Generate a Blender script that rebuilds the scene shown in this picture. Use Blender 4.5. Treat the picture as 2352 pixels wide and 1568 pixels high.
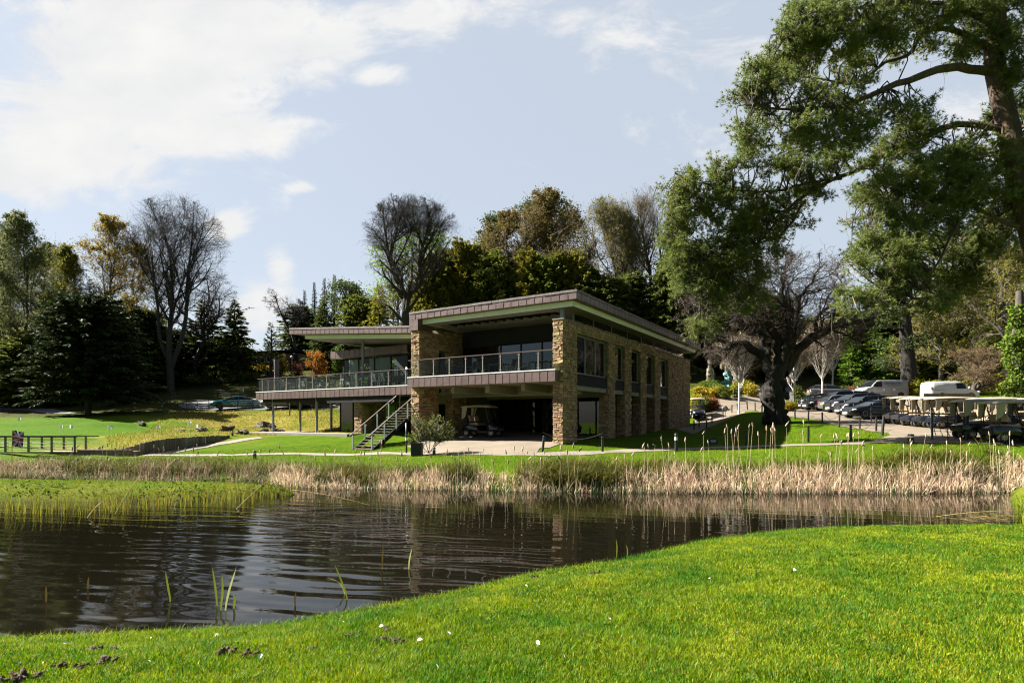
import bpy, bmesh, math, random
import numpy as np
from mathutils import Vector, Matrix
R_ = math.radians
scene = bpy.context.scene
for o in list(bpy.data.objects):
    bpy.data.objects.remove(o)
COL = scene.collection

# ------------------------------------------------------------------ camera, exposure, sun, sky
EYE = 2.75                                    # eye height above the pond's water
cam_d = bpy.data.cameras.new("camera"); cam = bpy.data.objects.new("camera", cam_d); COL.objects.link(cam)
cam.location = (0, 0, EYE); cam.rotation_euler = (R_(90), 0, 0)
cam_d.sensor_width = 36; cam_d.lens = 19.78; cam_d.shift_y = 0.0775
cam_d.clip_start = 0.1; cam_d.clip_end = 3000
scene.camera = cam
scene.view_settings.view_transform = 'Standard'; scene.view_settings.look = 'None'
scene.view_settings.gamma = 1.0
scene.view_settings.exposure = 2.3
scene.cycles.max_bounces = 8; scene.cycles.transparent_max_bounces = 16
scene.cycles.caustics_reflective = False; scene.cycles.caustics_refractive = False
scene.cycles.use_denoising = True
scene.cycles.pixel_filter_type = 'BLACKMAN_HARRIS'; scene.cycles.filter_width = 1.15

SUN_EL = R_(40); SUN_AZ = math.atan2(-0.966, 0.26)      # azimuth from +Y towards +X
sdir = Vector((math.sin(SUN_AZ)*math.cos(SUN_EL), math.cos(SUN_AZ)*math.cos(SUN_EL), math.sin(SUN_EL)))
sl = bpy.data.lights.new("sun", 'SUN'); sun = bpy.data.objects.new("sun", sl); COL.objects.link(sun)
sl.energy = 5.0; sl.angle = R_(0.53); sl.color = (1.0, 0.94, 0.84)
sun.location = (-40, 20, 60)
sun.rotation_euler = sdir.to_track_quat('Z', 'Y').to_euler()

world = bpy.data.worlds.new("World"); scene.world = world; world.use_nodes = True
def build_world():
    nt = world.node_tree; N = nt.nodes; L = nt.links; N.clear()
    def nd(t, **kw):
        n = N.new(t)
        for k, v in kw.items(): setattr(n, k, v)
        return n
    def math_(op, a, b=None, c=None, clamp=False):
        n = nd('ShaderNodeMath', operation=op); n.use_clamp = clamp
        for i, v in enumerate((a, b, c)):
            if v is None: continue
            if isinstance(v, (int, float)): n.inputs[i].default_value = v
            else: L.new(v, n.inputs[i])
        return n.outputs[0]
    def mix(f, a, b):
        n = nd('ShaderNodeMix', data_type='RGBA')
        for i, v in ((0, f), (6, a), (7, b)):
            if isinstance(v, (int, float)): n.inputs[i].default_value = v
            elif isinstance(v, tuple): n.inputs[i].default_value = (*v, 1)
            else: L.new(v, n.inputs[i])
        return n.outputs[2]
    out = nd('ShaderNodeOutputWorld'); bg = nd('ShaderNodeBackground'); L.new(bg.outputs[0], out.inputs[0])
    bg.inputs[1].default_value = 0.05
    sky = nd('ShaderNodeTexSky', sky_type='NISHITA'); sky.sun_disc = False
    sky.sun_elevation = SUN_EL; sky.sun_rotation = SUN_AZ; sky.air_density = 1.0; sky.dust_density = 1.2; sky.ozone_density = 1.5
    tc = nd('ShaderNodeTexCoord'); sp = nd('ShaderNodeSeparateXYZ'); L.new(tc.outputs['Generated'], sp.inputs[0])
    # direction as slopes x/y and z/y ahead of the viewer (a cloud at infinity)
    yy = math_('MAXIMUM', sp.outputs[1], 0.03)
    px = math_('DIVIDE', sp.outputs[0], yy); pz = math_('DIVIDE', sp.outputs[2], yy)
    cb = nd('ShaderNodeCombineXYZ'); L.new(px, cb.inputs[0]); L.new(pz, cb.inputs[1])
    def noise(scale, detail, rough, stretch=(1, 1.7, 1), off=(0, 0, 0), dist=0.0):
        m = nd('ShaderNodeMapping'); L.new(cb.outputs[0], m.inputs[0]); m.inputs['Scale'].default_value = stretch; m.inputs['Location'].default_value = off
        n = nd('ShaderNodeTexNoise'); n.inputs['Scale'].default_value = scale; n.inputs['Detail'].default_value = detail
        n.inputs['Roughness'].default_value = rough; n.inputs['Distortion'].default_value = dist
        L.new(m.outputs[0], n.inputs[0]); return n
    blobs = [(330,150,330,190,1.1),(570,105,270,120,1.0),(140,340,230,120,1.0),(480,305,300,55,1.05),(690,290,80,35,.8),(740,90,140,80,.85),(1010,45,270,70,.75),(860,172,75,38,.75),
             (250,420,190,34,.62),(1480,170,420,170,.36),(1750,120,380,260,.46),(645,615,42,50,.85),(515,525,55,38,.75),(600,690,90,70,.75),(800,640,60,50,.5),(690,432,38,14,.6),(985,240,45,16,.5),(830,312,70,14,.5),(1150,295,40,16,.4),(60,60,60,20,-.5),(1560,330,430,250,.43),(2050,650,220,120,.5),(2250,300,200,300,.4)]
    acc = None
    for (bx, by, rx, ry, w) in blobs:
        cx, cz = (bx-1176)/1292, (966.4-by)/1292
        dx = math_('MULTIPLY', math_('SUBTRACT', px, cx), 1292/rx); dz = math_('MULTIPLY', math_('SUBTRACT', pz, cz), 1292/ry)
        r2 = math_('ADD', math_('MULTIPLY', dx, dx), math_('MULTIPLY', dz, dz))
        g = math_('MULTIPLY', math_('POWER', 2.718, math_('MULTIPLY', r2, -0.62)), w)
        acc = g if acc is None else math_('MAXIMUM', acc, g)
    n1 = noise(4.2, 12, .66, (1, 2.0, 1), dist=.5); n2 = noise(2.2, 4, .5, off=(3.1, 1.7, 0))
    dens = math_('ADD', math_('ADD', acc, math_('MULTIPLY', math_('SUBTRACT', n1.outputs[0], .5), 1.9)), math_('MULTIPLY', math_('SUBTRACT', n2.outputs[0], .5), .9))
    mr = nd('ShaderNodeMapRange', interpolation_type='SMOOTHSTEP'); L.new(dens, mr.inputs[0])
    mr.inputs[1].default_value = .36; mr.inputs[2].default_value = .82
    ahead = math_('GREATER_THAN', sp.outputs[1], .03)
    cm = math_('MULTIPLY', mr.outputs[0], ahead)
    nz = noise(7, 5, .55, off=(0.03, .06, 0))
    shade = nd('ShaderNodeMapRange'); L.new(nz.outputs[0], shade.inputs[0]); shade.inputs[1].default_value = .3; shade.inputs[2].default_value = .7
    CL = 3.75
    cloud = mix(shade.outputs[0], (CL*.9, CL*.91, CL*.92), (CL*1.02, CL*1.015, CL*1.0))
    # the pale veil of thin high cloud over the blue; deeper blue away from the sun
    veil = mix(.85, sky.outputs[0], (2.55, 2.8, 3.12))
    away = mix(.75, sky.outputs[0], (.32, .42, .64))
    fade = nd('ShaderNodeMapRange', interpolation_type='SMOOTHSTEP'); L.new(sp.outputs[1], fade.inputs[0]); fade.inputs[1].default_value = -.25; fade.inputs[2].default_value = .3
    skyc = mix(fade.outputs[0], away, veil)
    L.new(mix(cm, skyc, cloud), bg.inputs[0])
build_world()

# ------------------------------------------------------------------ helpers
def rng(seed): return np.random.default_rng(seed)
def px(dx, dy, Y):
    """the place seen dx, dy across a survey print 2352 wide, at Y metres ahead"""
    return np.array(((dx-1176)/1292*Y, Y, EYE+(966.4-dy)/1292*Y))
def nrm(a): return a/np.maximum(np.linalg.norm(a, axis=-1, keepdims=True), 1e-9)

class MB:
    """collects faces; build() links them as one mesh object"""
    def __init__(s): s.V = []; s.F = []; s.n = 0
    def add(s, V, F, mat=0, smooth=False):
        V = np.asarray(V, float).reshape(-1, 3); F = np.asarray(F, int)
        if len(F) == 0: return s
        s.F.append((F+s.n, mat, smooth)); s.V.append(V); s.n += len(V); return s
    def box(s, x0, x1, y0, y1, z0, z1, mat=0):
        V = [(x, y, z) for z in (z0, z1) for y in (y0, y1) for x in (x0, x1)]
        return s.add(V, [(0,2,3,1),(4,5,7,6),(0,1,5,4),(2,6,7,3),(0,4,6,2),(1,3,7,5)], mat)
    def hexa(s, V, mat=0):        # 8 corners in the order of box()
        return s.add(V, [(0,2,3,1),(4,5,7,6),(0,1,5,4),(2,6,7,3),(0,4,6,2),(1,3,7,5)], mat)
    def bar(s, a, b, w, h=None, mat=0, up=(0, 0, 1)):
        a, b = np.array(a, float), np.array(b, float); h = w if h is None else h
        t = nrm(b-a); u = np.cross(t, up)
        if np.linalg.norm(u) < 1e-5: u = np.array((1., 0, 0))
        u = nrm(u)*w/2; v = nrm(np.cross(u, t))*h/2
        V = [p+i*u+j*v for p in (a, b) for j in (-1, 1) for i in (-1, 1)]
        return s.hexa(V, mat)
    def tube(s, pts, rad, k=8, mat=0, smooth=True, caps=True):
        pts = np.asarray(pts, float); n = len(pts); rad = np.broadcast_to(np.asarray(rad, float), (n,))
        V, F = tubes(pts[None], rad[None], k, ref=np.array([[.31, .52, .79]]))
        s.add(V, F, mat, smooth)
        if caps:
            s.add(V[:k], [tuple(range(k))], mat); s.add(V[-k:], [tuple(range(k))], mat)
        return s
    def lathe(s, prof, k=16, mat=0, at=(0, 0, 0), axis='z', smooth=True):
        a = np.linspace(0, 2*math.pi, k, endpoint=False); V = []
        for r, h in prof:
            c = np.stack([r*np.cos(a), r*np.sin(a), np.full(k, h)], -1)
            if axis == 'y': c = c[:, [0, 2, 1]]
            if axis == 'x': c = c[:, [2, 0, 1]]
            V.append(c)
        V = np.concatenate(V)+np.array(at); n = len(prof)
        F = [(i*k+j, i*k+(j+1) % k, (i+1)*k+(j+1) % k, (i+1)*k+j) for i in range(n-1) for j in range(k)]
        return s.add(V, F, mat, smooth)
    def prism(s, poly, a0, a1, axis='y', mat=0):
        """polygon in the plane square to the axis, pushed from a0 to a1"""
        p = np.asarray(poly, float); n = len(p); V = []
        for a in (a0, a1):
            c = np.full((n, 1), float(a))
            V.append({'y': np.hstack([p[:, :1], c, p[:, 1:]]), 'x': np.hstack([c, p]), 'z': np.hstack([p, c])}[axis])
        V = np.concatenate(V)
        s.add(V, [tuple(range(n))], mat); s.add(V, [tuple(range(n, 2*n))], mat)
        return s.add(V, [(i, (i+1) % n, n+(i+1) % n, n+i) for i in range(n)], mat)
    def blob(s, c, r, seed=0, rough=.15, k=14, mat=0, smooth=True):
        g = rng(seed); th = np.linspace(0, math.pi, k//2+2); ph = np.linspace(0, 2*math.pi, k, endpoint=False)
        d = np.array([(math.sin(t)*math.cos(p), math.sin(t)*math.sin(p), math.cos(t)) for t in th for p in ph])
        f = np.ones(len(d))
        for _ in range(7):
            w = g.normal(size=3)*2.2; f += rough*np.sin(d@w*1.6+g.uniform(0, 6.28))*.4
        V = d*f[:, None]*np.asarray(r)+np.asarray(c); m = len(th)
        F = [(i*k+j, (i+1)*k+j, (i+1)*k+(j+1) % k, i*k+(j+1) % k) for i in range(m-1) for j in range(k)]
        return s.add(V, F, mat, smooth)
    def data(s, name, mats):
        me = bpy.data.meshes.new(name)
        V = np.concatenate(s.V) if s.V else np.zeros((0, 3))
        me.vertices.add(len(V)); me.vertices.foreach_set('co', V.astype(np.float32).ravel())
        idx = np.concatenate([f.ravel() for f, _, _ in s.F]) if s.F else np.zeros(0, int)
        cnt = np.concatenate([np.full(len(f), f.shape[1]) for f, _, _ in s.F]) if s.F else np.zeros(0, int)
        me.loops.add(len(idx)); me.loops.foreach_set('vertex_index', idx.astype(np.int32))
        me.polygons.add(len(cnt)); st = np.concatenate([[0], np.cumsum(cnt)[:-1]]) if len(cnt) else cnt
        me.polygons.foreach_set('loop_start', st.astype(np.int32))
        me.polygons.foreach_set('material_index', np.concatenate([np.full(len(f), m) for f, m, _ in s.F]).astype(np.int32))
        me.polygons.foreach_set('use_smooth', np.concatenate([np.full(len(f), bool(b)) for f, _, b in s.F]))
        for m in (mats if isinstance(mats, (list, tuple)) else [mats]): me.materials.append(m)
        me.update(calc_edges=True); me.validate()
        return me
    def build(s, name, mats, parent=None, label=None):
        o = bpy.data.objects.new(name, s.data(name, mats)); COL.objects.link(o)
        if parent is not None: o.parent = parent
        if label: o['label'] = label
        return o

def tubes(P, Rr, k, ref=None):
    """N polylines (N,S,3) with radii (N,S) to tube vertices and quads"""
    P = np.asarray(P, float); N, S, _ = P.shape
    T = nrm(np.gradient(P, axis=1))
    if ref is None: ref = rng(N+S).normal(size=(N, 3))
    A = nrm(np.cross(T, np.broadcast_to(ref[:, None, :], T.shape))); B = np.cross(T, A)
    a = np.arange(k)*2*math.pi/k
    V = P[:, :, None, :]+np.asarray(Rr)[:, :, None, None]*(np.cos(a)[None, None, :, None]*A[:, :, None, :]+np.sin(a)[None, None, :, None]*B[:, :, None, :])
    i = np.arange(N*(S-1)); base = (i//(S-1))*S*k+(i % (S-1))*k
    j = np.arange(k); j2 = (j+1) % k
    F = np.stack([base[:, None]+j, base[:, None]+j2, base[:, None]+k+j2, base[:, None]+k+j], -1).reshape(-1, 4)
    return V.reshape(-1, 3), F

def tag(o, label, cat, group=None, kind=None):
    if label: o['label'] = label
    if cat: o['category'] = cat
    if group: o['group'] = group
    if kind: o['kind'] = kind
    return o
def thing(name, label, cat, loc=(0, 0, 0), rz=0.0, group=None):
    o = bpy.data.objects.new(name, None); COL.objects.link(o); o.empty_display_size = .2
    o.location = tuple(float(v) for v in loc); o.rotation_euler = (0, 0, rz)
    return tag(o, label, cat, group)
KIDS = {}
def dup(o, loc=None, rz=None, label=None, group=None, scale=None, parent=None, rot=None):
    c = o.copy(); COL.objects.link(c)
    if parent is not None: c.parent = parent
    if loc is not None: c.location = tuple(float(v) for v in loc)
    if rz is not None: c.rotation_euler = (0, 0, rz)
    if rot is not None: c.rotation_euler = rot
    if scale is not None: c.scale = scale if isinstance(scale, tuple) else (scale,)*3
    if label: c['label'] = label
    if group: c['group'] = group
    if o not in KIDS: KIDS[o] = list(o.children)
    for ch in KIDS[o]: dup(ch, parent=c)
    return c
ORD = "first second third fourth fifth sixth seventh eighth ninth tenth eleventh twelfth thirteenth fourteenth fifteenth sixteenth seventeenth eighteenth nineteenth twentieth".split()

# ------------------------------------------------------------------ materials
def mat(name, col, rough=.6, metal=0.0, var=0.0, scale=4.0, bump=0.0, bscale=None, island=0.0, col2=None, spec=None, coat=0.0, detail=5, stretch=None, trans=0.0, ior=None, attr=None):
    """Principled with object-space noise between col and col2 (or col scaled by +-var), per-island value change and noise bump"""
    m = bpy.data.materials.new(name); m.use_nodes = True; nt = m.node_tree; N = nt.nodes; L = nt.links
    b = N['Principled BSDF']; b.inputs['Roughness'].default_value = rough; b.inputs['Metallic'].default_value = metal
    if spec is not None: b.inputs['Specular IOR Level'].default_value = spec
    if coat: b.inputs['Coat Weight'].default_value = coat; b.inputs['Coat Roughness'].default_value = .05
    b.inputs['Base Color'].default_value = (*col, 1)
    src = None
    if var or col2 or bump:
        tc = N.new('ShaderNodeTexCoord'); co = tc.outputs['Object']
        if stretch:
            mp = N.new('ShaderNodeMapping'); mp.inputs['Scale'].default_value = stretch; L.new(co, mp.inputs[0]); co = mp.outputs[0]
        nz = N.new('ShaderNodeTexNoise'); nz.inputs['Scale'].default_value = scale; nz.inputs['Detail'].default_value = detail; nz.inputs['Roughness'].default_value = .6
        L.new(co, nz.inputs[0])
    if var or col2:
        rp = N.new('ShaderNodeMapRange'); rp.inputs[1].default_value = .3; rp.inputs[2].default_value = .7; L.new(nz.outputs[0], rp.inputs[0])
        mx = N.new('ShaderNodeMix'); mx.data_type = 'RGBA'; L.new(rp.outputs[0], mx.inputs[0])
        c1 = col if col2 else tuple(c*(1-var) for c in col); c2 = col2 or tuple(min(1, c*(1+var)) for c in col)
        mx.inputs[6].default_value = (*c1, 1); mx.inputs[7].default_value = (*c2, 1); src = mx.outputs[2]
    if island:
        ge = N.new('ShaderNodeNewGeometry'); hs = N.new('ShaderNodeHueSaturation')
        r1 = N.new('ShaderNodeMapRange'); L.new(ge.outputs['Random Per Island'], r1.inputs[0]); r1.inputs[3].default_value = 1-island; r1.inputs[4].default_value = 1+island
        L.new(r1.outputs[0], hs.inputs['Value'])
        ml = N.new('ShaderNodeMath'); ml.operation = 'MULTIPLY'; ml.inputs[1].default_value = 37.7; L.new(ge.outputs['Random Per Island'], ml.inputs[0])
        fr = N.new('ShaderNodeMath'); fr.operation = 'FRACT'; L.new(ml.outputs[0], fr.inputs[0])
        r2 = N.new('ShaderNodeMapRange'); L.new(fr.outputs[0], r2.inputs[0]); r2.inputs[3].default_value = .5-.05*min(1, island*2); r2.inputs[4].default_value = .5+.04*min(1, island*2)
        L.new(r2.outputs[0], hs.inputs['Hue'])
        if src is not None: L.new(src, hs.inputs['Color'])
        else: hs.inputs['Color'].default_value = (*col, 1)
        src = hs.outputs[0]
    if src is not None: L.new(src, b.inputs['Base Color'])
    if bump:
        if bscale:
            n2 = N.new('ShaderNodeTexNoise'); n2.inputs['Scale'].default_value = bscale; n2.inputs['Detail'].default_value = 5; L.new(co, n2.inputs[0])
        else: n2 = nz
        bp = N.new('ShaderNodeBump'); bp.inputs['Strength'].default_value = min(1, bump); bp.inputs['Distance'].default_value = .04*max(1, bump)
        L.new(n2.outputs[0], bp.inputs['Height']); L.new(bp.outputs[0], b.inputs['Normal'])
    if trans:
        tr = N.new('ShaderNodeBsdfTranslucent'); ms = N.new('ShaderNodeMixShader'); ms.inputs[0].default_value = trans
        if src is not None: L.new(src, tr.inputs[0])
        else: tr.inputs[0].default_value = (*col, 1)
        L.new(b.outputs[0], ms.inputs[1]); L.new(tr.outputs[0], ms.inputs[2]); L.new(ms.outputs[0], N['Material Output'].inputs[0])
    return m
def glass_mat(name, tint=(.9, .95, .93), refl=.018, rough=.02):
    """thin pane: mirror reflection by fresnel, otherwise see-through with a tint"""
    m = bpy.data.materials.new(name); m.use_nodes = True; nt = m.node_tree; N = nt.nodes; L = nt.links; N.clear()
    out = N.new('ShaderNodeOutputMaterial'); tr = N.new('ShaderNodeBsdfTransparent'); tr.inputs[0].default_value = (*tint, 1)
    gl = N.new('ShaderNodeBsdfGlossy'); gl.inputs['Roughness'].default_value = rough
    lw = N.new('ShaderNodeLayerWeight'); lw.inputs[0].default_value = .5
    pw = N.new('ShaderNodeMath'); pw.operation = 'POWER'; pw.inputs[1].default_value = 4.0; L.new(lw.outputs['Facing'], pw.inputs[0])
    ad = N.new('ShaderNodeMath'); ad.operation = 'MULTIPLY_ADD'; ad.inputs[1].default_value = .9; ad.inputs[2].default_value = refl; ad.use_clamp = True; L.new(pw.outputs[0], ad.inputs[0])
    mx = N.new('ShaderNodeMixShader'); L.new(ad.outputs[0], mx.inputs[0]); L.new(tr.outputs[0], mx.inputs[1]); L.new(gl.outputs[0], mx.inputs[2])
    L.new(mx.outputs[0], out.inputs[0]); return m

M = {}
M['black_metal'] = mat('black_metal', (.012, .013, .015), .45)
M['steel'] = mat('steel', (.2, .175, .15), .5, .6, var=.1)
M['grey_paint'] = mat('grey_paint', (.17, .185, .195), .45, var=.06)
M['dark_frame'] = mat('dark_frame', (.014, .0125, .013), .7, spec=.15)
M['white_paint'] = mat('white_paint', (.6, .61, .6), .45, var=.04)
M['soffit'] = mat('soffit_panel', (.15, .138, .125), .7, var=.08, scale=1.2)
M['panel_white'] = mat('panel_white', (.8, .8, .79), .5, var=.05, scale=1.2)
M['copper'] = mat('copper', (.122, .083, .08), .42, .35, var=.14, scale=1.6, bump=.35, bscale=3.0, island=.10)
M['coping'] = mat('coping', (.10, .078, .074), .6, .1, var=.4, scale=5, bump=.3)
M['mortar'] = mat('mortar', (.1, .08, .05), .95, var=.25, scale=12, bump=.5)
M['stone'] = mat('stone', (.34, .225, .11), .9, col2=(.22, .155, .085), scale=9, bump=.7, bscale=28, island=.42)
M['concrete'] = mat('concrete', (.19, .17, .145), .9, var=.15, scale=1.4, bump=.15, bscale=30)
M['cream'] = mat('cream', (.2, .19, .15), .8, var=.08)
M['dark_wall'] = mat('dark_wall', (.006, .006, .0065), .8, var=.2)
M['timber'] = mat('timber', (.16, .115, .075), .75, var=.4, scale=6, stretch=(1, 1, .12), island=.2)
M['handrail'] = mat('handrail', (.06, .036, .025), .5, var=.2)
M['deck_board'] = mat('deck_board', (.2, .17, .14), .8, var=.2, island=.15)
M['glass'] = glass_mat('glass', (.8, .87, .84), .008)
M['dark_glass'] = glass_mat('dark_glass', (.3, .34, .34), .1)
M['curtain'] = mat('curtain', (.5, .52, .5), .9, trans=.4)
M['tyre'] = mat('tyre', (.014, .014, .015), .8)
# ------------------------------------------------------------------ the ground: surveyed levels, pond and banks
POND = np.array([(-60,6.2),(-30,6.2),(-12,6.4),(-5.7,6.65),(-3.1,7.0),(-2.1,7.6),(-1.05,8.25),(.35,9.45),(1.8,10.2),(3.9,11.85),(6.2,13.0),(8.8,13.35),(11.3,13.3),(12.8,13.9),(14.4,15.6),(16.6,18.7),(19,21.4),
                 (20.5,22.6),(17,21.9),(10,21.7),(3.8,21.9),(-3,22.7),(-8.3,23.4),(-11.2,25),(-17.5,25.8),(-27,28.5),(-60,30)])
SPIT = np.array([(-7.9,21.0),(-9.6,20.0),(-11.6,19.5),(-15,19.2),(-22,19.0),(-70,18.6),(-70,23.6),(-22,23.4),(-13,22.9),(-9.4,22.0)])
def sdf(poly, X, Y):
    """distance to the outline, negative inside"""
    P = np.stack([X, Y], -1); d = np.full(X.shape, 1e9); ins = np.zeros(X.shape, bool)
    n = len(poly)
    for i in range(n):
        a, b = poly[i], poly[(i+1) % n]; e = b-a; w = P-a
        t = np.clip((w@e)/(e@e), 0, 1); q = w-t[..., None]*e; d = np.minimum(d, np.hypot(q[..., 0], q[..., 1]))
        c = (a[1] <= Y) != (b[1] <= Y)
        with np.errstate(divide='ignore', invalid='ignore'):
            xi = a[0]+(Y-a[1])/(b[1]-a[1])*(b[0]-a[0])
        ins ^= c & (X < xi)
    return np.where(ins, -d, d)
LV = [(-6,3,.95),(-3,2,1.1),(0,0,1.22),(0,3.4,1.05),(0,6,.78),(-3,5,.72),(4,5,1.0),(4,9,.68),(8,5,1.08),(8,10,.72),(13,6,1.05),(12,11,.62),(20,8,1.2),(20,14,.95),(-10,3,.9),(-16,2,.9),(-16,-4,1.2),(16,-4,1.4),(26,18,1.1),(40,12,1.6),
      (-20,20,.5),(-40,19,.55),(-12,20,.42)]
SV = [(2253,1778,31),(1648,1766,37),(2763,1720,52.6),(1412,1812,34),(1520,1796,34.3),(1082,1738,46.9),(1260,1733,43.8),(1446,1733,41.3),(2000,1815,28.5),(1900,1802,30),(1750,1815,29.5),(2873,1790,30.5),(3300,1776,28.2),(3600,1772,26.7),(4000,1778,25.2),
      (3850,1757,27.2),(3600,1700,38),(3800,1715,34),(3400,1674,44),(3170,1633,60.8),(3500,1599,60),(3800,1612,52),(3110,1697,42),(2961,1655,49),(2870,1572,66),(2900,1579,64),(2850,1541,72),(3300,1574,72),(930,1640,62),(1250,1640,60),(800,1625,66),(353,1657,60),
      (350,1700,48),(100,1715,45),(700,1722,46),(690,1690,53),(900,1735,43),(697,1752,41),(697,1802,37),(860,1795,38),(300,1812,34.5),(560,1835,32),(1000,1822,31.5),(1400,1835,30),(2300,1825,27.5),(2700,1835,26),(3300,1815,25),(3900,1815,24),
      (1100,1440,100),(600,1520,95),(100,1560,92),(1150,1478,92),(1700,1400,110),(2300,1400,110),(2900,1440,105),(3500,1490,100),(4050,1490,100),(1900,1600,70),(2500,1560,72),(100,1660,62),(4050,1620,52),(4090,1700,38),(2600,1735,42),(2450,1705,52),(2000,1700,52),(1700,1690,55)]
ctl = [(x, y, z) for x, y, z in LV]+[((sx-2048)/2250*Y, Y, EYE+(1683-sy)/2250*Y) for sx, sy, Y in SV]
ctl += [(x, y, z) for x, y, z in [(-130,60,6),(-130,110,13),(130,60,6),(130,110,13),(-130,10,1),(130,10,3),(0,170,25),(-130,170,20),(130,170,20),(0,-40,2),(-90,-40,2),(90,-40,3),(60,40,3.4),(70,70,8),(-70,45,3),(-75,62,4)]]
C_ = np.array(ctl)
def tps(r2): return np.where(r2 > 0, .5*r2*np.log(np.maximum(r2, 1e-12)), 0)
_n = len(C_); _A = np.zeros((_n+3, _n+3)); _xy = C_[:, :2]/50
_A[:_n, :_n] = tps(((_xy[:, None]-_xy[None])**2).sum(-1))+np.eye(_n)*2e-4
_A[:_n, _n] = 1; _A[:_n, _n+1:] = _xy; _A[_n, :_n] = 1; _A[_n+1:, :_n] = _xy.T
_w = np.linalg.solve(_A, np.concatenate([C_[:, 2], np.zeros(3)]))
def land(X, Y):
    sh = X.shape; q = np.stack([np.clip(X, -140, 140), np.clip(Y, -45, 175)], -1).reshape(-1, 2)/50; out = np.empty(len(q))
    for i in range(0, len(q), 20000):
        p = q[i:i+20000]; out[i:i+20000] = tps(((p[:, None]-_xy[None])**2).sum(-1))@_w[:_n]+_w[_n]+p@_w[_n+1:]
    return out.reshape(sh)
def natural(X, Y):
    z = land(X, Y)
    dp = sdf(POND, X, Y); ds = sdf(SPIT, X, Y)
    d = np.where(ds < 0, -ds, np.where(dp < 0, -np.minimum(-dp, ds), dp))       # + on land, - in water
    d = np.where((dp > 0), dp, d)
    bank = .03+.3*(1-np.exp(-np.maximum(d, 0)/.22))
    t = np.clip((d-.1)/2.2, 0, 1); t = t*t*(3-2*t)
    zl = bank*(1-t)+np.maximum(z, .3)*t
    wobble = .035*np.sin(X*1.7+np.sin(Y*1.3))*np.sin(Y*1.9+1.3*np.sin(X*.9))*np.clip(d/1.5, 0, 1)
    sm = lambda v, a, b: (lambda t: t*t*(3-2*t))(np.clip((v-a)/(b-a), 0, 1))
    wobble = wobble+.3*np.sin(X*.55+1.2*np.sin(Y*.35))*np.sin(Y*.5+.5*np.sin(X*.4))*sm(-X, 12, 20)*sm(Y, 44, 49)*sm(-Y, -60, -55)
    return np.where(d > 0, zl+wobble, -np.minimum(.7, .05+.6*-d)), d
gx = np.concatenate([-np.geomspace(700, 42, 26), np.arange(-40, -13, .5), np.arange(-13, 14, .2), np.arange(14, 44, .5), np.geomspace(45, 700, 26)])
gy = np.concatenate([-np.geomspace(300, 6, 14), np.arange(-5, 2, .5), np.arange(2, 14.5, .18), np.arange(14.5, 50, .4), np.arange(50, 110, 1.2), np.geomspace(112, 900, 30)])
GX, GY = np.meshgrid(gx, gy); GZ, GD = natural(GX, GY)
def ground_z(X, Y):
    """height of the ground mesh itself"""
    X = np.asarray(X, float); Y = np.asarray(Y, float)
    i = np.clip(np.searchsorted(gx, X)-1, 0, len(gx)-2); j = np.clip(np.searchsorted(gy, Y)-1, 0, len(gy)-2)
    u = (X-gx[i])/(gx[i+1]-gx[i]); v = (Y-gy[j])/(gy[j+1]-gy[j])
    a, b, c, d = GZ[j, i], GZ[j, i+1], GZ[j+1, i+1], GZ[j+1, i]
    return np.where(u >= v, a+u*(b-a)+v*(c-b), a+v*(d-a)+u*(c-d))
def spot(dx, dy, y0=15.0, y1=150.0):
    """where the sight line dx, dy (survey print) meets the ground"""
    Y = np.arange(y0, y1, .05); X = (dx-1176)/1292*Y; zr = EYE+(966.4-dy)/1292*Y
    h = np.nonzero(zr < ground_z(X, Y))[0]
    k = h[0] if len(h) else len(Y)-1
    return np.array((X[k], Y[k], float(ground_z(X[k], Y[k]))))
def at(X, Y, dz=0.0): return np.array((X, Y, float(ground_z(X, Y))+dz))

def region(pts):    # outline given as survey sight lines
    return np.array([spot(*p)[:2] for p in pts])
def soft(poly, w): return np.clip(.5-sdf(poly, GX, GY)/w, 0, 1)
rough_poly = region([(260,1042),(240,1002),(330,990),(380,950),(415,938),(600,945),(840,945),(840,990),(590,1000),(525,998),(400,1010)])
green_poly = region([(-200,985),(-200,972),(300,968),(460,972),(500,990),(300,1000),(0,1004),(-200,1004)])
wob = 1.6*np.sin(GX*.7+2*np.sin(GY*.45))+1.2*np.sin(GY*1.1+GX*.35)
dry = np.clip(.55-(sdf(rough_poly, GX, GY)+wob)/5, 0, 1)
dry = np.maximum(dry, np.clip(1-np.abs(GD-.5)/1.2, 0, 1)*(GY > 14)*.5)
wood = np.clip((GY-63)/9, 0, 1)*np.clip((np.abs(GX-4)-0)/3, 0, 1)
wood = np.where((GX > 26) & (GY < 80), wood*np.clip((GY-70)/8, 0, 1), wood)
wood = np.maximum(wood, np.clip((-GX-26)/8, 0, 1)*np.clip((GY-56)/5, 0, 1))
wood = np.where((GY > 92) & (GX < 5) & (GX > -60), 0, wood)        # pasture on the far slope
mown = soft(green_poly, .6)

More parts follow.
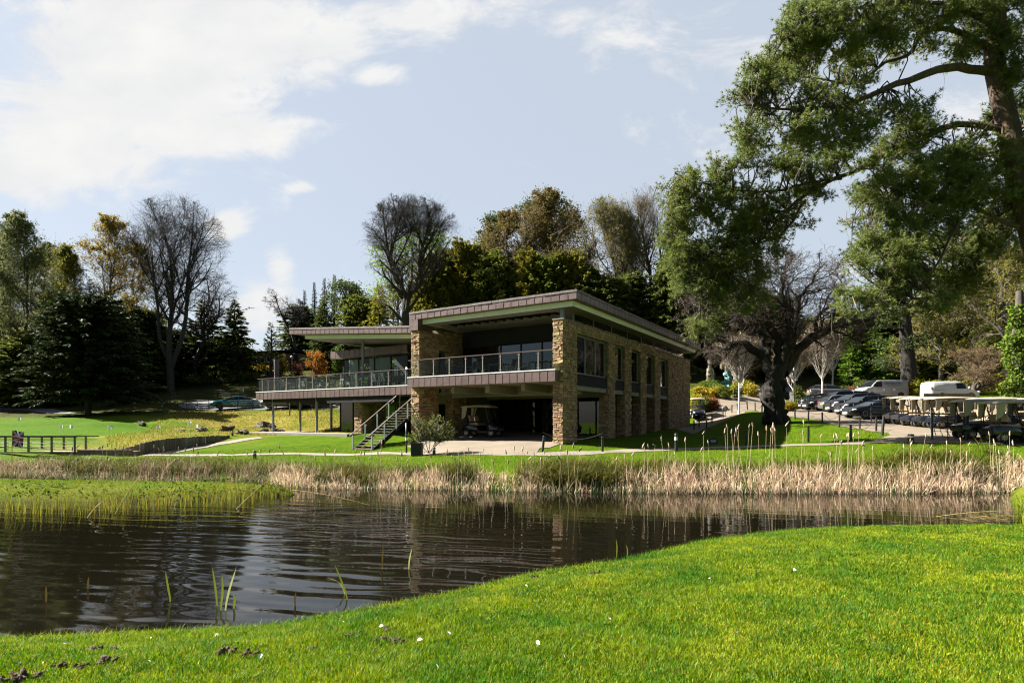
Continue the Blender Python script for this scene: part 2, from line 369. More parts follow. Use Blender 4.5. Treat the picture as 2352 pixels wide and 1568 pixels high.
mb = MB(); ny, nx = GX.shape
V = np.stack([GX, GY, GZ], -1).reshape(-1, 3)
i = (np.arange(ny-1)[:, None]*nx+np.arange(nx-1)[None]).ravel()
F = np.concatenate([np.stack([i, i+1, i+nx+1], -1), np.stack([i, i+nx+1, i+nx], -1)])
mb.add(V, F, 0, True)
def ground_material():
    m = bpy.data.materials.new('lawn'); m.use_nodes = True; nt = m.node_tree; N = nt.nodes; L = nt.links; b = N['Principled BSDF']
    b.inputs['Roughness'].default_value = .85; b.inputs['Specular IOR Level'].default_value = .02
    tc = N.new('ShaderNodeTexCoord')
    def noise(s, d=5, r=.6, st=None):
        n = N.new('ShaderNodeTexNoise'); n.inputs['Scale'].default_value = s; n.inputs['Detail'].default_value = d; n.inputs['Roughness'].default_value = r
        if st:
            mp = N.new('ShaderNodeMapping'); mp.inputs['Scale'].default_value = st; L.new(tc.outputs['Object'], mp.inputs[0]); L.new(mp.outputs[0], n.inputs[0])
        else: L.new(tc.outputs['Object'], n.inputs[0])
        return n.outputs[0]
    def mr(s, a, c):
        n = N.new('ShaderNodeMapRange'); L.new(s, n.inputs[0]); n.inputs[1].default_value = a; n.inputs[2].default_value = c; return n.outputs[0]
    def mix(f, a, c):
        n = N.new('ShaderNodeMix'); n.data_type = 'RGBA'
        for k, v in ((0, f), (6, a), (7, c)):
            if isinstance(v, tuple): n.inputs[k].default_value = (*v, 1)
            elif isinstance(v, (int, float)): n.inputs[k].default_value = v
            else: L.new(v, n.inputs[k])
        return n.outputs[2]
    def mul(a, c):
        n = N.new('ShaderNodeMath'); n.operation = 'MULTIPLY'
        for k, v in ((0, a), (1, c)):
            if isinstance(v, (int, float)): n.inputs[k].default_value = v
            else: L.new(v, n.inputs[k])
        return n.outputs[0]
    def at_(nm):
        n = N.new('ShaderNodeAttribute'); n.attribute_name = nm; return n.outputs['Fac']
    fine = noise(22, 6, .75); mid = noise(1.6, 4)
    g = mix(mr(fine, .3, .7), (.022, .058, .0015), (.055, .108, .003))
    g = mix(mul(mr(mid, .4, .75), .55), g, (.105, .12, .006))
    straw = mix(mr(noise(7, 6, .8, (1, 2.2, 1)), .3, .7), (.09, .095, .008), (.27, .2, .06))
    sc = mix(mr(noise(.55, 4), .38, .62), (.10, .11, .008), straw)
    c = mix(at_('dry'), g, sc)
    c = mix(at_('mown'), c, mix(mr(noise(3, 3), .3, .7), (.036, .082, .003), (.05, .1, .004)))
    floor = mix(mr(noise(.9, 6), .35, .65), (.028, .022, .01), (.04, .055, .008))
    c = mix(at_('wood'), c, floor)
    bed = N.new('ShaderNodeAttribute'); bed.attribute_name = 'bed'
    c = mix(bed.outputs['Fac'], c, (.02, .017, .01))
    L.new(c, b.inputs['Base Color'])
    bp = N.new('ShaderNodeBump'); bp.inputs['Strength'].default_value = .9; bp.inputs['Distance'].default_value = .06
    L.new(noise(14, 7, .75), bp.inputs['Height']); L.new(bp.outputs[0], b.inputs['Normal'])
    return m
ground = mb.build('ground', ground_material()); ground['kind'] = 'structure'
for nm, arr in (('dry', dry), ('wood', wood), ('mown', mown), ('bed', np.clip((.06-GZ)/.05, 0, 1))):
    a = ground.data.attributes.new(nm, 'FLOAT', 'POINT'); a.data.foreach_set('value', arr.ravel().astype(np.float32))

# pond water: one sheet over the hollow
def water_material():
    m = bpy.data.materials.new('pond_water'); m.use_nodes = True; nt = m.node_tree; N = nt.nodes; L = nt.links; b = N['Principled BSDF']
    b.inputs['Base Color'].default_value = (.004, .0035, .002, 1); b.inputs['Roughness'].default_value = .035; b.inputs['IOR'].default_value = 1.333
    tc = N.new('ShaderNodeTexCoord')
    def wave(ang, sc, dist, dsc, amp):
        mp = N.new('ShaderNodeMapping'); mp.inputs['Rotation'].default_value = (0, 0, R_(ang)); L.new(tc.outputs['Object'], mp.inputs[0])
        w = N.new('ShaderNodeTexWave'); w.wave_type = 'BANDS'; w.bands_direction = 'Y'; w.wave_profile = 'SIN'
        w.inputs['Scale'].default_value = sc; w.inputs['Distortion'].default_value = dist; w.inputs['Detail'].default_value = 2.0; w.inputs['Detail Scale'].default_value = dsc; w.inputs['Detail Roughness'].default_value = .5
        L.new(mp.outputs[0], w.inputs[0])
        mu = N.new('ShaderNodeMath'); mu.operation = 'MULTIPLY'; mu.inputs[1].default_value = amp; L.new(w.outputs['Fac'], mu.inputs[0]); return mu.outputs[0]
    def noise(sc, amp, st=(1, 1, 1), ang=0):
        mp = N.new('ShaderNodeMapping'); mp.inputs['Scale'].default_value = st; mp.inputs['Rotation'].default_value = (0, 0, R_(ang)); L.new(tc.outputs['Object'], mp.inputs[0])
        n = N.new('ShaderNodeTexNoise'); n.inputs['Scale'].default_value = sc; n.inputs['Detail'].default_value = 1.5; L.new(mp.outputs[0], n.inputs[0])
        mu = N.new('ShaderNodeMath'); mu.operation = 'MULTIPLY'; mu.inputs[1].default_value = amp; L.new(n.outputs[0], mu.inputs[0]); return mu.outputs[0]
    def add(a, c):
        n = N.new('ShaderNodeMath'); n.operation = 'ADD'; L.new(a, n.inputs[0]); L.new(c, n.inputs[1]); return n.outputs[0]
    h = add(add(add(wave(17, .36, 9, .3, .007), wave(9, .74, 7, .55, .0042)), noise(.9, .0045, (.35, 1.8, 1), 14)), add(noise(9, .0005, (.5, 1.2, 1), 10), noise(3.0, .0011, (.3, 1.6, 1), 18)))
    pn = N.new('ShaderNodeTexNoise'); pn.inputs['Scale'].default_value = .16; pn.inputs['Detail'].default_value = 3; L.new(tc.outputs['Object'], pn.inputs[0])
    pr = N.new('ShaderNodeMapRange'); L.new(pn.outputs[0], pr.inputs[0]); pr.inputs[1].default_value = .36; pr.inputs[2].default_value = .62; pr.inputs[3].default_value = .3; pr.inputs[4].default_value = 1.0
    hm = N.new('ShaderNodeMath'); hm.operation = 'MULTIPLY'; L.new(h, hm.inputs[0]); L.new(pr.outputs[0], hm.inputs[1])
    sx = N.new('ShaderNodeSeparateXYZ'); L.new(tc.outputs['Object'], sx.inputs[0]); sm = N.new('ShaderNodeMath'); sm.operation = 'MULTIPLY_ADD'; L.new(sx.outputs[0], sm.inputs[0]); sm.inputs[1].default_value = .55; L.new(sx.outputs[1], sm.inputs[2])
    sh = N.new('ShaderNodeMapRange'); sh.interpolation_type = 'SMOOTHSTEP'; L.new(sm.outputs[0], sh.inputs[0]); sh.inputs[1].default_value = 19; sh.inputs[2].default_value = 7; sh.inputs[3].default_value = .22; sh.inputs[4].default_value = 1.55
    h2 = N.new('ShaderNodeMath'); h2.operation = 'MULTIPLY'; L.new(hm.outputs[0], h2.inputs[0]); L.new(sh.outputs[0], h2.inputs[1]); h = h2.outputs[0]
    bp = N.new('ShaderNodeBump'); bp.inputs['Strength'].default_value = 1.0; bp.inputs['Distance'].default_value = 1.0
    L.new(h, bp.inputs['Height']); L.new(bp.outputs[0], b.inputs['Normal'])
    return m
wx = np.arange(-62, 22.1, 1.0); wy = np.arange(5.5, 31, 1.0); WX, WY = np.meshgrid(wx, wy)
i = (np.arange(len(wy)-1)[:, None]*len(wx)+np.arange(len(wx)-1)[None]).ravel()
w = MB().add(np.stack([WX, WY, WX*0], -1), np.stack([i, i+1, i+len(wx)+1, i+len(wx)], -1), 0, True).build('water', water_material()); w['kind'] = 'structure'

# roads and paths: sheets draped on the ground
def drape(name, poly, m, lift=.02, step=.8):
    bm = bmesh.new(); vs = [bm.verts.new((p[0], p[1], 0)) for p in poly]; bm.faces.new(vs)
    lo, hi = poly.min(0), poly.max(0)
    bmesh.ops.triangulate(bm, faces=bm.faces[:])
    for ax in (0, 1):
        for c in np.arange(lo[ax]+step/2, hi[ax], step):
            n = (1, 0, 0) if ax == 0 else (0, 1, 0); co = (c, 0, 0) if ax == 0 else (0, c, 0)
            bmesh.ops.bisect_plane(bm, geom=bm.verts[:]+bm.edges[:]+bm.faces[:], plane_co=co, plane_no=n, dist=1e-4)
    bmesh.ops.triangulate(bm, faces=bm.faces[:])
    P = np.array([v.co[:] for v in bm.verts]); zz = ground_z(P[:, 0], P[:, 1])
    for v, h in zip(bm.verts, zz): v.co.z = float(h)+lift
    for f in bm.faces:
        f.normal_update()
        if f.normal.z < 0: f.normal_flip()
        f.smooth = True
    me = bpy.data.meshes.new(name); bm.to_mesh(me); bm.free(); me.materials.append(m)
    o = bpy.data.objects.new(name, me); COL.objects.link(o); o['kind'] = 'structure'; return o
def smooth_line(P, n=60, closed=False):
    P = np.asarray(P, float)
    if closed: P = np.vstack([P, P[:1]])
    t = np.concatenate([[0], np.cumsum(np.linalg.norm(np.diff(P, axis=0), axis=1))]); tt = np.linspace(0, t[-1], n)
    m = np.gradient(P, t, axis=0)
    i = np.clip(np.searchsorted(t, tt)-1, 0, len(t)-2); h = (t[i+1]-t[i])[:, None]; s = ((tt-t[i])/(t[i+1]-t[i]))[:, None]
    return (2*s**3-3*s**2+1)*P[i]+(s**3-2*s**2+s)*h*m[i]+(-2*s**3+3*s**2)*P[i+1]+(s**3-s**2)*h*m[i+1]
def ribbon(P, w):
    P = smooth_line(P, 50); T = nrm(np.gradient(P, axis=0)); Nn = np.stack([-T[:, 1], T[:, 0]], -1)
    return np.vstack([P+Nn*w/2, (P-Nn*w/2)[::-1]])
M['tarmac'] = mat('tan_tarmac', (.135, .108, .076), .9, var=.16, scale=.6, bump=.25, bscale=60)
M['asphalt'] = mat('grey_asphalt', (.07, .07, .075), .9, var=.15, scale=.8, bump=.25, bscale=60)
M['path'] = mat('path_surface', (.15, .128, .098), .9, var=.14, scale=1.2, bump=.2, bscale=60)
# ------------------------------------------------------------------ paths, drives, forecourt
rp = lambda pts: np.array([spot(*p)[:2] for p in pts])
front_path = rp([(335,1045),(430,1045.5),(560,1044),(700,1043),(850,1042),(985,1042),(1130,1042),(1290,1042),(1450,1035),(1650,1028),(1850,1021.5),(1985,1018)])
pathA = drape('path', ribbon(front_path, .95), M['path'], .022, .8)
pathB = drape('footpath', ribbon(rp([(345,1044),(400,1038),(470,1026),(530,1016),(600,1005)]), .8), M['path'], .03, .8)
P0 = np.array((2.82, 31.0)); U_ = np.array((-.8424, .5388)); V_ = np.array((.5388, .8424)); ZB = 1.43
uv = lambda u, v: P0+u*U_+v*V_
fc = np.vstack([[uv(.2, 0), uv(.2, -1.2)], rp([(1240,1030),(1232,1043),(1130,1044),(1000,1044),(985,1043)]), [uv(9.6, -2.2), uv(10.4, 0), uv(10.4, 9), uv(.7, 9), uv(.7, 0)]])
forecourt = drape('forecourt', fc, M['tarmac'], .03, .8)
island = rp([(1570,1010),(1592,996),(1620,985),(1660,968),(1690,957),(1712,945),(1740,944),(1775,951),(1880,966),(1975,986),(2040,994),(2046,1000),(2020,1008)])
drive_poly = np.vstack([rp([(1985,1018),(2020,1008),(2046,1000),(2040,994),(1975,986),(1880,966),(1775,951),(1740,944),(1712,945),(1690,957),(1660,968),(1620,985),(1592,996)]), [uv(-.35, 19), uv(-.35, 27.5)],
     rp([(1592,968),(1625,947),(1640,936),(1645,922),(1600,912),(1600,906),(1660,909),(1735,905),(1760,893),(1800,885),(1846,900),(1850,910),(1920,905),(2150,916),(2352,905),(2450,935)]), [(34, 30), (30, 24.2)], rp([(2352,1023),(2200,1017),(2060,1016)])])
drive = drape('drive', drive_poly, M['tarmac'], .02, 1.0)
back_road = drape('back_road', rp([(1735,905),(1745,899),(1700,893),(1690,888),(1730,884),(1765,880),(1800,878),(1828,890),(1850,897),(1850,909),(1810,928),(1790,929),(1783,916)]), M['asphalt'], .045, 1.0)
upper_road = drape('upper_road', rp([(428,938),(410,933),(412,928),(450,923),(500,920),(590,915),(720,915),(800,920),(800,939),(700,941),(560,942),(480,942)]), M['asphalt'], .03, 1.0)
track = drape('track', rp([(-60,943),(-60,937),(60,937),(125,939),(160,946),(175,950),(110,950),(60,943)]), mat('gravel_track', (.12, .115, .12), .95, var=.25, scale=3), .03, 1.0)

# ------------------------------------------------------------------ the clubhouse
class UB(MB):
    """boxes in the building's own frame: u to the left along the front, v back, z up from the pond"""
    def b(s, u0, u1, v0, v1, z0, z1, m=0): return s.box(-max(u0, u1), -min(u0, u1), v0, v1, z0-ZB, z1-ZB, m)
    def p(s, u, v, z): return (-u, v, z-ZB)
    def ln(s, a, b_, w, h=None, m=0): return s.bar(s.p(*a), s.p(*b_), w, h, m)
club = thing('clubhouse', 'two storey clubhouse of rubble stone piers, glass and copper edged roofs beside the pond', 'building', (P0[0], P0[1], ZB), -math.atan2(.5388, .8424))
BMATS = [M['mortar'], M['stone']]
def stones(mb, o, a, n, w, z0, z1, g, big=1.0):
    """coursed rubble on an upright face: o origin, a along (unit), n outward (unit)"""
    o, a, n = (np.array(q, float) for q in (o, a, n)); z = z0
    Vs = []; Fs = []; k = 0
    q = np.array([(0,1,2,3)]); 
    while z < z1-.02:
        h = min(g.uniform(.09, .24)*big, z1-z)
        if z1-z-h < .06: h = z1-z
        x = -g.uniform(0, .2)*0
        while x < w-.01:
            l = min(g.uniform(.13, .5)*big, w-x)
            if w-x-l < .08: l = w-x
            parts = [(z, h)] if (h < .15 or g.random() < .55) else [(z, h*.5), (z+h*.5, h*.5)]
            for zz, hh in parts:
                d = g.uniform(.012, .055); e = .009; j = g.normal(0, .008, (8, 3)); tl = g.uniform(-.012, .012, 4)
                xs = (x+e, x+l-e); zs = (zz+e, zz+hh-e)
                base = [o+a*xx+n*.001+np.array((0, 0, zq-ZB)) for zq in zs for xx in xs]
                c = [(xs[0]+.008, zs[0]+.008), (xs[1]-.008, zs[0]+.008), (xs[0]+.008, zs[1]-.008), (xs[1]-.008, zs[1]-.008)]
                top = [o+a*cx+n*(d+tl[i])+np.array((0, 0, cz-ZB)) for i, (cx, cz) in enumerate(c)]
                Vs += base+list(np.array(top)+j[4:]*.7)
                for f in ((4,5,7,6),(0,1,5,4),(2,6,7,3),(0,4,6,2),(1,3,7,5)): Fs.append([k+t for t in f])
                k += 8
            x += l
        z += h
    mb.add(np.array(Vs), Fs, 1)
def stone_pier(name, u0, u1, v0, v1, z0, z1, seed, faces='fsb'):
    """stone block; faces: f front (-v), r right (-u), l left (+u), b back"""
    mb = UB(); mb.b(u0, u1, v0, v1, z0, z1, 0); g = rng(seed)
    a, b_ = min(u0, u1), max(u0, u1)
    if 'f' in faces: stones(mb, (-b_, v0, 0), (1, 0, 0), (0, -1, 0), b_-a, z0, z1, g)
    if 'r' in faces: stones(mb, (-a, v0, 0), (0, 1, 0), (1, 0, 0), v1-v0, z0, z1, g)
    if 'l' in faces: stones(mb, (-b_, v0, 0), (0, 1, 0), (-1, 0, 0), v1-v0, z0, z1, g)
    if 'b' in faces: stones(mb, (-b_, v1, 0), (1, 0, 0), (0, 1, 0), b_-a, z0, z1, g)
    return mb.build(name, BMATS, club)
WT = .62; GL = 1.0
stone_pier('stone_pier', 0, WT, 0, 1.7, GL, 8.36, 1, 'frlb')
bays = [(6.25, 7.42), (9.21, 10.41), (12.29, 13.55), (15.52, 16.88)]
for k, (a, b_) in enumerate(bays): stone_pier('stone_pier', 0, WT, a, b_, GL, 7.8, 10+k, 'frb')
stone_pier('stone_wall', 0, WT, 18.98, 25.6, GL, 8.36, 20, 'frb')
stone_pier('stone_lintel', 0, WT, 1.703, 18.977, 7.803, 8.36, 21, 'r')
stone_pier('stone_pier', 10.49, 11.2, 0, 1.9, GL, 8.65, 2, 'frlb')
stone_pier('stone_pier', 10.49, 11.2, 3.5, 5.0, GL, 8.9, 3, 'frl')
stone_pier('stone_lintel', 10.49, 11.2, 1.903, 3.497, 7.55, 8.9, 4, 'rl')
stone_pier('stone_wall', 10.49, 11.2, 5.003, 12, GL, 8.9, 5, 'l')
cap = UB()
cap.b(-.05, WT+.05, -.05, 25.65, 8.363, 8.42)
cap.build('wall_coping', M['concrete'], club)
# upper windows of the long side: frame, glass, dark spandrel panel below
openings = [(1.7, 6.25), (7.42, 9.21), (10.41, 12.29), (13.55, 15.52), (16.88, 18.98)]
for k, (a, b_) in enumerate(openings):
    f = UB(); x0, x1 = .2, .3
    for (p, q) in ((a+.003, a+.07), (b_-.13, b_-.003)): f.b(x0, x1, p, q, 5.49, 7.797)
    f.b(x0, x1, a+.07, b_-.13, 7.7, 7.797); f.b(x0, x1, a+.07, b_-.13, 5.49, 5.58)
    mul = [a+(b_-a)*t for t in ((.34, .66) if k == 0 else ())]
    for mpos in mul: f.b(x0, x1, mpos-.035, mpos+.035, 5.583, 7.697)
    w = f.build('window', M['grey_paint'], club)
    UB().b(.25, .256, a+.07, b_-.13, 5.583, 7.697).build('pane', M['dark_glass'], w)
    s = UB().b(.06, .4, a+.003, b_-.003, 4.82, 5.42); s.b(.03, .45, a+.003, b_-.003, 5.423, 5.487)
    s.build('spandrel_panel', M['dark_frame'], club)
    UB().b(.1, .5, a+.003, b_-.003, 4.55, 4.817).build('edge_beam', M['cream'], club)
cl = UB().b(.45, .456, 2.2, 25, 8.43, 9.06); cl.build('clerestory_glass', M['dark_glass'], club)
for v in (2.2, 5, 7.9, 10.8, 13.7, 16.6, 19.5, 22.4, 25): UB().b(.43, .5, v-.05, v+.05, 8.425, 9.07).build('clerestory_post', M['grey_paint'], club)
UB().b(.3, .5, .55, .75, 8.425, 9.07).build('clerestory_post', M['grey_paint'], club)

def panels(mb, a, b_, z0, z1, out, step, seed, inv=False):
    """standing-seam copper facing between the plan points a and b (u,v), on the side `out`"""
    g = rng(seed); a, b_ = np.array(a, float), np.array(b_, float); L = np.linalg.norm(b_-a); n = max(1, round(L/step)); d = (b_-a)/L; o = np.array(out, float)
    z0a, z0b = z0 if isinstance(z0, tuple) else (z0, z0); z1a, z1b = z1 if isinstance(z1, tuple) else (z1, z1)
    P = lambda s, t, e: (lambda q: (-q[0], q[1], ((z0a+(z0b-z0a)*s/L)*(1-t)+(z1a+(z1b-z1a)*s/L)*t)-ZB))(a+d*s+o*e)
    for i in range(n):
        s0, s1 = L*i/n+.003, L*(i+1)/n-.003; m = (s0+s1)/2; e = g.uniform(.004, .014, 9)
        Vv = [P(s, t, e[3*r+c]) for r, t in enumerate((0, .5, 1)) for c, s in enumerate((s0, m, s1))]
        mb.add(Vv, [(0,1,4,3),(1,2,5,4),(3,4,7,6),(4,5,8,7)], 0, True)
        if i:
            s = L*i/n; mb.add([P(s-.012, 0, 0), P(s+.012, 0, 0), P(s-.012, 1, 0), P(s+.012, 1, 0), P(s-.006, 0, .022), P(s+.006, 0, .022), P(s-.006, 1, .022), P(s+.006, 1, .022)], [(4,5,7,6),(0,4,6,2),(1,3,7,5),(0,1,5,4),(2,6,7,3)], 0)
# main roof
RU0, RU1, RV0, RV1 = -.86, 11.3, -.1, 26.1
rb = UB(); rb.b(RU0+.02, RU1-.02, RV0+.02, RV1, 9.372, 9.84); mr_ = rb.build('roof', M['coping'], club)
fa = UB(); panels(fa, (RU1, RV0), (RU0, RV0), 9.37, 9.74, (0, -1), .53, 1); panels(fa, (RU0, RV0), (RU0, RV1), 9.37, 9.74, (-1, 0), .6, 2)
panels(fa, (11.3, -.1), (10.55, -.1), 8.66, 9.36, (0, -1), .8, 3); fa.b(10.56, 11.28, -.085, .5, 8.653, 9.369); 
fa.build('copper_fascia', M['copper'], mr_)
co = UB(); n = 24
for i in range(n):
    a0, a1 = RU0+(RU1-RU0)*i/n, RU0+(RU1-RU0)*(i+1)/n; j = rng(i).uniform(-.006, .006, 2); co.b(a0+.004-.03*(i == 0), a1-.004, RV0-.035+j[0], .3, 9.745+j[1], 9.872+j[1])
for i in range(40):
    a0, a1 = .303+(RV1-.3)*i/40, .3+(RV1-.3)*(i+1)/40; j = rng(i+90).uniform(-.006, .006, 2); co.b(RU0-.035+j[0], RU0+.4, a0+.004, a1-.004, 9.745+j[1], 9.872+j[1])
co.build('roof_coping', M['coping'], mr_)
sf = UB(); su0, su1, sv0, sv1, sz = -.46, 10.55, .3, 25.7, 9.08
for (a, b_, c, d) in ((su0, 10.5, .3, 1.25), (su0, 1.1, 1.253, 2.45), (9.9, 10.5, 1.253, 2.45), (su0, 10.5, 2.453, 25.7)): sf.b(a, b_, c, d, sz, 9.2)
nn = 11
for i in range(nn):
    a, b_ = su0+(10.5-su0)*i/nn, su0+(10.5-su0)*(i+1)/nn; sf.b(a+.006, b_-.006, .285, .298, sz-.005, 9.365, 1)
for i in range(24):
    a, b_ = .3+25.4*i/24, .3+25.4*(i+1)/24; sf.b(su0-.015, su0-.002, a+.006, b_-.006, sz-.005, 9.365, 1)
sf.build('soffit', [M['soffit'], M['panel_white']], mr_)
slot = UB(); slot.b(1.1, 9.9, 1.25, 2.45, 9.3, 9.36)
for i in range(13): slot.b(1.5+i*.65, 1.58+i*.65, 1.26, 2.44, 9.1, 9.29)
slot.b(1.1, 9.9, 1.24, 1.249, 9.2, 9.3)
slot.build('soffit_slot', M['dark_wall'], mr_)

# main balcony deck
def railing(name, a, b_, z, spacing, seed, first=.3, gl=True):
    """glass balustrade from a to b (plan) on a deck at z: posts, panes, timber handrail"""
    a, b_ = np.array(a, float), np.array(b_, float); L = np.linalg.norm(b_-a); d = (b_-a)/L; n = max(1, int((L-first)//spacing))
    r = UB(); r.ln((*(a-d*.1), z+1.08), (*(b_+d*.1), z+1.08), .075, .045); rl = r.build(name, M['handrail'], club)
    ps = [first+i*spacing for i in range(n+1) if first+i*spacing < L-.1]
    for s in ps:
        q = a+d*s; p = UB(); p.ln((*q, z-.08), (*q, z+1.05), .055, .03)
        nx = np.array((-d[1], d[0]))
        for h in (.12, .92):
            for sg in (-.05, .05): 
                c = q+d*sg; p.b(c[0]-.022, c[0]+.022, c[1]-.03, c[1]+.03, z+h-.022, z+h+.022)
        p.build('baluster', M['steel'], rl)
    ends = [0]+ps+[L]
    for s0, s1 in zip(ends[:-1], ends[1:]):
        if s1-s0 < .15: continue
        g0, g1 = a+d*(s0+.05), a+d*(s1-.05); p = UB(); nx = np.array((-d[1], d[0]))*.006
        Vv = [p.p(*(q+e), zz) for zz in (z+.05, z+.98) for e in (-nx, nx) for q in (g0, g1)]; p.hexa(Vv).build('glass_panel', M['glass'], rl)
    return rl
D1 = 5.59; BU0, BU1, BV = .25, 11.12, -.47
dk = UB(); dk.b(BU0+.01, BU1-.01, BV+.02, -.01, 4.95, D1-.06); dk.b(.63, 10.48, -.008, 8.0, 4.95, D1-.06); bal = dk.build('balcony_deck', M['deck_board'], club)
e = UB(); panels(e, (BU1, BV), (BU0, BV), 4.93, 5.53, (0, -1), .5, 5); panels(e, (BU0, BV), (BU0, -.02), 4.93, 5.53, (-1, 0), .5, 6); panels(e, (BU1, -.02), (BU1, BV), 4.93, 5.53, (1, 0), .5, 7); e.build('copper_band', M['copper'], bal)
e = UB(); e.b(BU0-.02, BU1+.02, BV-.03, -.012, 5.533, D1); e.build('deck_edge', M['white_paint'], bal)
railing('balcony_railing', (BU1-.1, -.36), (BU0+.08, -.36), D1, 1.27, 1, .75)
# undercroft: beams, ceiling, back glass, floor posts
e = UB(); e.b(.63, 10.48, 3.4, 3.7, 4.35, 4.947); e.b(.63, 10.48, 7.6, 7.9, 4.35, 4.947); e.b(5.1, 5.4, .2, 3.397, 4.45, 4.947); e.b(2.6, 2.85, .2, 3.397, 4.5, 4.947); e.b(7.8, 8.05, .2, 3.397, 4.5, 4.947); e.build('concrete_beam', M['cream'], club)
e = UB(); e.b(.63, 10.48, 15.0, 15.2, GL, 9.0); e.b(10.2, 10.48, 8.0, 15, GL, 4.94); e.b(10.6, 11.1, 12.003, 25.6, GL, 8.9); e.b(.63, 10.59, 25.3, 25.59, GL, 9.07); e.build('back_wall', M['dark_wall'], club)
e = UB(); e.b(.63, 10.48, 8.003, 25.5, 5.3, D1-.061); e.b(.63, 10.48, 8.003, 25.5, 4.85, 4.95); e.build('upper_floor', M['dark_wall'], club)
def glazing(name, a, b_, z0, z1, n, m='dark_frame', gm='dark_glass', parent=None):
    a, b_ = np.array(a, float), np.array(b_, float); f = UB(); d = (b_-a)
    for i in range(n+1):
        q = a+d*i/n; f.ln((*q, z0), (*q, z1), .09, .09)
    f.ln((*a, z1-.045), (*b_, z1-.045), .085, .09); f.ln((*a, z0+.05), (*b_, z0+.05), .085, .1)
    fr = f.build(name, M[m], parent or club); p = UB(); nx = nrm(np.array((-d[1], d[0])))*.005
    p.hexa([p.p(*(q+e), zz) for zz in (z0+.1, z1-.09) for e in (-nx, nx) for q in (a, b_)]).build('pane', M[gm], fr); return fr
glazing('glazed_screen', (10.45, 9.0), (.66, 9.0), 1.62, 4.84, 7)
UB().b(.63, 10.48, 9.2, 14.9, 1.3, 1.6).build('room_floor', M['concrete'], club)
# upper room behind the balcony
glazing('glazed_front', (10.45, 4.6), (.66, 4.6), 5.6, 8.0, 6)
e = UB(); e.b(.63, 10.48, 4.5, 4.75, 8.003, 9.07); e.build('front_beam', M['dark_wall'], club)
def curtain(u0, u1, v, z0, z1, seed):
    n = int(abs(u1-u0)/.035); g = rng(seed); uu = np.linspace(u0, u1, n); vv = v+.045*np.sin(np.arange(n)*1.35+g.uniform(0, 1, n)); e = UB()
    Vv = [e.p(a, b_, zz) for zz in (z0, z1) for a, b_ in zip(uu, vv)]; e.add(Vv, [(i, i+1, n+i+1, n+i) for i in range(n-1)], 0, True)
    Vv = [e.p(a, b_+.012, zz) for zz in (z0, z1) for a, b_ in zip(uu, vv)]; e.add(Vv, [(n+i, n+i+1, i+1, i) for i in range(n-1)], 0, True)
    return e.build('curtain', M['curtain'], club)
curtain(9.9, 8.3, 4.85, 5.62, 7.95, 1); curtain(7.0, 6.4, 4.85, 5.62, 7.95, 2)

# left wing: lower deck, columns, roof that lifts to the left
D2 = 5.19; LU0, LU1, LV0 = 11.23, 29.35, .66
dk = UB(); dk.b(13.4, LU1-.01, LV0+.02, 9.0, 4.56, D2-.06); dk.b(LU0, 13.397, LV0+.02, 1.2, 4.56, D2-.06); dk.b(LU0, 13.397, 3.6, 9.0, 4.56, D2-.06); ld = dk.build('terrace_deck', M['deck_board'], club)
e = UB(); panels(e, (LU1, LV0), (LU0, LV0), 4.54, 5.12, (0, -1), .52, 8); panels(e, (LU1, 9.0), (LU1, LV0), 4.54, 5.12, (1, 0), .52, 9); e.build('copper_band', M['copper'], ld)
e = UB(); e.b(LU0, LU1+.02, LV0-.03, LV0+.1, 5.133, D2); e.b(LU1-.1, LU1+.02, LV0+.103, 9, 5.133, D2); e.build('deck_edge', M['white_paint'], ld)
railing('terrace_railing', (LU1-.12, LV0+.14), (LU0+.25, LV0+.14), D2, 1.62, 2, .55)
railing('terrace_railing', (LU1-.14, 8.9), (LU1-.14, LV0+.3), D2, 1.7, 3, .4)
railing('terrace_railing', (LU1-.3, 8.9), (24.2, 8.9), D2, 1.7, 4, .4)
for u, v in ((27.86, 1.25), (22.3, 1.25), (27.2, 3.4), (23.2, 3.4), (27.2, 8.2), (23.2, 8.2)):
    e = UB(); e.tube([e.p(u, v, 1.2), e.p(u, v, 4.55)], .1, 14); e.build('deck_column', M['grey_paint'], club)
e = UB()
for v in (1.25, 3.4, 5.8, 8.2): e.b(13.5, 29.2, v-.09, v+.09, 4.28, 4.555)
e.b(13.5, 20.5, .75, .95, 4.1, 4.555); e.build('deck_beam', M['dark_frame'], club)
stone_pier('stone_pier', 17.2, 17.95, 1.2, 3.6, GL, 4.55, 30, 'frl')
e = UB(); e.b(11.3, 24, 4.5, 4.7, 4.0, 4.55); e.build('concrete_beam', M['cream'], club)
glazing('glazed_corner', (20.9, 2.4), (18.0, 2.4), 1.75, 4.5, 2); glazing('glazed_corner', (20.9, 8.5), (20.9, 2.45), 1.75, 4.5, 3)
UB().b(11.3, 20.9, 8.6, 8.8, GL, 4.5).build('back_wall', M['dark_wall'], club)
e = UB(); e.b(17.0, 29.6, -.35, 3.2, 1.3, 1.83); e.b(17.0, 29.6, 3.203, 9, 1.3, 1.835); e.build('plinth', M['concrete'], club)
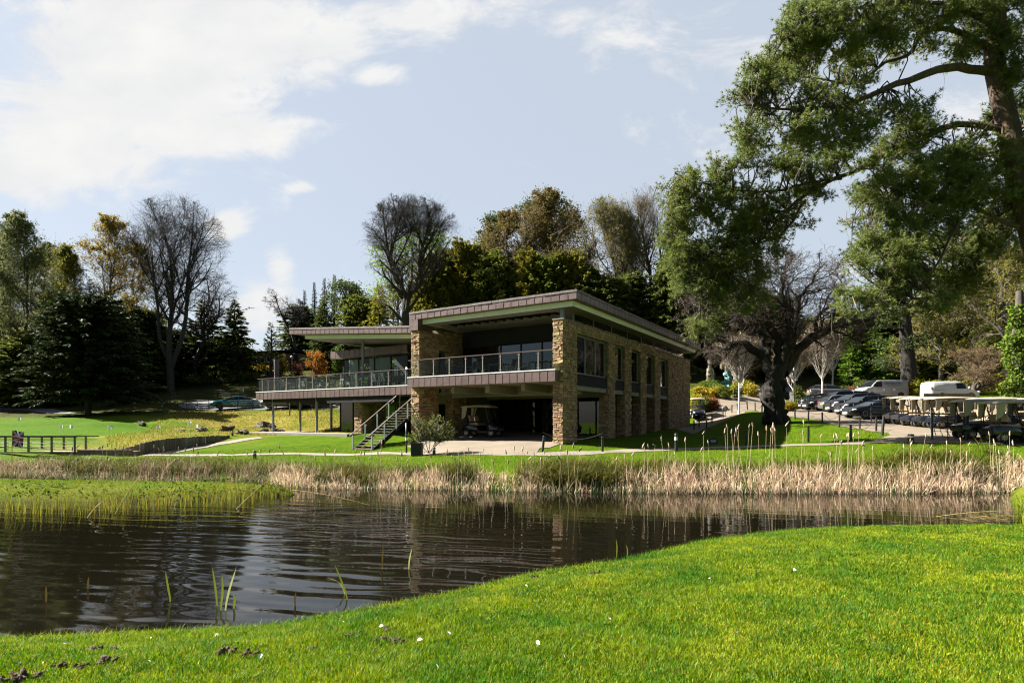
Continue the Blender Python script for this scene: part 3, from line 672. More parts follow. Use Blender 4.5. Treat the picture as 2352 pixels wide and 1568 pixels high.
# left wing room
glazing('glazed_front', (23.8, 5.2), (12.6, 5.2), 5.2, 8.02, 6, 'dark_frame', 'glass'); glazing('glazed_side', (23.8, 11.5), (23.8, 5.25), 5.2, 8.02, 3, 'dark_frame', 'glass')
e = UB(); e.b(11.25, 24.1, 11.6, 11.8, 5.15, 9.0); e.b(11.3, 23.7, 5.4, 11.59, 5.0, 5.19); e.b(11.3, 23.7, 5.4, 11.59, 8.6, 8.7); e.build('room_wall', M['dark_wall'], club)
e = UB(); panels(e, (24.5, 4.4), (15.7, 4.4), 8.02, 8.62, (0, -1), .6, 11); panels(e, (24.5, 9), (24.5, 4.4), 8.02, 8.62, (1, 0), .6, 12); e.b(15.72, 24.48, 4.42, 5.1, 8.03, 8.61); e.build('canopy_band', M['copper'], club)
stone_pier('stone_pier', 13.7, 14.6, 4.4, 5.1, 5.2, 8.95, 31, 'fr')
curtain(23.5, 22.1, 5.5, 5.25, 7.95, 5); curtain(21.0, 18.4, 5.5, 5.25, 7.95, 6); curtain(14.6, 13.9, 5.55, 5.25, 7.95, 7)
RZ = lambda u: 9.22+(u-12.15)*.0766          # top of the tilted roof
def slab(mb, u0, u1, v0, v1, t0, t1, m=0):
    Vv = [mb.p(u, v, RZ(u)+t) for t in (t0, t1) for v in (v0, v1) for u in (u1, u0)]; return mb.hexa(Vv, m)
rb = slab(UB(), 11.35, 25.15, .95, 14, -.46, -.03); r2 = rb.build('wing_roof', M['coping'], club)
e = UB(); panels(e, (25.2, .9), (11.33, .9), (RZ(25.2)-.48, RZ(11.33)-.48), (RZ(25.2)-.13, RZ(11.33)-.13), (0, -1), .53, 13); panels(e, (25.2, 14), (25.2, .9), RZ(25.2)-.48, RZ(25.2)-.13, (1, 0), .53, 14); e.build('copper_fascia', M['copper'], r2)
e = UB(); 
for i in range(14): a = 11.33+13.9*i/14; slab(e, a+.004, a+13.9/14-.004, .86+rng(i).uniform(0, .008), 1.2, -.125+rng(i).uniform(-.006, .006), .012)
slab(e, 24.9, 25.24, 1.203, 14, -.125, .01); e.build('roof_coping', M['coping'], r2)
e = UB(); slab(e, 11.35, 24.15, 1.55, 13.5, -.78, -.5)
for i in range(12): a = 11.4+12.7*i/12; slab(e, a+.006, a+12.7/12-.006, 1.535, 1.548, -.785, -.485, 1)
for i in range(10): a = 1.55+11.9*i/10; e.hexa([e.p(u, v, RZ(24.15)+t) for t in (-.783, -.487) for v in (a+.006, a+1.18) for u in (24.165, 24.152)], 1)
e.build('soffit', [M['soffit'], M['panel_white']], r2)
e = UB(); e.tube([e.p(18.6, 2.6, 5.19), e.p(18.6, 2.6, 9.0)], .1, 14); e.build('roof_column', M['grey_paint'], club)
# outside stair up to the terrace
S0 = np.array((12.35, -3.2)); zs0 = .86; n = 25; rise = (D2-zs0)/n; going = .262
st = UB()
for sg in (-.82, .82):
    st.ln((S0[0]+sg, S0[1]-.1, zs0-.1), (S0[0]+sg, S0[1]+going*n, D2-.22), .07, .28)
stair = st.build('staircase', M['dark_frame'], club)
for i in range(n): 
    t = UB(); t.b(S0[0]-.78, S0[0]+.78, S0[1]+going*i, S0[1]+going*i+.28, zs0+rise*(i+1)-.045, zs0+rise*(i+1)); t.build('tread', M['timber'], stair)
for sg in (-.86, .86):
    h = UB(); h.ln((S0[0]+sg, S0[1]-.25, zs0+.95), (S0[0]+sg, S0[1]+going*n, D2+1.02), .06, .05); h.build('handrail', M['handrail'], stair)
    for i in range(7):
        s = i*going*4; zz = zs0+(D2-zs0)*s/(going*n); p = UB(); p.ln((S0[0]+sg, S0[1]+s, zz-.1), (S0[0]+sg, S0[1]+s, zz+1.0), .09, .05); p.build('stair_post', M['grey_paint'], stair)
    p = UB(); g0 = (S0[0]+sg, S0[1]); L = going*24; zz = (D2-zs0)*24/25
    p.hexa([p.p(S0[0]+sg+e_, S0[1]+q*L, zs0+q*zz+h_) for h_ in (.15, .85) for e_ in (-.005, .005) for q in (0, 1)]).build('glass_panel', M['glass'], stair)
# ------------------------------------------------------------------ trees
def bark(name, c, c2, scale=6, bump=.8, st=(1, 1, .25)): return mat(name, c, .95, col2=c2, scale=scale, bump=bump, stretch=st)
B = dict(grey=bark('bark_grey', (.032, .027, .022), (.075, .064, .05)), dark=bark('bark_dark', (.025, .02, .016), (.06, .05, .04)), pine=bark('bark_pine', (.03, .02, .014), (.1, .062, .04), 5, 1.5),
         birch=bark('bark_birch', (.55, .52, .47), (.75, .72, .68), 3, .3, (1, 1, 2)), twig=mat('twig', (.06, .043, .03), .9, island=.3), purple=mat('twig_purple', (.038, .029, .029), .9, island=.3), pale=mat('twig_pale', (.16, .13, .085), .9, island=.3), rust=mat('twig_rust', (.12, .08, .04), .9, island=.3),
         oak=bark('bark_oak', (.007, .006, .005), (.025, .02, .014), 5, 1.6), redwood=bark('bark_redwood', (.09, .04, .025), (.17, .08, .05), 4, 1.5))
def leaf(name, c, tr=.35, isl=.35): return mat(name, c, .65, island=isl, trans=tr, spec=.1)
Lf = dict(spruce=leaf('leaf_spruce', (.027, .042, .012), .2), yew=leaf('leaf_yew', (.14, .135, .018), .4), cedar=leaf('leaf_cedar', (.055, .072, .016), .35), young=leaf('leaf_young_cedar', (.075, .14, .012), .35), pine=leaf('leaf_pine', (.135, .175, .042), .42, .45), farpine=leaf('leaf_far_pine', (.06, .085, .028), .35),
          lime=leaf('leaf_lime', (.15, .24, .012), .45), yellow=leaf('leaf_yellow', (.24, .18, .015), .4), yelgreen=leaf('leaf_yellow_green', (.16, .16, .015), .4), bronze=leaf('leaf_bronze', (.13, .105, .032), .4), birch=leaf('leaf_birch', (.13, .15, .05), .4),
          ivy=leaf('leaf_ivy', (.095, .15, .018), .25, .5), gold=leaf('leaf_gold', (.3, .24, .02), .3), orange=leaf('leaf_orange', (.33, .15, .02), .35), box=leaf('leaf_box', (.1, .13, .02), .2), hedge=leaf('leaf_hedge', (.19, .2, .015), .3), red=leaf('leaf_red', (.16, .06, .03), .3), dark=leaf('leaf_dark', (.085, .105, .02), .4))
def poly(P, D, L, r0, r1, S, wander, trop, g, kink=0.0):
    N = len(P); pts = np.empty((N, S+1, 3)); pts[:, 0] = P; D = nrm(D); p = P.copy(); st = (L/S)[:, None]
    for s in range(S):
        D = nrm(D+wander*g.normal(size=(N, 3))+np.array((0, 0, 1.))*np.asarray(trop).reshape(-1, 1)); p = p+D*st; pts[:, s+1] = p
    t = np.linspace(0, 1, S+1)[None]
    return pts, r0[:, None]*(1-t)+r1[:, None]*t
def kids(P, Rr, n, t0, t1, ang, sd, g, up=0.0):
    N, S, _ = P.shape; S -= 1
    t = t0+(t1-t0)*(np.arange(n)[None]+g.random((N, n)))/n; f = t*S; i = np.minimum(f.astype(int), S-1); w = (f-i)[..., None]; a = np.arange(N)[:, None]
    pos = P[a, i]*(1-w)+P[a, i+1]*w; T = nrm(P[a, i+1]-P[a, i]); r = Rr[a, i]*(1-w[..., 0])+Rr[a, i+1]*w[..., 0]
    q = nrm(np.cross(T, g.normal(size=T.shape))); A = R_(1)*(ang+sd*g.normal(size=t.shape))
    D = T*np.cos(A)[..., None]+q*np.sin(A)[..., None]; D[..., 2] += up
    return pos.reshape(-1, 3), nrm(D).reshape(-1, 3), r.ravel(), t.ravel()
def reach(env, P, D):
    """distance along D to leave the crown (union of ellipsoids)"""
    best = np.full(len(P), .15)
    for c in env:
        ce, ra = np.array(c[:3]), np.array(c[3:]); p = (P-ce)/ra; d = D/ra
        a = (d*d).sum(1); b_ = (p*d).sum(1); q = (p*p).sum(1)-1; disc = b_*b_-a*q
        best = np.maximum(best, np.where(disc > 0, (-b_+np.sqrt(np.maximum(disc, 0)))/a, 0))
    return best
def leaf_cards(mb, P, size, g, m, flat=0.0, aspect=.55, dirs=None):
    n = len(P)
    if n == 0: return
    a = g.normal(size=(n, 3)) if dirs is None else dirs+.35*g.normal(size=(n, 3))
    a[:, 2] *= (1-flat); a = nrm(a); b_ = nrm(np.cross(a, g.normal(size=(n, 3)))); s = (size*g.uniform(.6, 1.3, n))[:, None]
    V = np.stack([P, P+a*s*.5+b_*s*aspect*.5, P+a*s, P+a*s*.5-b_*s*aspect*.5], 1); i = np.arange(n)[:, None]*4
    mb.add(V.reshape(-1, 3), i+np.arange(4)[None], m)
def strips(mb, P, Rr, m, g):
    """finest twigs: three-sided threads"""
    V, F = tubes(P, Rr, 3, g.normal(size=(len(P), 3))); mb.add(V, F, m, False)
def envpx(dx, Y, zb, L):
    """crown ellipsoids given on the survey print, relative to the tree's base"""
    k = Y/1292
    return [((c[0]-dx)*k, (c[4] if len(c) > 4 else 0), EYE+(966.4-c[1])*k-zb, c[2]*k, (c[5] if len(c) > 5 else c[2]*.8)*k, c[3]*k) for c in L]
def deciduous(name, label, dx, Y, env, seed, r0=.35, bk='grey', tw='twig', n=(13, 8, 7, 6), leafm=None, nleaf=0, lsize=.2, stems=None, fork=.3, wander=.09, droop=0.0, ang=48, up=.12, group=None, thin=.011, cat='tree', zoff=0.0, lim=None, flat=0.0):
    g = rng(seed); X = (dx-1176)/1292*Y; b = at(X, Y, zoff); e = envpx(dx, Y, b[2], env)
    root = thing(name, label, cat, b, 0, group); H = max(c[2]+c[5] for c in e)
    mt = MB(); mc = MB()
    if stems is None:
        c0 = e[0]; top = np.array((c0[0], c0[1], c0[2]+c0[5]*.75))
        pts = smooth_line([(0, 0, -.3), (top[0]*.12+g.normal()*.15, 0, H*.25), (top[0]*.5+g.normal()*.3, g.normal()*.3, H*.55), top], 15)
        pts[1:-1, :2] += g.normal(size=(13, 2))*H*.006; L0 = pts[None]; R0 = (r0*(1-.9*np.linspace(0, 1, 15)**.9))[None]; R0[0, 0] *= 1.35
    else:
        k = Y/1292; L0 = []; R0 = []
        for (pl, ra, rb_) in stems:
            q = np.array([((p[0]-dx)*k, p[2] if len(p) > 2 else 0, EYE+(966.4-p[1])*k-b[2]) for p in pl]); L0.append(smooth_line(q, 15)); R0.append(np.linspace(ra, rb_, 15))
        L0 = np.array(L0); R0 = np.array(R0)
    V, F = tubes(L0, R0, 10); mt.add(V, F, 0, True)
    P, D, r, t = kids(L0, R0, n[0], fork, .98, ang, 9, g, up); d = reach(e, P, D); keep = d > .3; P, D, r, t, d = P[keep], D[keep], r[keep], t[keep], d[keep]
    Lh = d*g.uniform(.5, 1.06, len(d)); ra = np.clip(r*.6, .03, .5*r0); P1, R1 = poly(P, D, Lh, ra, ra*.22+.008, 9, wander*1.3, up*.18-droop*.05, g)
    V, F = tubes(P1, R1, 6); mt.add(V, F, 0, True)
    P, D, r, t = kids(P1, R1, n[1], .12, .98, 46, 12, g, up*.5); d = reach(e, P, D); Lh = np.minimum(np.repeat(Lh, n[1])*g.uniform(.3, .6, len(P)), d*g.uniform(.8, 1.05, len(P))); Lh = np.maximum(Lh, .3)
    ra = np.clip(r*.55, .018, .12); P2, R2 = poly(P, D, Lh, ra, ra*.3+.004, 6, wander*1.6, up*.12-droop*.12, g); V, F = tubes(P2, R2, 4); mc.add(V, F, 0, True)
    P, D, r, t = kids(P2, R2, n[2], .1, 1, 42, 14, g, up*.3); L3 = np.minimum(np.repeat(Lh, n[2])*g.uniform(.3, .7, len(P)), reach(e, P, D)*1.1); L3 = np.maximum(L3, .2)
    ra = np.clip(r*.5, thin*1.1, .05); P3, R3 = poly(P, D, L3, ra, ra*.5, 4, wander*2, up*.06-droop*.35, g); strips(mc, P3, R3, 1, g)
    if n[3]:
        P, D, r, t = kids(P3, R3, n[3], .1, 1, 38, 15, g, 0); L4 = np.maximum(np.repeat(L3, n[3])*g.uniform(.35, .75, len(P)), .14); ra = np.clip(r*.55, thin*.8, thin*1.3)
        P4, R4 = poly(P, D, L4, ra, ra*.45, 3, wander*2, -droop*.6, g); strips(mc, P4, R4, 1, g)
    else: P4 = P3
    mats_ = [B[bk], B[tw]]
    if leafm:
        j = g.integers(0, len(P4), nleaf); q = P4[j, g.integers(1, P4.shape[1], nleaf)]+g.normal(size=(nleaf, 3))*.05
        if lim is not None: q = q[g.random(len(q)) < np.clip((lim[1]-q[:, 2])/(lim[1]-lim[0]), 0.03, 1)]
        leaf_cards(mc, q, lsize, g, 2, flat); mats_.append(Lf[leafm])
    mt.build('trunk', B[bk], root); mc.build('crown', mats_, root); return root

def conifer_data(seed, H, R, n=230, lm='spruce', droop=.3, power=.9, rise=0.1, start=.06, card=.5, dens=1.0, top=.04, shape=None, bk='dark'):
    """whorled branches carrying flat sprays; local mesh data (trunk, crown)"""
    g = rng(seed); mt = MB(); mc = MB()
    mt.tube([(0, 0, -.4), (g.normal()*.05, 0, H*.3), (g.normal()*.1, g.normal()*.1, H*.7), (0, 0, H*.99)], [H*.021+.06, H*.016+.04, H*.008+.02, .02], 9)
    h = start+(1-start)*(np.arange(n)+g.random(n))/n; h = h**.92; az = np.arange(n)*2.39996+g.normal(0, .3, n)
    prof = (np.clip(1-h, 0, 1)**power+top)*np.clip((h-start)/.1+.55, 0, 1)
    if shape == 'round': prof = np.sqrt(np.clip(1-((h-.45)/.56)**2, 0.02, 1))
    Ln = R*prof*g.uniform(.62, 1.12, n)*(1+.25*np.sin(az*2+seed)); Ln = np.maximum(Ln, .25)
    D = np.stack([np.cos(az), np.sin(az), np.full(n, rise)+h*.5-.1], -1); P = np.stack([0*h, 0*h, h*H], -1)
    S = 7; pts, rad = poly(P, D, Ln, np.full(n, .035)*np.sqrt(Ln/3), np.full(n, .008), S, .06, -droop*.22+np.linspace(.02, .0, n), g)
    V, F = tubes(pts, rad, 4); mc.add(V, F, 0, True)
    m = np.maximum(3, (Ln/card*2.6*dens).astype(int)); bi = np.repeat(np.arange(n), m*2); t = g.uniform(.12, 1.0, len(bi)); f = t*S; i = np.minimum(f.astype(int), S-1); w = (f-i)[:, None]
    pos = pts[bi, i]*(1-w)+pts[bi, i+1]*w; T = nrm(pts[bi, i+1]-pts[bi, i]); side = nrm(np.cross(T, (0, 0, 1.)))*np.where(g.random(len(bi)) < .5, 1, -1)[:, None]
    d = nrm(T*.8+side*g.uniform(.2, 1.0, len(bi))[:, None]+np.array((0, 0, -1.))*(droop*g.uniform(.2, 1.3, len(bi)))[:, None]+.22*g.normal(size=T.shape))
    ln = np.minimum(card*g.uniform(.6, 1.5, len(bi)), .25+.55*Ln[bi]*(1.15-t))[:, None]; b_ = nrm(np.cross(d, g.normal(size=d.shape)*.5+np.array((0, 0, 1.)))); wd = ln*g.uniform(.14, .26, (len(bi), 1))
    V = np.stack([pos, pos+d*ln*.55+b_*wd, pos+d*ln+np.array((0, 0, -.12))*ln, pos+d*ln*.55-b_*wd], 1); k = np.arange(len(bi))[:, None]*4
    mc.add(V.reshape(-1, 3), k+np.arange(4)[None], 1)
    return mt.data('trunk', [B[bk]]), mc.data('crown', [B['dark'], Lf[lm]])
PROTO = {}
def conifer(key, label, dx, Y, ytop, rpx=None, rz=0.0, group=None, name='conifer', ybase=None, cat='tree', **kw):
    """a conifer of a stock kind scaled to its measured height and spread"""
    if key not in PROTO: PROTO[key] = conifer_data(**CONS[key])
    X = (dx-1176)/1292*Y; b = at(X, Y); H = EYE+(966.4-ytop)/1292*Y-b[2]; c = CONS[key]; sz = H/c['H']; sx = (rpx*Y/1292)/c['R'] if rpx else sz
    root = thing(name, label, cat, b, rz, group); root.scale = (sx, sx, sz)
    for nm, me in zip(('trunk', 'crown'), PROTO[key]):
        o = bpy.data.objects.new(nm, me); COL.objects.link(o); o.parent = root
    return root
CONS = dict(spruce=dict(seed=1, H=18, R=3.6, n=340, lm='spruce', droop=.4, card=.5, dens=1.3), spire=dict(seed=2, H=18, R=2.4, n=220, lm='spruce', droop=.15, rise=.35, card=.6, dens=1.1), yew=dict(seed=3, H=12, R=4.5, n=340, lm='yew', droop=.12, card=.62, dens=1.9, power=.42, top=.22, rise=.75, start=.03),
            yewb=dict(seed=4, H=12, R=4.2, n=340, lm='yewg', droop=.35, card=.62, dens=1.8, power=.4, top=.25, rise=.55, start=.03), cedar=dict(seed=5, H=14, R=4.5, n=170, lm='cedar', droop=.12, rise=.12, card=.7, dens=1.5, power=.75), young=dict(seed=6, H=11, R=3.6, n=130, lm='young', droop=.15, rise=.1, card=.55, dens=1.5, power=.7),
            golden=dict(seed=7, H=12, R=3.4, n=190, lm='yelgreen', droop=.3, card=.6, dens=1.2, power=.7), dense=dict(seed=8, H=12.4, R=4.9, n=700, lm='spruce', droop=.3, card=.42, dens=1.6, power=.4, top=.25, start=.1, rise=.25), sparse=dict(seed=9, H=9, R=2.6, n=80, lm='cedar', droop=0, rise=.35, card=.4, dens=1.0),
            column=dict(seed=10, H=24, R=3.4, n=330, lm='yewc', droop=.8, card=.8, dens=1.3, power=.35, top=.15), hemlock=dict(seed=11, H=16, R=4.2, n=420, lm='dark', droop=.4, card=.6, dens=1.5, power=.42, top=.2, start=.03, rise=.2))
Lf['yewg'] = leaf('leaf_yew_green', (.10, .12, .018), .4); Lf['yewc'] = leaf('leaf_column', (.1, .1, .018), .35)
def leafy(name, label, dx, Y, env, seed, lm, n=60, per=45, size=.22, clump=.7, group=None, bk='dark', r0=.2, cat='tree', base=None, trunk=True, sub=True, part='crown', flat=.0, shell=.6):
    """a crown of leaf clumps through the volume of its ellipsoids, carried by limbs"""
    g = rng(seed); X = (dx-1176)/1292*Y; b = at(X, Y) if base is None else np.array(base); e = envpx(dx, Y, b[2], env); root = thing(name, label, cat, b, 0, group); mt = MB(); mc = MB()
    vol = np.array([c[3]*c[5] for c in e]); cn = g.choice(len(e), n, p=vol/vol.sum()); E = np.array(e)[cn]
    d = nrm(g.normal(size=(n, 3))); rr = (shell+(1-shell)*g.random(n))**1.0*np.where(g.random(n) < .75, 1, .6); C = E[:, :3]+d*E[:, 3:]*rr[:, None]; C[:, 2] = np.maximum(C[:, 2], .15)
    P = C[:, None]+g.normal(size=(n, per, 3))*clump*np.array((.5, .5, .38)); P = P.reshape(-1, 3); P[:, 2] = np.maximum(P[:, 2], .03)
    leaf_cards(mc, P, size, g, 1, flat)
    if trunk:
        H = max(c[2] for c in e); mt.tube([(0, 0, -.3), (g.normal()*.1, 0, H*.5), (e[0][0]*.7, 0, H)], [r0, r0*.7, r0*.25], 8)
        m = min(n, 40); st = np.stack([np.zeros(m), np.zeros(m), np.clip(C[:m, 2]*.6, 0, H)], -1); t = np.linspace(0, 1, 6)[None, :, None]; L = st[:, None]*(1-t)+C[:m, None]*t; L[:, :, 2] -= (np.sin(t[..., 0]*3.14))*.3
        V, F = tubes(L, np.linspace(r0*.3, .02, 6)[None].repeat(m, 0), 4); mc.add(V, F, 0, True); mt.build('trunk', B[bk], root)
    mc.build(part, [B[bk], Lf[lm]], root); return root

# --- left wood
deciduous('birch_tree', 'tall weeping birch with thin pale green leaves at the far left of the wood', 57, 72, [(57,600,72,115),(48,730,85,110)], 1, .26, 'grey', 'twig', (16,10,9,6), 'birch', 26000, .2, droop=.5, ang=38, up=.3)
deciduous('bare_tree', 'bare tree leaning in from beyond the left edge above the stream', -95, 34, [(-55,590,85,145),(-60,800,90,90)], 2, .3, 'dark', 'purple', (12,7,6,4), ang=52, up=.2, thin=.006)
deciduous('lime_tree', 'slender tree with yellow green spring leaves beside the tall weeping birch', 150, 78, [(150,655,52,95),(140,770,60,70)], 3, .24, 'dark', 'twig', (16,10,9,6), 'yelgreen', 20000, .24, up=.3, ang=40)
deciduous('maple_tree', 'half bare tree with scattered golden leaves left of the tall bare beech', 252, 80, [(250,600,72,105),(260,720,75,85)], 4, .3, 'dark', 'twig', (17,10,9,6), 'yellow', 15000, .22, up=.25, ang=42)
deciduous('beech_tree', 'tall bare beech with a fanned crown standing left of the clubhouse', 393, 80, [(402,575,120,122),(405,700,112,90)], 5, .5, 'grey', 'purple', (15,9,8,6), stems=[([(393,915),(391,850),(388,800),(395,700),(392,600),(375,520)], .55, .05),([(391,850),(410,800),(425,745),(430,650),(440,560),(445,500)], .36, .05),([(390,830),(370,790),(362,700),(345,620),(330,560)], .3, .04)], fork=.33, up=.3, ang=38)
deciduous('oak_tree', 'crooked bare oak with twisting limbs right of the tall bare beech', 455, 86, [(480,675,62,75),(440,720,70,60)], 6, .4, 'dark', 'purple', (13,8,7,5), stems=[([(450,900),(452,820),(470,780),(460,730),(480,690),(475,640)], .42, .06),([(455,840),(480,800),(478,760),(500,730),(505,680)], .28, .05)], wander=.2, up=.1, ang=55)
conifer('dense', 'broad black green spruce standing alone on the rough slope, its shadow on the grass', 203, 60, 692, 104, name='spruce_tree')
for i, (k, dx, Y, yt, r, lb) in enumerate([('hemlock',330,82,715,62,'dark conifer right behind the broad lone spruce'),('spruce',272,70,690,48,'pointed dark conifer rising behind the lone spruce'),('yewb',95,70,770,60,'dark drooping conifer left of the lone spruce'),('yewb',25,70,790,58,'dark conifer low at the left edge of the wood'),('yew',-40,72,740,60,'dark conifer just beyond the left edge of the wood'),
     ('cedar',470,88,690,62,'dark tiered cedar behind the crooked bare oak'),('cedar',540,86,690,58,'dark tiered cedar nearest the timber lodge'),('hemlock',405,90,760,55,'low dark conifer behind the trunk of the tall bare beech'),('sparse',622,82,742,36,'small thin conifer in front of the timber lodge'),('hemlock',150,74,790,60,'dark conifer in the gap behind the yellow green tree'),('hemlock',500,92,790,50,'low dark conifer left of the timber lodge')]):
    conifer(k, lb, dx, Y, yt, r*1.25, i*1.1, 'conifers of the left wood')
# --- the hillside left of the clubhouse roof
deciduous('oak_tree', 'small gnarled bare tree with a bent trunk above the terrace, against the sky', 668, 94, [(648,690,44,40),(690,735,36,45)], 7, .26, 'dark', 'purple', (11,8,7,5), stems=[([(680,810),(672,770),(655,740),(640,705),(632,680)], .3, .05),([(672,770),(690,730),(690,690)], .2, .04)], wander=.2, ang=55)
for i, (k, dx, Y, yt, r, lb) in enumerate([('spire',700,104,668,17,'shortest of the dark spruce spires on the skyline left of the wing roof'),('spire',722,106,650,17,'second dark spruce spire on the skyline left of the wing roof'),('spire',745,104,640,19,'tall dark spruce spire in the middle of the skyline row'),('spire',768,106,632,20,'tallest dark spruce spire on the skyline beside the round pine'),
     ('cedar',742,90,690,48,'olive cedar low in front of the spruce spires'),('golden',872,86,655,42,'yellow green conifer left of the bare tree behind the wing roof'),('yewb',820,92,690,40,'olive conifer between the round pine and the yellow green conifer'),('hemlock',690,98,705,40,'dark conifer below the gnarled bare tree')]):
    conifer(k, lb, dx, Y, yt, r*1.25, i*1.7, 'conifers on the slope behind the wing roof')
leafy('pine_tree', 'round topped dark pine on the skyline above the wing roof', 800, 102, [(795,668,40,26),(815,690,28,26),(775,695,28,22)], 11, 'farpine', 60, 50, .45, 1.1)
leafy('maple_tree', 'lime green leafy tree seen through the bare tree behind the wing roof', 915, 100, [(905,600,58,75),(960,570,50,60),(880,670,45,40),(1000,560,30,40)], 12, 'lime', 120, 34, .42, 1.3)
deciduous('bare_tree', 'big bare forked tree rising behind the join of the two roofs', 932, 80, [(943,562,128,106)], 8, .5, 'dark', 'purple', (17,9,8,6), stems=[([(930,790),(931,740),(934,675)], .62, .5),([(934,680),(908,640),(893,585),(884,520),(878,480)], .36, .05),([(934,680),(966,650),(964,600),(978,540),(990,480)], .4, .05),([(893,590),(910,540),(920,490)], .2, .04)], fork=.3, up=.15, ang=46)
deciduous('hawthorn_tree', 'low brown twiggy tree behind the wing roof below the bare forked tree', 900, 82, [(905,700,48,45),(950,715,40,40)], 9, .2, 'grey', 'pale', (12,8,7,5), 'yelgreen', 2500, .2, ang=52)
for i, (k, dx, Y, yt, r, lb) in enumerate([('yew',985,84,618,38,'leftmost of the dark yews behind the main roof'),('yewb',1028,88,596,42,'second dark yew behind the main roof, beside the bare forked tree'),('yew',1075,86,590,46,'third dark yew behind the main roof'),('yewb',1120,84,610,46,'fourth dark yew behind the main roof, below the bronze trees'),('spruce',1168,86,585,46,'pointed dark yew behind the middle of the main roof'),('yew',1215,84,612,46,'sixth dark yew behind the main roof'),
     ('yewb',1262,82,610,44,'seventh dark yew behind the main roof'),('yew',1308,82,612,42,'eighth dark yew behind the roof, near its high corner'),('hemlock',1355,82,630,44,'ninth dark conifer behind the roof corner'),('hemlock',1405,80,650,46,'dark conifer behind the roof between pale trunks'),('hemlock',1455,82,640,44,'dark conifer behind the long eaves, left of the pale trunks'),('hemlock',1535,80,600,44,'dark conifer behind the long eaves, right of the pale trunks'),
     ('column',1558,86,415,44,'tall dark drooping conifer beside the spreading pine'),('column',1592,92,560,34,'redwood with a brown trunk just beyond the far corner of the clubhouse'),('hemlock',1640,92,640,60,'dark conifer behind the horse sculptures'),('hemlock',1710,86,660,60,'dark conifer right of the horse sculptures'),('hemlock',1780,90,690,60,'dark conifer behind the old oak trunk')]):
    conifer(k, lb, dx, Y, yt-8, r*1.45 if k != 'column' else r*1.1, i*2.3, 'dark conifers behind the clubhouse')
leafy('pine_tree', 'dark pine top behind the left bronze tree', 1140, 108, [(1140,520,36,34),(1125,560,26,35)], 13, 'farpine', 60, 45, .5, 1.2)
leafy('pine_tree', 'highest dark pine top on the skyline behind the bronze trees', 1270, 108, [(1268,475,40,30),(1225,480,36,22),(1305,510,26,36)], 14, 'farpine', 80, 45, .5, 1.2)
deciduous('larch_tree', 'bronze budding tree behind the middle of the main roof, left of two', 1165, 98, [(1165,565,92,85),(1120,600,60,60)], 15, .34, 'grey', 'rust', (19,11,10,6), 'bronze', 26000, .3, ang=48, up=.2)
deciduous('larch_tree', 'larger bronze budding tree behind the high roof corner', 1258, 96, [(1262,540,100,100),(1310,590,60,70)], 16, .38, 'grey', 'rust', (20,11,10,6), 'bronze', 30000, .3, ang=46, up=.25)
deciduous('ash_tree', 'pale stemmed tree with yellow buds behind the high roof corner', 1412, 86, [(1392,560,80,105)], 17, .3, 'grey', 'pale', (19,11,9,6), 'yelgreen', 9000, .26, stems=[([(1420,760),(1416,690),(1412,620),(1400,560),(1395,500)], .34, .05),([(1414,660),(1440,610),(1450,550),(1445,510)], .2, .04)], up=.28, ang=38)
deciduous('ash_tree', 'tall bare pale trunk tree above the long eaves', 1495, 85, [(1483,520,74,95)], 18, .36, 'grey', 'pale', (18,11,9,6), stems=[([(1494,780),(1497,700),(1492,620),(1480,560),(1470,490)], .42, .06)], up=.3, ang=36)
deciduous('ash_tree', 'leaning bare pale trunk right beside the tall one above the long eaves', 1515, 86, [(1510,540,40,85)], 19, .3, 'grey', 'pale', (10,7,6,4), stems=[([(1508,780),(1516,700),(1520,620),(1512,540),(1508,480)], .36, .05)], up=.3, ang=32)

deciduous('lime_tree', 'olive twiggy tree filling the gap between the birch and the golden maple', 105, 84, [(105,650,70,100),(110,760,70,60)], 61, .28, 'dark', 'twig', (15,10,9,6), 'birch', 18000, .22, up=.25, ang=42)
deciduous('maple_tree', 'twiggy golden tree close left of the tall bare beech', 310, 86, [(312,640,62,90),(300,740,60,70)], 62, .28, 'dark', 'twig', (15,10,9,6), 'yellow', 9000, .2, up=.25, ang=42)
deciduous('alder_tree', 'olive leaved tree at the very left edge of the wood', 5, 80, [(0,640,70,110),(10,760,70,70)], 63, .28, 'dark', 'twig', (15,10,9,6), 'birch', 18000, .22, up=.25, ang=44)
LEFTM = [(70,84,[(60,770,60,75),(20,800,50,60)],'yewg','olive undergrowth trees at the left edge behind the birch'),(150,88,[(150,740,55,80)],'yew','olive leafy tree between the birch and the golden maple'),(290,90,[(300,740,60,75),(250,770,50,60)],'dark','dark leafy tree behind the golden maple'),(350,92,[(345,770,45,60)],'yewg','olive leafy tree right behind the lone spruce'),(520,100,[(520,800,50,40)],'dark','low dark leafy tree behind the terrace cedars')]
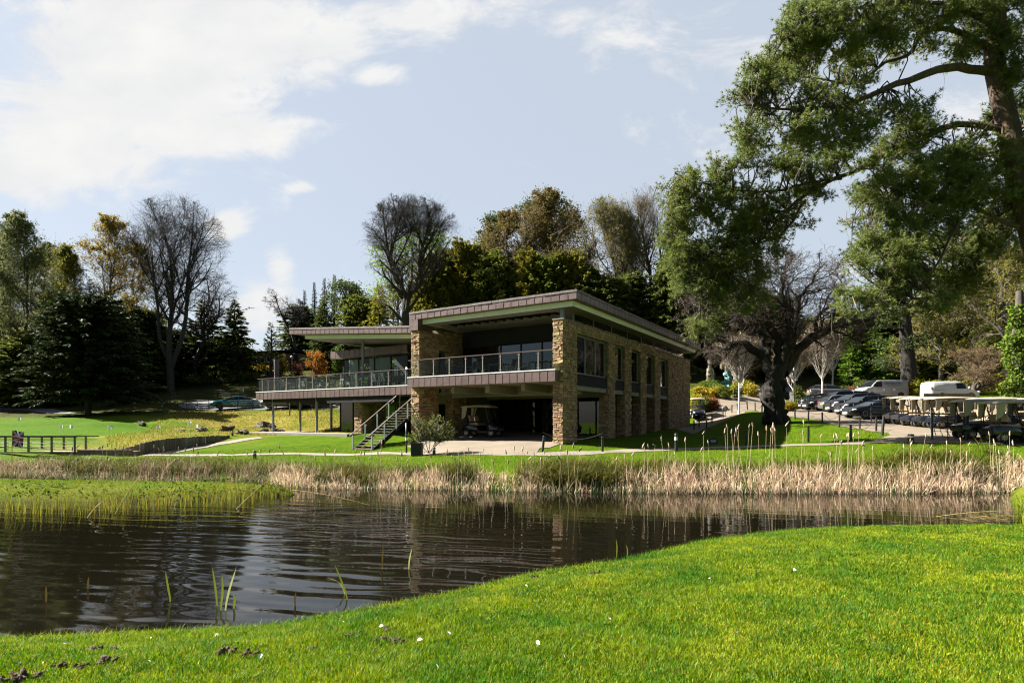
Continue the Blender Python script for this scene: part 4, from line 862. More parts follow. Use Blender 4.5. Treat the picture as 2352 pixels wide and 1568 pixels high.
for i, (dx, Y, env, lm, lb) in enumerate(LEFTM+[(1090,96,[(1090,640,55,50),(1050,665,40,35)],'yew','olive evergreen mass below the left bronze tree'),(1225,92,[(1225,660,70,45),(1290,650,50,45)],'yewg','olive evergreen mass below the larger bronze tree'),(1375,92,[(1370,665,60,60),(1430,660,50,60)],'yew','olive evergreen mass behind the high roof corner'),(1480,90,[(1475,700,55,60),(1545,690,50,70)],'dark','dark evergreen mass behind the long eaves'),(1000,96,[(1000,655,50,40),(965,690,40,40)],'yewg','olive evergreen mass right of the bare forked tree'),(860,92,[(850,715,45,35),(815,725,35,30)],'yewg','olive shrubs close behind the wing roof'),(1330,104,[(1335,575,50,65),(1300,610,40,50)],'bronze','brown leaved tree between the larger bronze tree and the pale stemmed one'),(1450,100,[(1450,600,55,70)],'bronze','brown budding tree between the pale trunks')]):
    leafy('tree', lb, dx, Y, env, 200+i, lm, 130, 44, .36, 1.1, 'leafy masses in the woods' )
# ------------------------------------------------------------------ the spreading pine on the right
def limb(pl, n=14):
    """a limb traced as (survey x, survey y, metres ahead)"""
    return smooth_line([px(*p) for p in pl], n)
def big_pine():
    g = rng(77); base = at(27.6, 28.2); base[2] -= .1
    root = thing('pine_tree', 'huge old spreading pine with orange grey bark, filling the upper right', 'tree', base)
    mt, mb_, mc = MB(), MB(), MB()
    trunk = smooth_line([base, px(2425,760,27.8), px(2378,560,27.4), px(2336,403,27), px(2316,293,27), px(2299,220,27), px(2284,146,27), px(2290,40,27), px(2285,-90,27), px(2300,-220,27)], 30)
    mt.tube(trunk-base, np.interp(np.linspace(0, 1, 30), [0, .1, .55, .75, 1], [.8, .6, .46, .40, .16]), 14)
    LB = [([(2279,172,27),(2214,157,26.6),(2141,161,26),(2097,176,25.6),(2053,190,25.4),(1987,220,25),(1921,234,24.6),(1830,240,24.4),(1740,232,24.2)], .30, .04),
          ([(2262,110,27),(2196,75,27.2),(2119,80,27.4),(2097,121,27.5),(2031,154,27.6),(1976,198,27.8),(1900,190,28),(1820,180,28)], .2, .03),
          ([(2310,300,27),(2236,289,27.4),(2178,293,27.6),(2104,326,27.9),(2031,351,28.2),(1995,377,28.4),(1885,425,28.8),(1800,495,29.2),(1745,560,29.5),(1680,640,29.8)], .24, .04),
          ([(1930,410,28.6),(1840,420,28.8),(1760,440,29),(1650,425,29.2),(1570,410,29.4)], .12, .03),
          ([(1850,460,29),(1780,540,29),(1700,560,29.4),(1620,610,29.8),(1610,700,30)], .1, .03),
          ([(2340,520,27.2),(2251,483,26.8),(2180,470,26.4),(2110,440,26),(2040,430,25.8)], .16, .03),
          ([(2345,470,27.2),(2290,500,27.8),(2210,560,28.4),(2120,600,28.8),(2050,640,29)], .14, .03),
          ([(2330,380,27),(2270,420,26.2),(2200,520,25.6),(2150,620,25.4),(2090,690,25.2)], .13, .03),
          ([(2290,60,27),(2220,25,26.6),(2120,0,26),(1990,10,25.6),(1880,40,25.2),(1800,80,25)], .17, .03),
          ([(2286,-40,27),(2180,-30,27.6),(2050,-10,28),(1920,0,28.4),(1820,20,28.6)], .15, .03),
          ([(2300,200,27),(2345,150,26.4),(2390,100,26)], .12, .03), ([(2330,330,27),(2370,280,27.6),(2420,260,28)], .12, .03)]
    nodes = []
    for pl, a, b_ in LB:
        q = limb(pl, 22)+np.cumsum(g.normal(size=(22, 3)), 0)*.035; mb_.tube(q-base, np.linspace(a*.72, b_*.8, 22), 8); nodes.append(q)
    nodes = np.concatenate(nodes+[trunk[12:]])
    pads = [(1850,40,70,50),(1950,20,90,40),(2080,5,90,45),(2200,10,80,40),(2310,25,60,45),(1795,110,55,42),(1880,110,80,48),(1990,85,80,42),(2085,105,60,30),(1745,190,50,38),(1805,165,70,42),(1725,222,48,24),(1830,232,90,36),(1930,240,80,42),(1740,300,50,42),(1840,310,80,42),(1950,305,80,42),(1730,368,42,36),(1810,388,70,38),(1900,380,55,32),
            (1562,418,48,34),(1640,408,60,32),(1712,448,60,34),(1592,495,52,48),(1680,515,70,52),(1770,480,60,38),(1602,592,48,48),(1690,605,70,48),(1778,555,50,38),(1645,690,48,36),(1620,745,32,26),(1720,690,40,30),(1560,470,34,40),(1550,540,34,40),(1640,460,60,40),(1650,570,60,40),(1740,510,50,36),(1570,650,34,40),(1640,640,56,40),(1700,560,50,40),(1820,500,50,34),(1850,440,50,30),(1730,640,50,36),(1560,590,30,40),
            (2060,262,66,38),(2125,322,66,36),(2015,415,66,46),(2110,415,80,50),(2200,378,66,42),(2060,515,80,46),(2160,495,80,52),(2245,430,56,46),(2025,605,76,42),(2130,595,90,52),(2210,575,56,46),(2085,685,86,40),(2175,655,66,46),(1990,555,34,36),(2300,365,40,40),(2335,110,40,55),(2350,250,30,50),(2215,112,46,24),(1960,690,40,26),(2260,520,40,40),(2240,330,40,30),(2100,300,50,30),(2180,440,60,40),(2040,350,60,34),(2290,570,40,36),(2310,450,36,40),(2000,480,44,34),(2150,400,60,40),(2090,560,70,40),(2230,640,50,40),(2060,640,60,40),(2350,400,30,50),(2292,85,40,28),(2325,180,22,30),(2345,330,22,36),(2332,480,30,28),(2250,60,40,30),(2310,250,18,24),(2150,40,50,30),(2030,50,60,34),(1900,70,50,34),(1960,150,60,36)]
    tuft_p = []; tuft_d = []; tw = []; tws = []
    for cx, cy, rx, ry in pads:
        c0 = px(cx, cy, 27); j = np.argmin(((nodes[:, [0, 2]]-c0[[0, 2]])**2).sum(1)); Yc = nodes[j, 1]; c0 = px(cx, cy, Yc); k = Yc/1292; R3 = np.array((rx*k, max(1.0, rx*k*.8), ry*k)); nsub = max(10, int(R3[0]*R3[2]*(12 if cx < 1800 and cy > 330 else 15.5)))
        d = g.normal(size=(nsub, 3)); d = nrm(d)*(g.random((nsub, 1))**.4); sc = c0+d*R3
        for s in sc:
            j = np.argmin(((nodes-s)**2).sum(1)); a = nodes[j]; mid = (a+s)/2+g.normal(size=3)*.25; mid[2] += .25; q = smooth_line([a, mid, s], 6); tw.append(q)
            m = int(g.integers(12, 19)); e = nrm(g.normal(size=(m, 3))+np.array((0, 0, .35))+.5*nrm(s-a)); L = g.uniform(.25, .8, (m, 1)); p1 = s+e*L*np.array((1, 1, .75))
            t = np.linspace(0, 1, 4)[None, :, None]; qq = s+(p1-s)[:, None]*t; qq[:, 1:3] += g.normal(size=(m, 2, 3))*.05; tws.append(qq)
            for f in (.5, .8, 1.0): tuft_p.append(s+(p1-s)*f+g.normal(size=(m, 3))*.05); tuft_d.append(e)
        # bare hanging twigs below the pad
        m = int(rx/9); q0 = c0+g.uniform(-1, 1, (m, 3))*R3*np.array((.9, .9, .3)); q1 = q0+np.array((0, 0, -1.))*g.uniform(.5, 1.5, (m, 1))+g.normal(size=(m, 3))*.4; t = np.linspace(0, 1, 4)[None, :, None]; qq = q0[:, None]+(q1-q0)[:, None]*t; qq[:, 1:3] += g.normal(size=(m, 2, 3))*.12; tws.append(qq)
    tw = np.array(tw); V, F = tubes(tw-base, np.linspace(.035, .014, 6)[None].repeat(len(tw), 0), 5); mc.add(V, F, 0, True)
    tws = np.concatenate(tws); V, F = tubes(tws-base, np.linspace(.011, .006, 4)[None].repeat(len(tws), 0), 3, g.normal(size=(len(tws), 3))); mc.add(V, F, 1, False)
    P = np.concatenate(tuft_p)-base; D = np.concatenate(tuft_d); n = len(P); K = 13
    dd = nrm(np.repeat(D, K, 0)*.75+nrm(g.normal(size=(n*K, 3)))*.9); pp = np.repeat(P, K, 0); ln = g.uniform(.12, .21, (n*K, 1)); sd = nrm(np.cross(dd, g.normal(size=dd.shape)))*g.uniform(.009, .017, (n*K, 1))
    V = np.stack([pp-sd, pp+sd, pp+dd*ln], 1); F = np.arange(n*K*3).reshape(-1, 3); mc.add(V.reshape(-1, 3), F, 2)
    for i in range(70):
        q = P[g.integers(n)]; mc.blob(q+np.array((0, 0, -.1)), (.035, .035, .05), i, .1, 6, 3)
    mt.build('trunk', B['pine'], root); mb_.build('limb', B['pine'], root); mc.build('crown', [B['dark'], B['pale'], Lf['pine'], B['dark']], root)
big_pine()
# ------------------------------------------------------------------ the old oak on its lawn
def old_oak():
    g = rng(5); base = spot(1779, 973, 36, 50); Y = base[1]
    root = thing('oak_tree', 'ancient burly oak with a swollen dark trunk on the lawn beside the drive', 'tree', base); k = Y/1292
    w = lambda x, y, d=0: np.array(((x-1176)*k, Y+d, EYE+(966.4-y)*k))-base
    mt, mc = MB(), MB()
    pts = smooth_line([w(1781,982), w(1779,960), w(1777,934), w(1775,905), w(1776,880), w(1781,855), w(1786,838)], 24)
    r = np.interp(np.linspace(0, 1, 24), [0, .1, .3, .42, .58, .75, 1], [1.0, .84, .68, .8, .78, .62, .66])
    th = np.linspace(0, 2*np.pi, 28, endpoint=False); V = []
    for i, (p, q) in enumerate(zip(pts, r)):
        f = 1+.07*np.sin(3*th+i*.5)+.06*np.sin(7*th+i*.23)+.05*np.sin(11*th-i*.9)+g.normal(0, .02, 28)
        V.append(p+np.stack([np.cos(th)*q*f, np.sin(th)*q*f, 0*th], -1))
    V = np.concatenate(V); i = np.arange(23*28); a = (i//28)*28; b_ = i % 28; mt.add(V, np.stack([a+b_, a+(b_+1) % 28, a+28+(b_+1) % 28, a+28+b_], -1), 0, True)
    for (x, y, s) in ((1761,950,.34),(1796,905,.32),(1760,912,.34),(1766,880,.28),(1794,884,.28),(1795,952,.3),(1760,966,.36),(1798,968,.36),(1779,915,.5)): mt.blob(w(x, y, -.35), (s, s, s*1.25), int(x), .3, 16)
    LB = [([(1772,856),(1763,842),(1754,812),(1729,791),(1695,785),(1661,778),(1632,762),(1605,745)], .44, .06), ([(1784,850),(1786,829),(1788,787),(1783,766),(1763,745),(1733,732),(1700,700)], .42, .05), ([(1796,850),(1798,820),(1805,766),(1790,724),(1775,690),(1770,640)], .36, .05),
          ([(1798,856),(1813,833),(1843,795),(1872,774),(1906,753),(1940,743),(1978,740),(2007,730),(2050,722)], .46, .07), ([(1805,840),(1822,780),(1828,724),(1843,677),(1872,631),(1893,606)], .32, .04), ([(1765,815),(1752,760),(1746,735),(1704,705),(1687,672)], .26, .04),
          ([(1872,774),(1890,720),(1930,690),(1960,650),(1955,610)], .18, .03), ([(1828,724),(1800,680),(1810,630),(1830,590)], .18, .03), ([(1640,765),(1620,730),(1600,700),(1590,670)], .14, .03), ([(1733,732),(1720,690),(1735,640),(1750,600)], .16, .03), ([(1906,753),(1925,770),(1950,790),(1960,810)], .1, .02), ([(1695,785),(1670,800),(1640,810),(1620,830)], .1, .02)]
    LP, LR = [], []
    for li, (pl, a, b_) in enumerate(LB):
        yo = g.uniform(-2.5, 2.5); q = smooth_line([w(x, y, yo*j/len(pl)) for j, (x, y) in enumerate(pl)], 16); q[1:-1] += g.normal(size=(14, 3))*.1; LP.append(q); LR.append(np.linspace(a, b_, 16))
    LP = np.array(LP); LR = np.array(LR); V, F = tubes(LP, LR, 10); mt.add(V, F, 0, True)
    env = envpx(1779, Y, base[2], [(1720,690,150,100),(1860,690,140,95),(1780,660,120,80),(1650,760,90,75),(1930,740,110,60)])
    env = [(c[0]+(1779-1176)*k-base[0], c[1], *c[2:]) for c in env]
    P, D, rr, t = kids(LP, LR, 11, .15, .98, 55, 14, g, .25); L1 = np.minimum(g.uniform(1.2, 3.6, len(P)), reach(env, P, D)+.4); P1, R1 = poly(P, D, L1, np.clip(rr*.45, .03, .11), np.full(len(P), .018), 7, .24, .02, g); V, F = tubes(P1, R1, 5); mc.add(V, F, 0, True)
    P, D, rr, t = kids(P1, R1, 8, .1, 1, 50, 15, g, .1); L2 = np.repeat(L1, 8)*g.uniform(.25, .6, len(P)); P2, R2 = poly(P, D, L2, np.clip(rr*.5, .012, .04), np.full(len(P), .008), 5, .26, .0, g); V, F = tubes(P2, R2, 4); mc.add(V, F, 0, True)
    P, D, rr, t = kids(P2, R2, 7, .05, 1, 48, 16, g, 0); L3 = np.repeat(L2, 7)*g.uniform(.3, .7, len(P)); P3, R3 = poly(P, D, L3, np.full(len(P), .011), np.full(len(P), .006), 4, .22, -.02, g); strips(mc, P3, R3, 1, g)
    P, D, rr, t = kids(P3, R3, 3, .1, 1, 42, 16, g, 0); L4 = np.repeat(L3, 3)*g.uniform(.4, .8, len(P)); P4, R4 = poly(P, D, L4, np.full(len(P), .008), np.full(len(P), .005), 2, .2, 0, g); strips(mc, P4, R4, 1, g)
    mt.build('trunk', B['oak'], root); mc.build('crown', [B['oak'], B['twig']], root)
old_oak()
# ------------------------------------------------------------------ other trees on the right
def birch(label, dx, dy, ytop, rx, Y0, Y1, seed, forky):
    b = spot(dx, dy, Y0, Y1); Y = b[1]; g = rng(seed); sp = rx
    st = [([(dx,dy+3),(dx+1,forky),(dx+2,(forky+ytop)/2),(dx+3,ytop+15)], .1*Y/55, .02)]
    for s in (-1, .75, -.45, .35, -.7, 1.0): st.append(([(dx+.5,forky+(dy-forky)*.1),(dx+s*sp*.25,forky-(forky-ytop)*.15),(dx+s*sp*.55,forky-(forky-ytop)*.45),(dx+s*sp*.72,forky-(forky-ytop)*.78)], .045*Y/55, .012))
    return deciduous('birch_tree', label, dx, Y, [(dx,(forky+ytop)/2+3,sp,(forky-ytop)*.56)], seed, .12, 'birch', 'rust', (8,7,8,5), 'bronze', 2600, .1, stems=st, fork=.2, ang=34, up=.4, droop=.2, thin=.006, wander=.11, group='white stemmed birches round the drive')
birch('white birch with bare forked stems on the tip of the lawn by the roped posts', 1697, 951, 765, 62, 40, 60, 31, 872)
birch('white birch half hidden behind the black lamp post', 1824, 925, 785, 52, 48, 70, 32, 872)
birch('thick white birch of many stems behind the roof of the silver estate car', 1888, 915, 735, 58, 55, 75, 33, 868)
birch('slim white birch right of the many stemmed one', 1912, 893, 755, 40, 60, 80, 34, 850)
for i, (dx, Y, yt, r, lb) in enumerate([(1955,73,742,42,'young feathery green cedar left of the lettered van'),(2003,72,752,50,'young feathery green cedar right behind the lettered van'),(2048,76,770,40,'young green cedar beside the great dark trunk'),(1925,84,700,40,'young cedar standing back between the birches')]):
    conifer('young', lb, dx, Y, yt, r, i*1.9, 'young cedars behind the car park', name='cedar_tree')
def trunk_pine():
    g = rng(9); b = spot(2088, 914, 52, 66); Y = b[1]; k = Y/1292
    pads = [(2040,700,50,24),(2010,740,40,18),(2060,790,60,26),(2105,720,50,26),(2140,780,40,20),(2030,830,34,16),(2080,660,60,30),(2000,690,30,16)]
    root = leafy('pine_tree', 'tall pine with a great dark trunk between the two white vans', 2088, Y, pads, 21, 'farpine', 120, 44, .2, .55, trunk=False, base=b)
    mt = MB(); pl = smooth_line([(0, 0, -.2), (0, 0, 2), (-.2, 0, 5), (-.5, 0, 9), (-1.2, 0, 14)], 16); mt.tube(pl, np.interp(np.linspace(0, 1, 16), [0, .08, 1], [1.15, .82, .32]), 14)
    for (x, y, _, _) in pads: q = np.array(((x-2088)*k, g.uniform(-1, 1), EYE+(966.4-y)*k-b[2])); a = pl[np.argmin(np.abs(pl[:, 2]-q[2]+1))]; mt.tube(smooth_line([a, (a+q)/2+np.array((0, 0, -.3)), q], 8), np.linspace(.16, .04, 8), 6)
    mt.build('trunk', B['oak'], root)
trunk_pine()
deciduous('hornbeam_tree', 'spreading pale twigged tree hung with yellow catkins behind the white panel van', 2165, 63, [(2150,770,120,105),(2200,680,110,120),(2080,790,80,80)], 41, .3, 'grey', 'pale', (16,10,9,6), 'yelgreen', 16000, .2, droop=.35, ang=55, up=.1, thin=.013)
deciduous('hornbeam_tree', 'yellow flowering twiggy tree at the right edge above the ivy trunk', 2318, 56, [(2300,620,100,160),(2330,480,80,130),(2250,740,90,100)], 42, .35, 'grey', 'pale', (18,10,9,6), 'yelgreen', 22000, .18, droop=.25, ang=50, thin=.012)
deciduous('magnolia_tree', 'low domed tree of reddish brown bare twigs behind the golf buggies', 2235, 55, [(2240,850,82,52),(2190,860,50,40)], 43, .3, 'grey', 'rust', (16,10,9,6), 'bronze', 2500, .12, fork=.1, ang=62, thin=.011, droop=.1)
def ivy_trunk():
    b = at((2338-1176)/1292*41, 41); root = thing('ivy_clad_tree', 'tree trunk wrapped in bright glossy ivy at the right edge', 'tree', b); g = rng(3); mt, mc = MB(), MB()
    pl = smooth_line([(0, 0, -.2), (.1, 0, 3), (-.1, 0, 6), (.1, 0, 8), (.2, .1, 9.4)], 16); mt.tube(pl, np.linspace(.5, .22, 16), 12); mt.build('trunk', B['grey'], root)
    n = 9000; h = g.random(n)**.8*8.3; a = g.uniform(0, 6.28, n); rr = (.62+.3*np.sin(h*1.7+a*2)+.15*np.sin(h*4.1-a))*(1.15-.06*h)*g.uniform(.75, 1.1, n)+.12
    P = np.stack([np.cos(a)*rr, np.sin(a)*rr, h], -1); leaf_cards(mc, P, .17, g, 0, .1, .8); mc.build('ivy', [Lf['ivy']], root)
ivy_trunk()
for i, (k, dx, Y, yt, r, lb) in enumerate([('hemlock',1850,96,735,80,'dark conifer far behind the oak and lamp post'),('hemlock',1945,96,720,80,'dark conifer behind the young cedars on the left'),('hemlock',2020,96,715,80,'dark conifer behind the young cedars on the right'),('hemlock',2120,94,690,80,'dark conifer behind the catkin tree'),('hemlock',2200,90,640,80,'tall dark conifer behind the bare domed tree'),('hemlock',2280,86,600,80,'tall dark conifer behind the yellow flowering tree'),('hemlock',2360,80,560,80,'tall dark conifer beyond the right edge of the car park'),('hemlock',2150,74,790,50,'low dark conifer behind the white panel van'),('yew',2090,72,800,50,'dark yew behind the great dark trunk'),('hemlock',2440,70,560,80,'dark conifer outside the right edge')]):
    conifer(k, lb, dx, Y, yt, r, i*1.3, 'dark trees behind the car park')
# trees on the near side of the pond behind the viewer, seen in the windows and the water
for i, (x, y, h) in enumerate([(-34,-26,17),(-18,-34,19),(0,-30,18),(17,-33,18),(34,-24,16)]):
    src = [o for o in bpy.data.objects if o.parent is None and o.name.startswith(('beech_tree', 'ash_tree', 'larch_tree'))][i % 3]
    c = dup(src, at(x, y), i*1.4, 'bare tree on the near bank behind the viewer', 'trees on the near bank')
# ------------------------------------------------------------------ grass, reeds, water plants
def veg_mat(name, c1, c2, scale, isl=.3, tr=.3, c3=None):
    m = mat(name, c1, .6, col2=c2, scale=scale, island=isl, trans=tr, spec=.25, detail=4); return m
def blades(mb, P, h, w, lean, g, m=0, kink=None, az=None):
    """thin leaf ribbons: two joints and a tip; lean and kink in radians"""
    n = len(P); h = np.broadcast_to(h, (n,)); w = np.broadcast_to(w, (n,)); a = g.uniform(0, 6.283, n) if az is None else az
    l = np.abs(g.normal(0, 1, n))*lean; k = g.uniform(.2, 1, n)*lean*1.2 if kink is None else kink
    d1 = np.stack([np.cos(a)*np.sin(l), np.sin(a)*np.sin(l), np.cos(l)], -1); l2 = l+k; d2 = np.stack([np.cos(a)*np.sin(l2), np.sin(a)*np.sin(l2), np.cos(l2)], -1)
    f = g.uniform(0, 6.283, n); s = np.stack([np.cos(f), np.sin(f), 0*f], -1)*w[:, None]/2; H = h[:, None]
    p1 = P+d1*H*.5; p2 = p1+d2*H*.5
    V = np.stack([P-s, P+s, p1+s*.8, p1-s*.8, p2], 1).reshape(-1, 3); i = np.arange(n)[:, None]*5
    mb.add(V, i+np.array([[0, 1, 2, 3]]), m); mb.F.append(((i+np.array([[3, 2, 4]]))+mb.n-len(V), m, False))
def near_lawn():
    g = rng(101); n = 620000; Y = 3.4+(14.2-3.4)*g.random(n); X = (g.random(n)*2-1)*(.95*Y+.4)
    d = sdf(POND, X, Y); ok = d > .04; X, Y, d = X[ok], Y[ok], d[ok]
    P = np.stack([X, Y, ground_z(X, Y)-.004], -1); clump = .5+.5*np.sin(X*2.3+1.7*np.sin(Y*1.9))*np.sin(Y*2.7+np.sin(X*3.1)); fine = g.random(len(X))
    big = .5+.5*np.sin(X*.9+1.3*np.sin(Y*.7+1))*np.sin(Y*1.1+.8*np.sin(X*1.2)); tuft = (np.sin(X*6.1+2*np.sin(Y*4.3))*np.sin(Y*7.3+1.5*np.sin(X*5.2)) > .55)
    h = (.022+.02*clump**2+.02*big+.014*fine+.022*tuft)*(1+1.3*np.exp(-d/.14)+.25*(g.random(len(X)) < .03)); w = .0032+.0007*Y
    mb = MB(); blades(mb, P, h, w, .55, g)
    m = veg_mat('lawn_blades', (.025, .122, .001), (.22, .272, .003), .75, .48, .42)
    def tufts(k, per, h0, mat_i, sp):
        ty = 3.4+10.8*g.random(k); tx = (g.random(k)*2-1)*(.95*ty+.4); x = np.repeat(tx, per)+g.normal(0, sp, k*per); y = np.repeat(ty, per)+g.normal(0, sp, k*per); dd = sdf(POND, x, y); o_ = dd > .03; x, y = x[o_], y[o_]
        P = np.stack([x, y, ground_z(x, y)-.004], -1); blades(mb, P, h0*(.5+.9*g.random(len(x))), .0036+.0007*y, .6, g, mat_i)
    tufts(7000, 16, .062, 1, .045); tufts(1700, 12, .045, 2, .06); tufts(1100, 34, .045, 2, .17); tufts(1500, 40, .06, 1, .13)
    e = sdf(POND, X, Y) < .22; q = np.repeat(P[e], 3, 0)+g.normal(size=(e.sum()*3, 3))*np.array((.05, .05, 0)); q = q[sdf(POND, q[:, 0], q[:, 1]) > .0]; q[:, 2] = ground_z(q[:, 0], q[:, 1])-.005; blades(mb, q, .05+.12*g.random(len(q))**2, .0035+.0006*q[:, 1], .6, g, 0)
    m = [m, veg_mat('tuft_blades', (.02, .085, .001), (.06, .14, .002), 2.5, .4, .4), veg_mat('dry_blades', (.26, .29, .008), (.3, .25, .03), 2.5, .35, .4)]
    o = mb.build('grass', m); tag(o, 'close mown sunlit lawn grass on the near bank', 'grass', kind='stuff')
    # pale dry blades strewn among it
near_lawn()
def far_grass():
    g = rng(102); mb = MB(); n = 90000; X = g.uniform(-28, 30, n); Y = g.uniform(22.5, 37, n); d = sdf(POND, X, Y)
    fp = np.min(np.hypot(X[:, None]-smooth_line(front_path, 60)[None, :, 0], Y[:, None]-smooth_line(front_path, 60)[None, :, 1]), 1)
    ins = sdf(drive_poly, X, Y) > .1; ok = (d > .3) & (fp > .75) & ins & (sdf(fc, X, Y) > .1); ok &= np.abs(X) < Y*.95
    dd = (np.stack([X, Y], -1)-P0)@np.stack([U_, V_], 1); ok &= ~((dd[:, 0] > -.2) & (dd[:, 0] < 30) & (dd[:, 1] > -.7))
    X, Y, d = X[ok], Y[ok], d[ok]; P = np.stack([X, Y, ground_z(X, Y)-.01], -1); blades(mb, P, .05+.05*g.random(len(X))+.10*np.exp(-d/1.2), .018, .5, g, 0)
    n = 70000; X = g.uniform(-46, -6, n); Y = g.uniform(36, 62, n); ok = (sdf(rough_poly, X, Y) < 0) & (np.abs(X) < Y*.95); X, Y = X[ok], Y[ok]; P = np.stack([X, Y, ground_z(X, Y)-.02], -1)
    c = np.sin(X*.9+2*np.sin(Y*.5))*np.sin(Y*.8+X*.3); st = c+g.normal(0, .5, len(X)) > .1
    az = g.normal(-.6, .7, len(X)); blades(mb, P[st], .16+.16*g.random(st.sum()), .03, .75, g, 1, az=az[st]); blades(mb, P[~st], .1+.12*g.random((~st).sum()), .03, .6, g, 2, az=az[~st])
    o = mb.build('rough_grass', [veg_mat('bank_blades', (.06, .12, .003), (.13, .16, .006), .5, .35), veg_mat('straw_blades', (.34, .26, .08), (.2, .18, .03), .6, .35), veg_mat('tussock_blades', (.1, .13, .006), (.18, .18, .014), .6, .35)])
    tag(o, 'tussocky straw and green grass on the far banks and slope', 'grass', kind='stuff')
far_grass()
FAR = np.array([(21.5,23.2),(20.0,22.4),(17,21.9),(10,21.7),(3.8,21.9),(-3,22.7),(-8.3,23.4),(-11.2,25),(-17.5,25.8),(-27,28.5),(-32,29)])
FLN = smooth_line(FAR, 400); FT = nrm(np.gradient(FLN, axis=0)); FN = np.stack([FT[:, 1], -FT[:, 0]], -1)   # towards land
FN *= np.sign(FN[200, 1])
def shore(t, off):
    i = np.clip(t*399, 0, 398.99); k = i.astype(int); return FLN[k]*(1-(i-k))[:, None]+FLN[k+1]*(i-k)[:, None]+FN[k]*off[:, None]
def dxof(X, Y): return X/Y*1292+1176
def reeds():
    g = rng(103); mb = MB(); n = 17000; t = g.random(n); off = g.uniform(-.5, 1.0, n); q = shore(t, off); D = dxof(q[:, 0], q[:, 1]); c = np.sin(D*.021)+np.sin(D*.057+1)+np.sin(D*.13+2)*.6
    right = np.clip((D-1380)/120, 0, 1); ok = (g.random(n) < np.clip(.75+.2*c+.2*right, .25, 1)) & ~((D > 1230) & (D < 1400) & (g.random(n) < .6)); q, D, c, off = q[ok], D[ok], c[ok], off[ok]; right = right[ok]
    P = np.column_stack([q, np.maximum(ground_z(q[:, 0], q[:, 1]), -.05)]); h = (.34+.24*right+.16*c*.5+.3*g.random(len(q))**1.5)*np.clip(1.15-.25*np.abs(off-.3), .5, 1.2)
    kink = np.where(g.random(len(q)) < .5, g.uniform(.8, 2.6, len(q)), g.uniform(0, .5, len(q)))
    mi = (D > 620); blades(mb, P[mi], h[mi], .014+.016*g.random(mi.sum()), .42, g, 0, kink[mi]); blades(mb, P[~mi], h[~mi], .014+.016*g.random((~mi).sum()), .35, g, 1, kink[~mi])
    o = mb.build('dead_reeds', [veg_mat('reed_straw', (.62, .5, .36), (.4, .29, .18), 3, .45, .35), veg_mat('reed_brown', (.4, .31, .2), (.2, .15, .09), 3, .45, .25)]); tag(o, 'tangled straw coloured dead reeds along the far bank', 'reeds', kind='stuff')
    mb = MB()
    for (a, b_, n, hh, o0, o1) in ((1225,1405,4200,1.05,.1,1.6),(1000,1075,800,.9,.4,1.4),(690,860,1300,.8,.2,1.7),(880,1000,600,.7,.7,1.6),(1430,1640,2200,.85,.6,1.9),(2130,2330,2400,.9,.5,1.8),(560,700,1100,.7,.3,1.6),(230,560,2000,.8,.2,1.7),(60,240,1600,.8,.2,1.5),(1660,2130,2200,.6,.7,1.8)):
        Dq = np.clip(g.normal((a+b_)/2, (b_-a)/3.0, n), a-40, b_+40); FD = dxof(FLN[:, 0], FLN[:, 1]); od = np.argsort(FD); t = np.interp(Dq, FD[od], od/399.); q = shore(t, g.uniform(o0, o1, n)); tuft = q+g.normal(size=q.shape)*.05
        P = np.column_stack([tuft, ground_z(tuft[:, 0], tuft[:, 1])]); blades(mb, P, hh*(.55+.6*g.random(n)), .016+.012*g.random(n), .32, g, (g.random() < 0)*1, g.uniform(.4, 1.7, n))
    o = mb.build('sedge', veg_mat('sedge_leaf', (.05, .07, .006), (.15, .14, .022), 1.2, .5, .3)); tag(o, 'olive green arching sedge leaves behind the dead reeds', 'sedge', kind='stuff')
    mb = MB(); n = 3600; q = shore(g.random(n), g.uniform(-.6, .5, n)); P = np.column_stack([q, np.maximum(ground_z(q[:, 0], q[:, 1]), -.03)]); blades(mb, P, .2+.25*g.random(n), .02, .12, g)
    o = mb.build('iris_shoots', veg_mat('iris_leaf', (.035, .085, .035), (.06, .11, .03), 2, .3, .3)); tag(o, 'short blue green new shoots at the foot of the dead reeds', 'shoots', kind='stuff')
reeds()
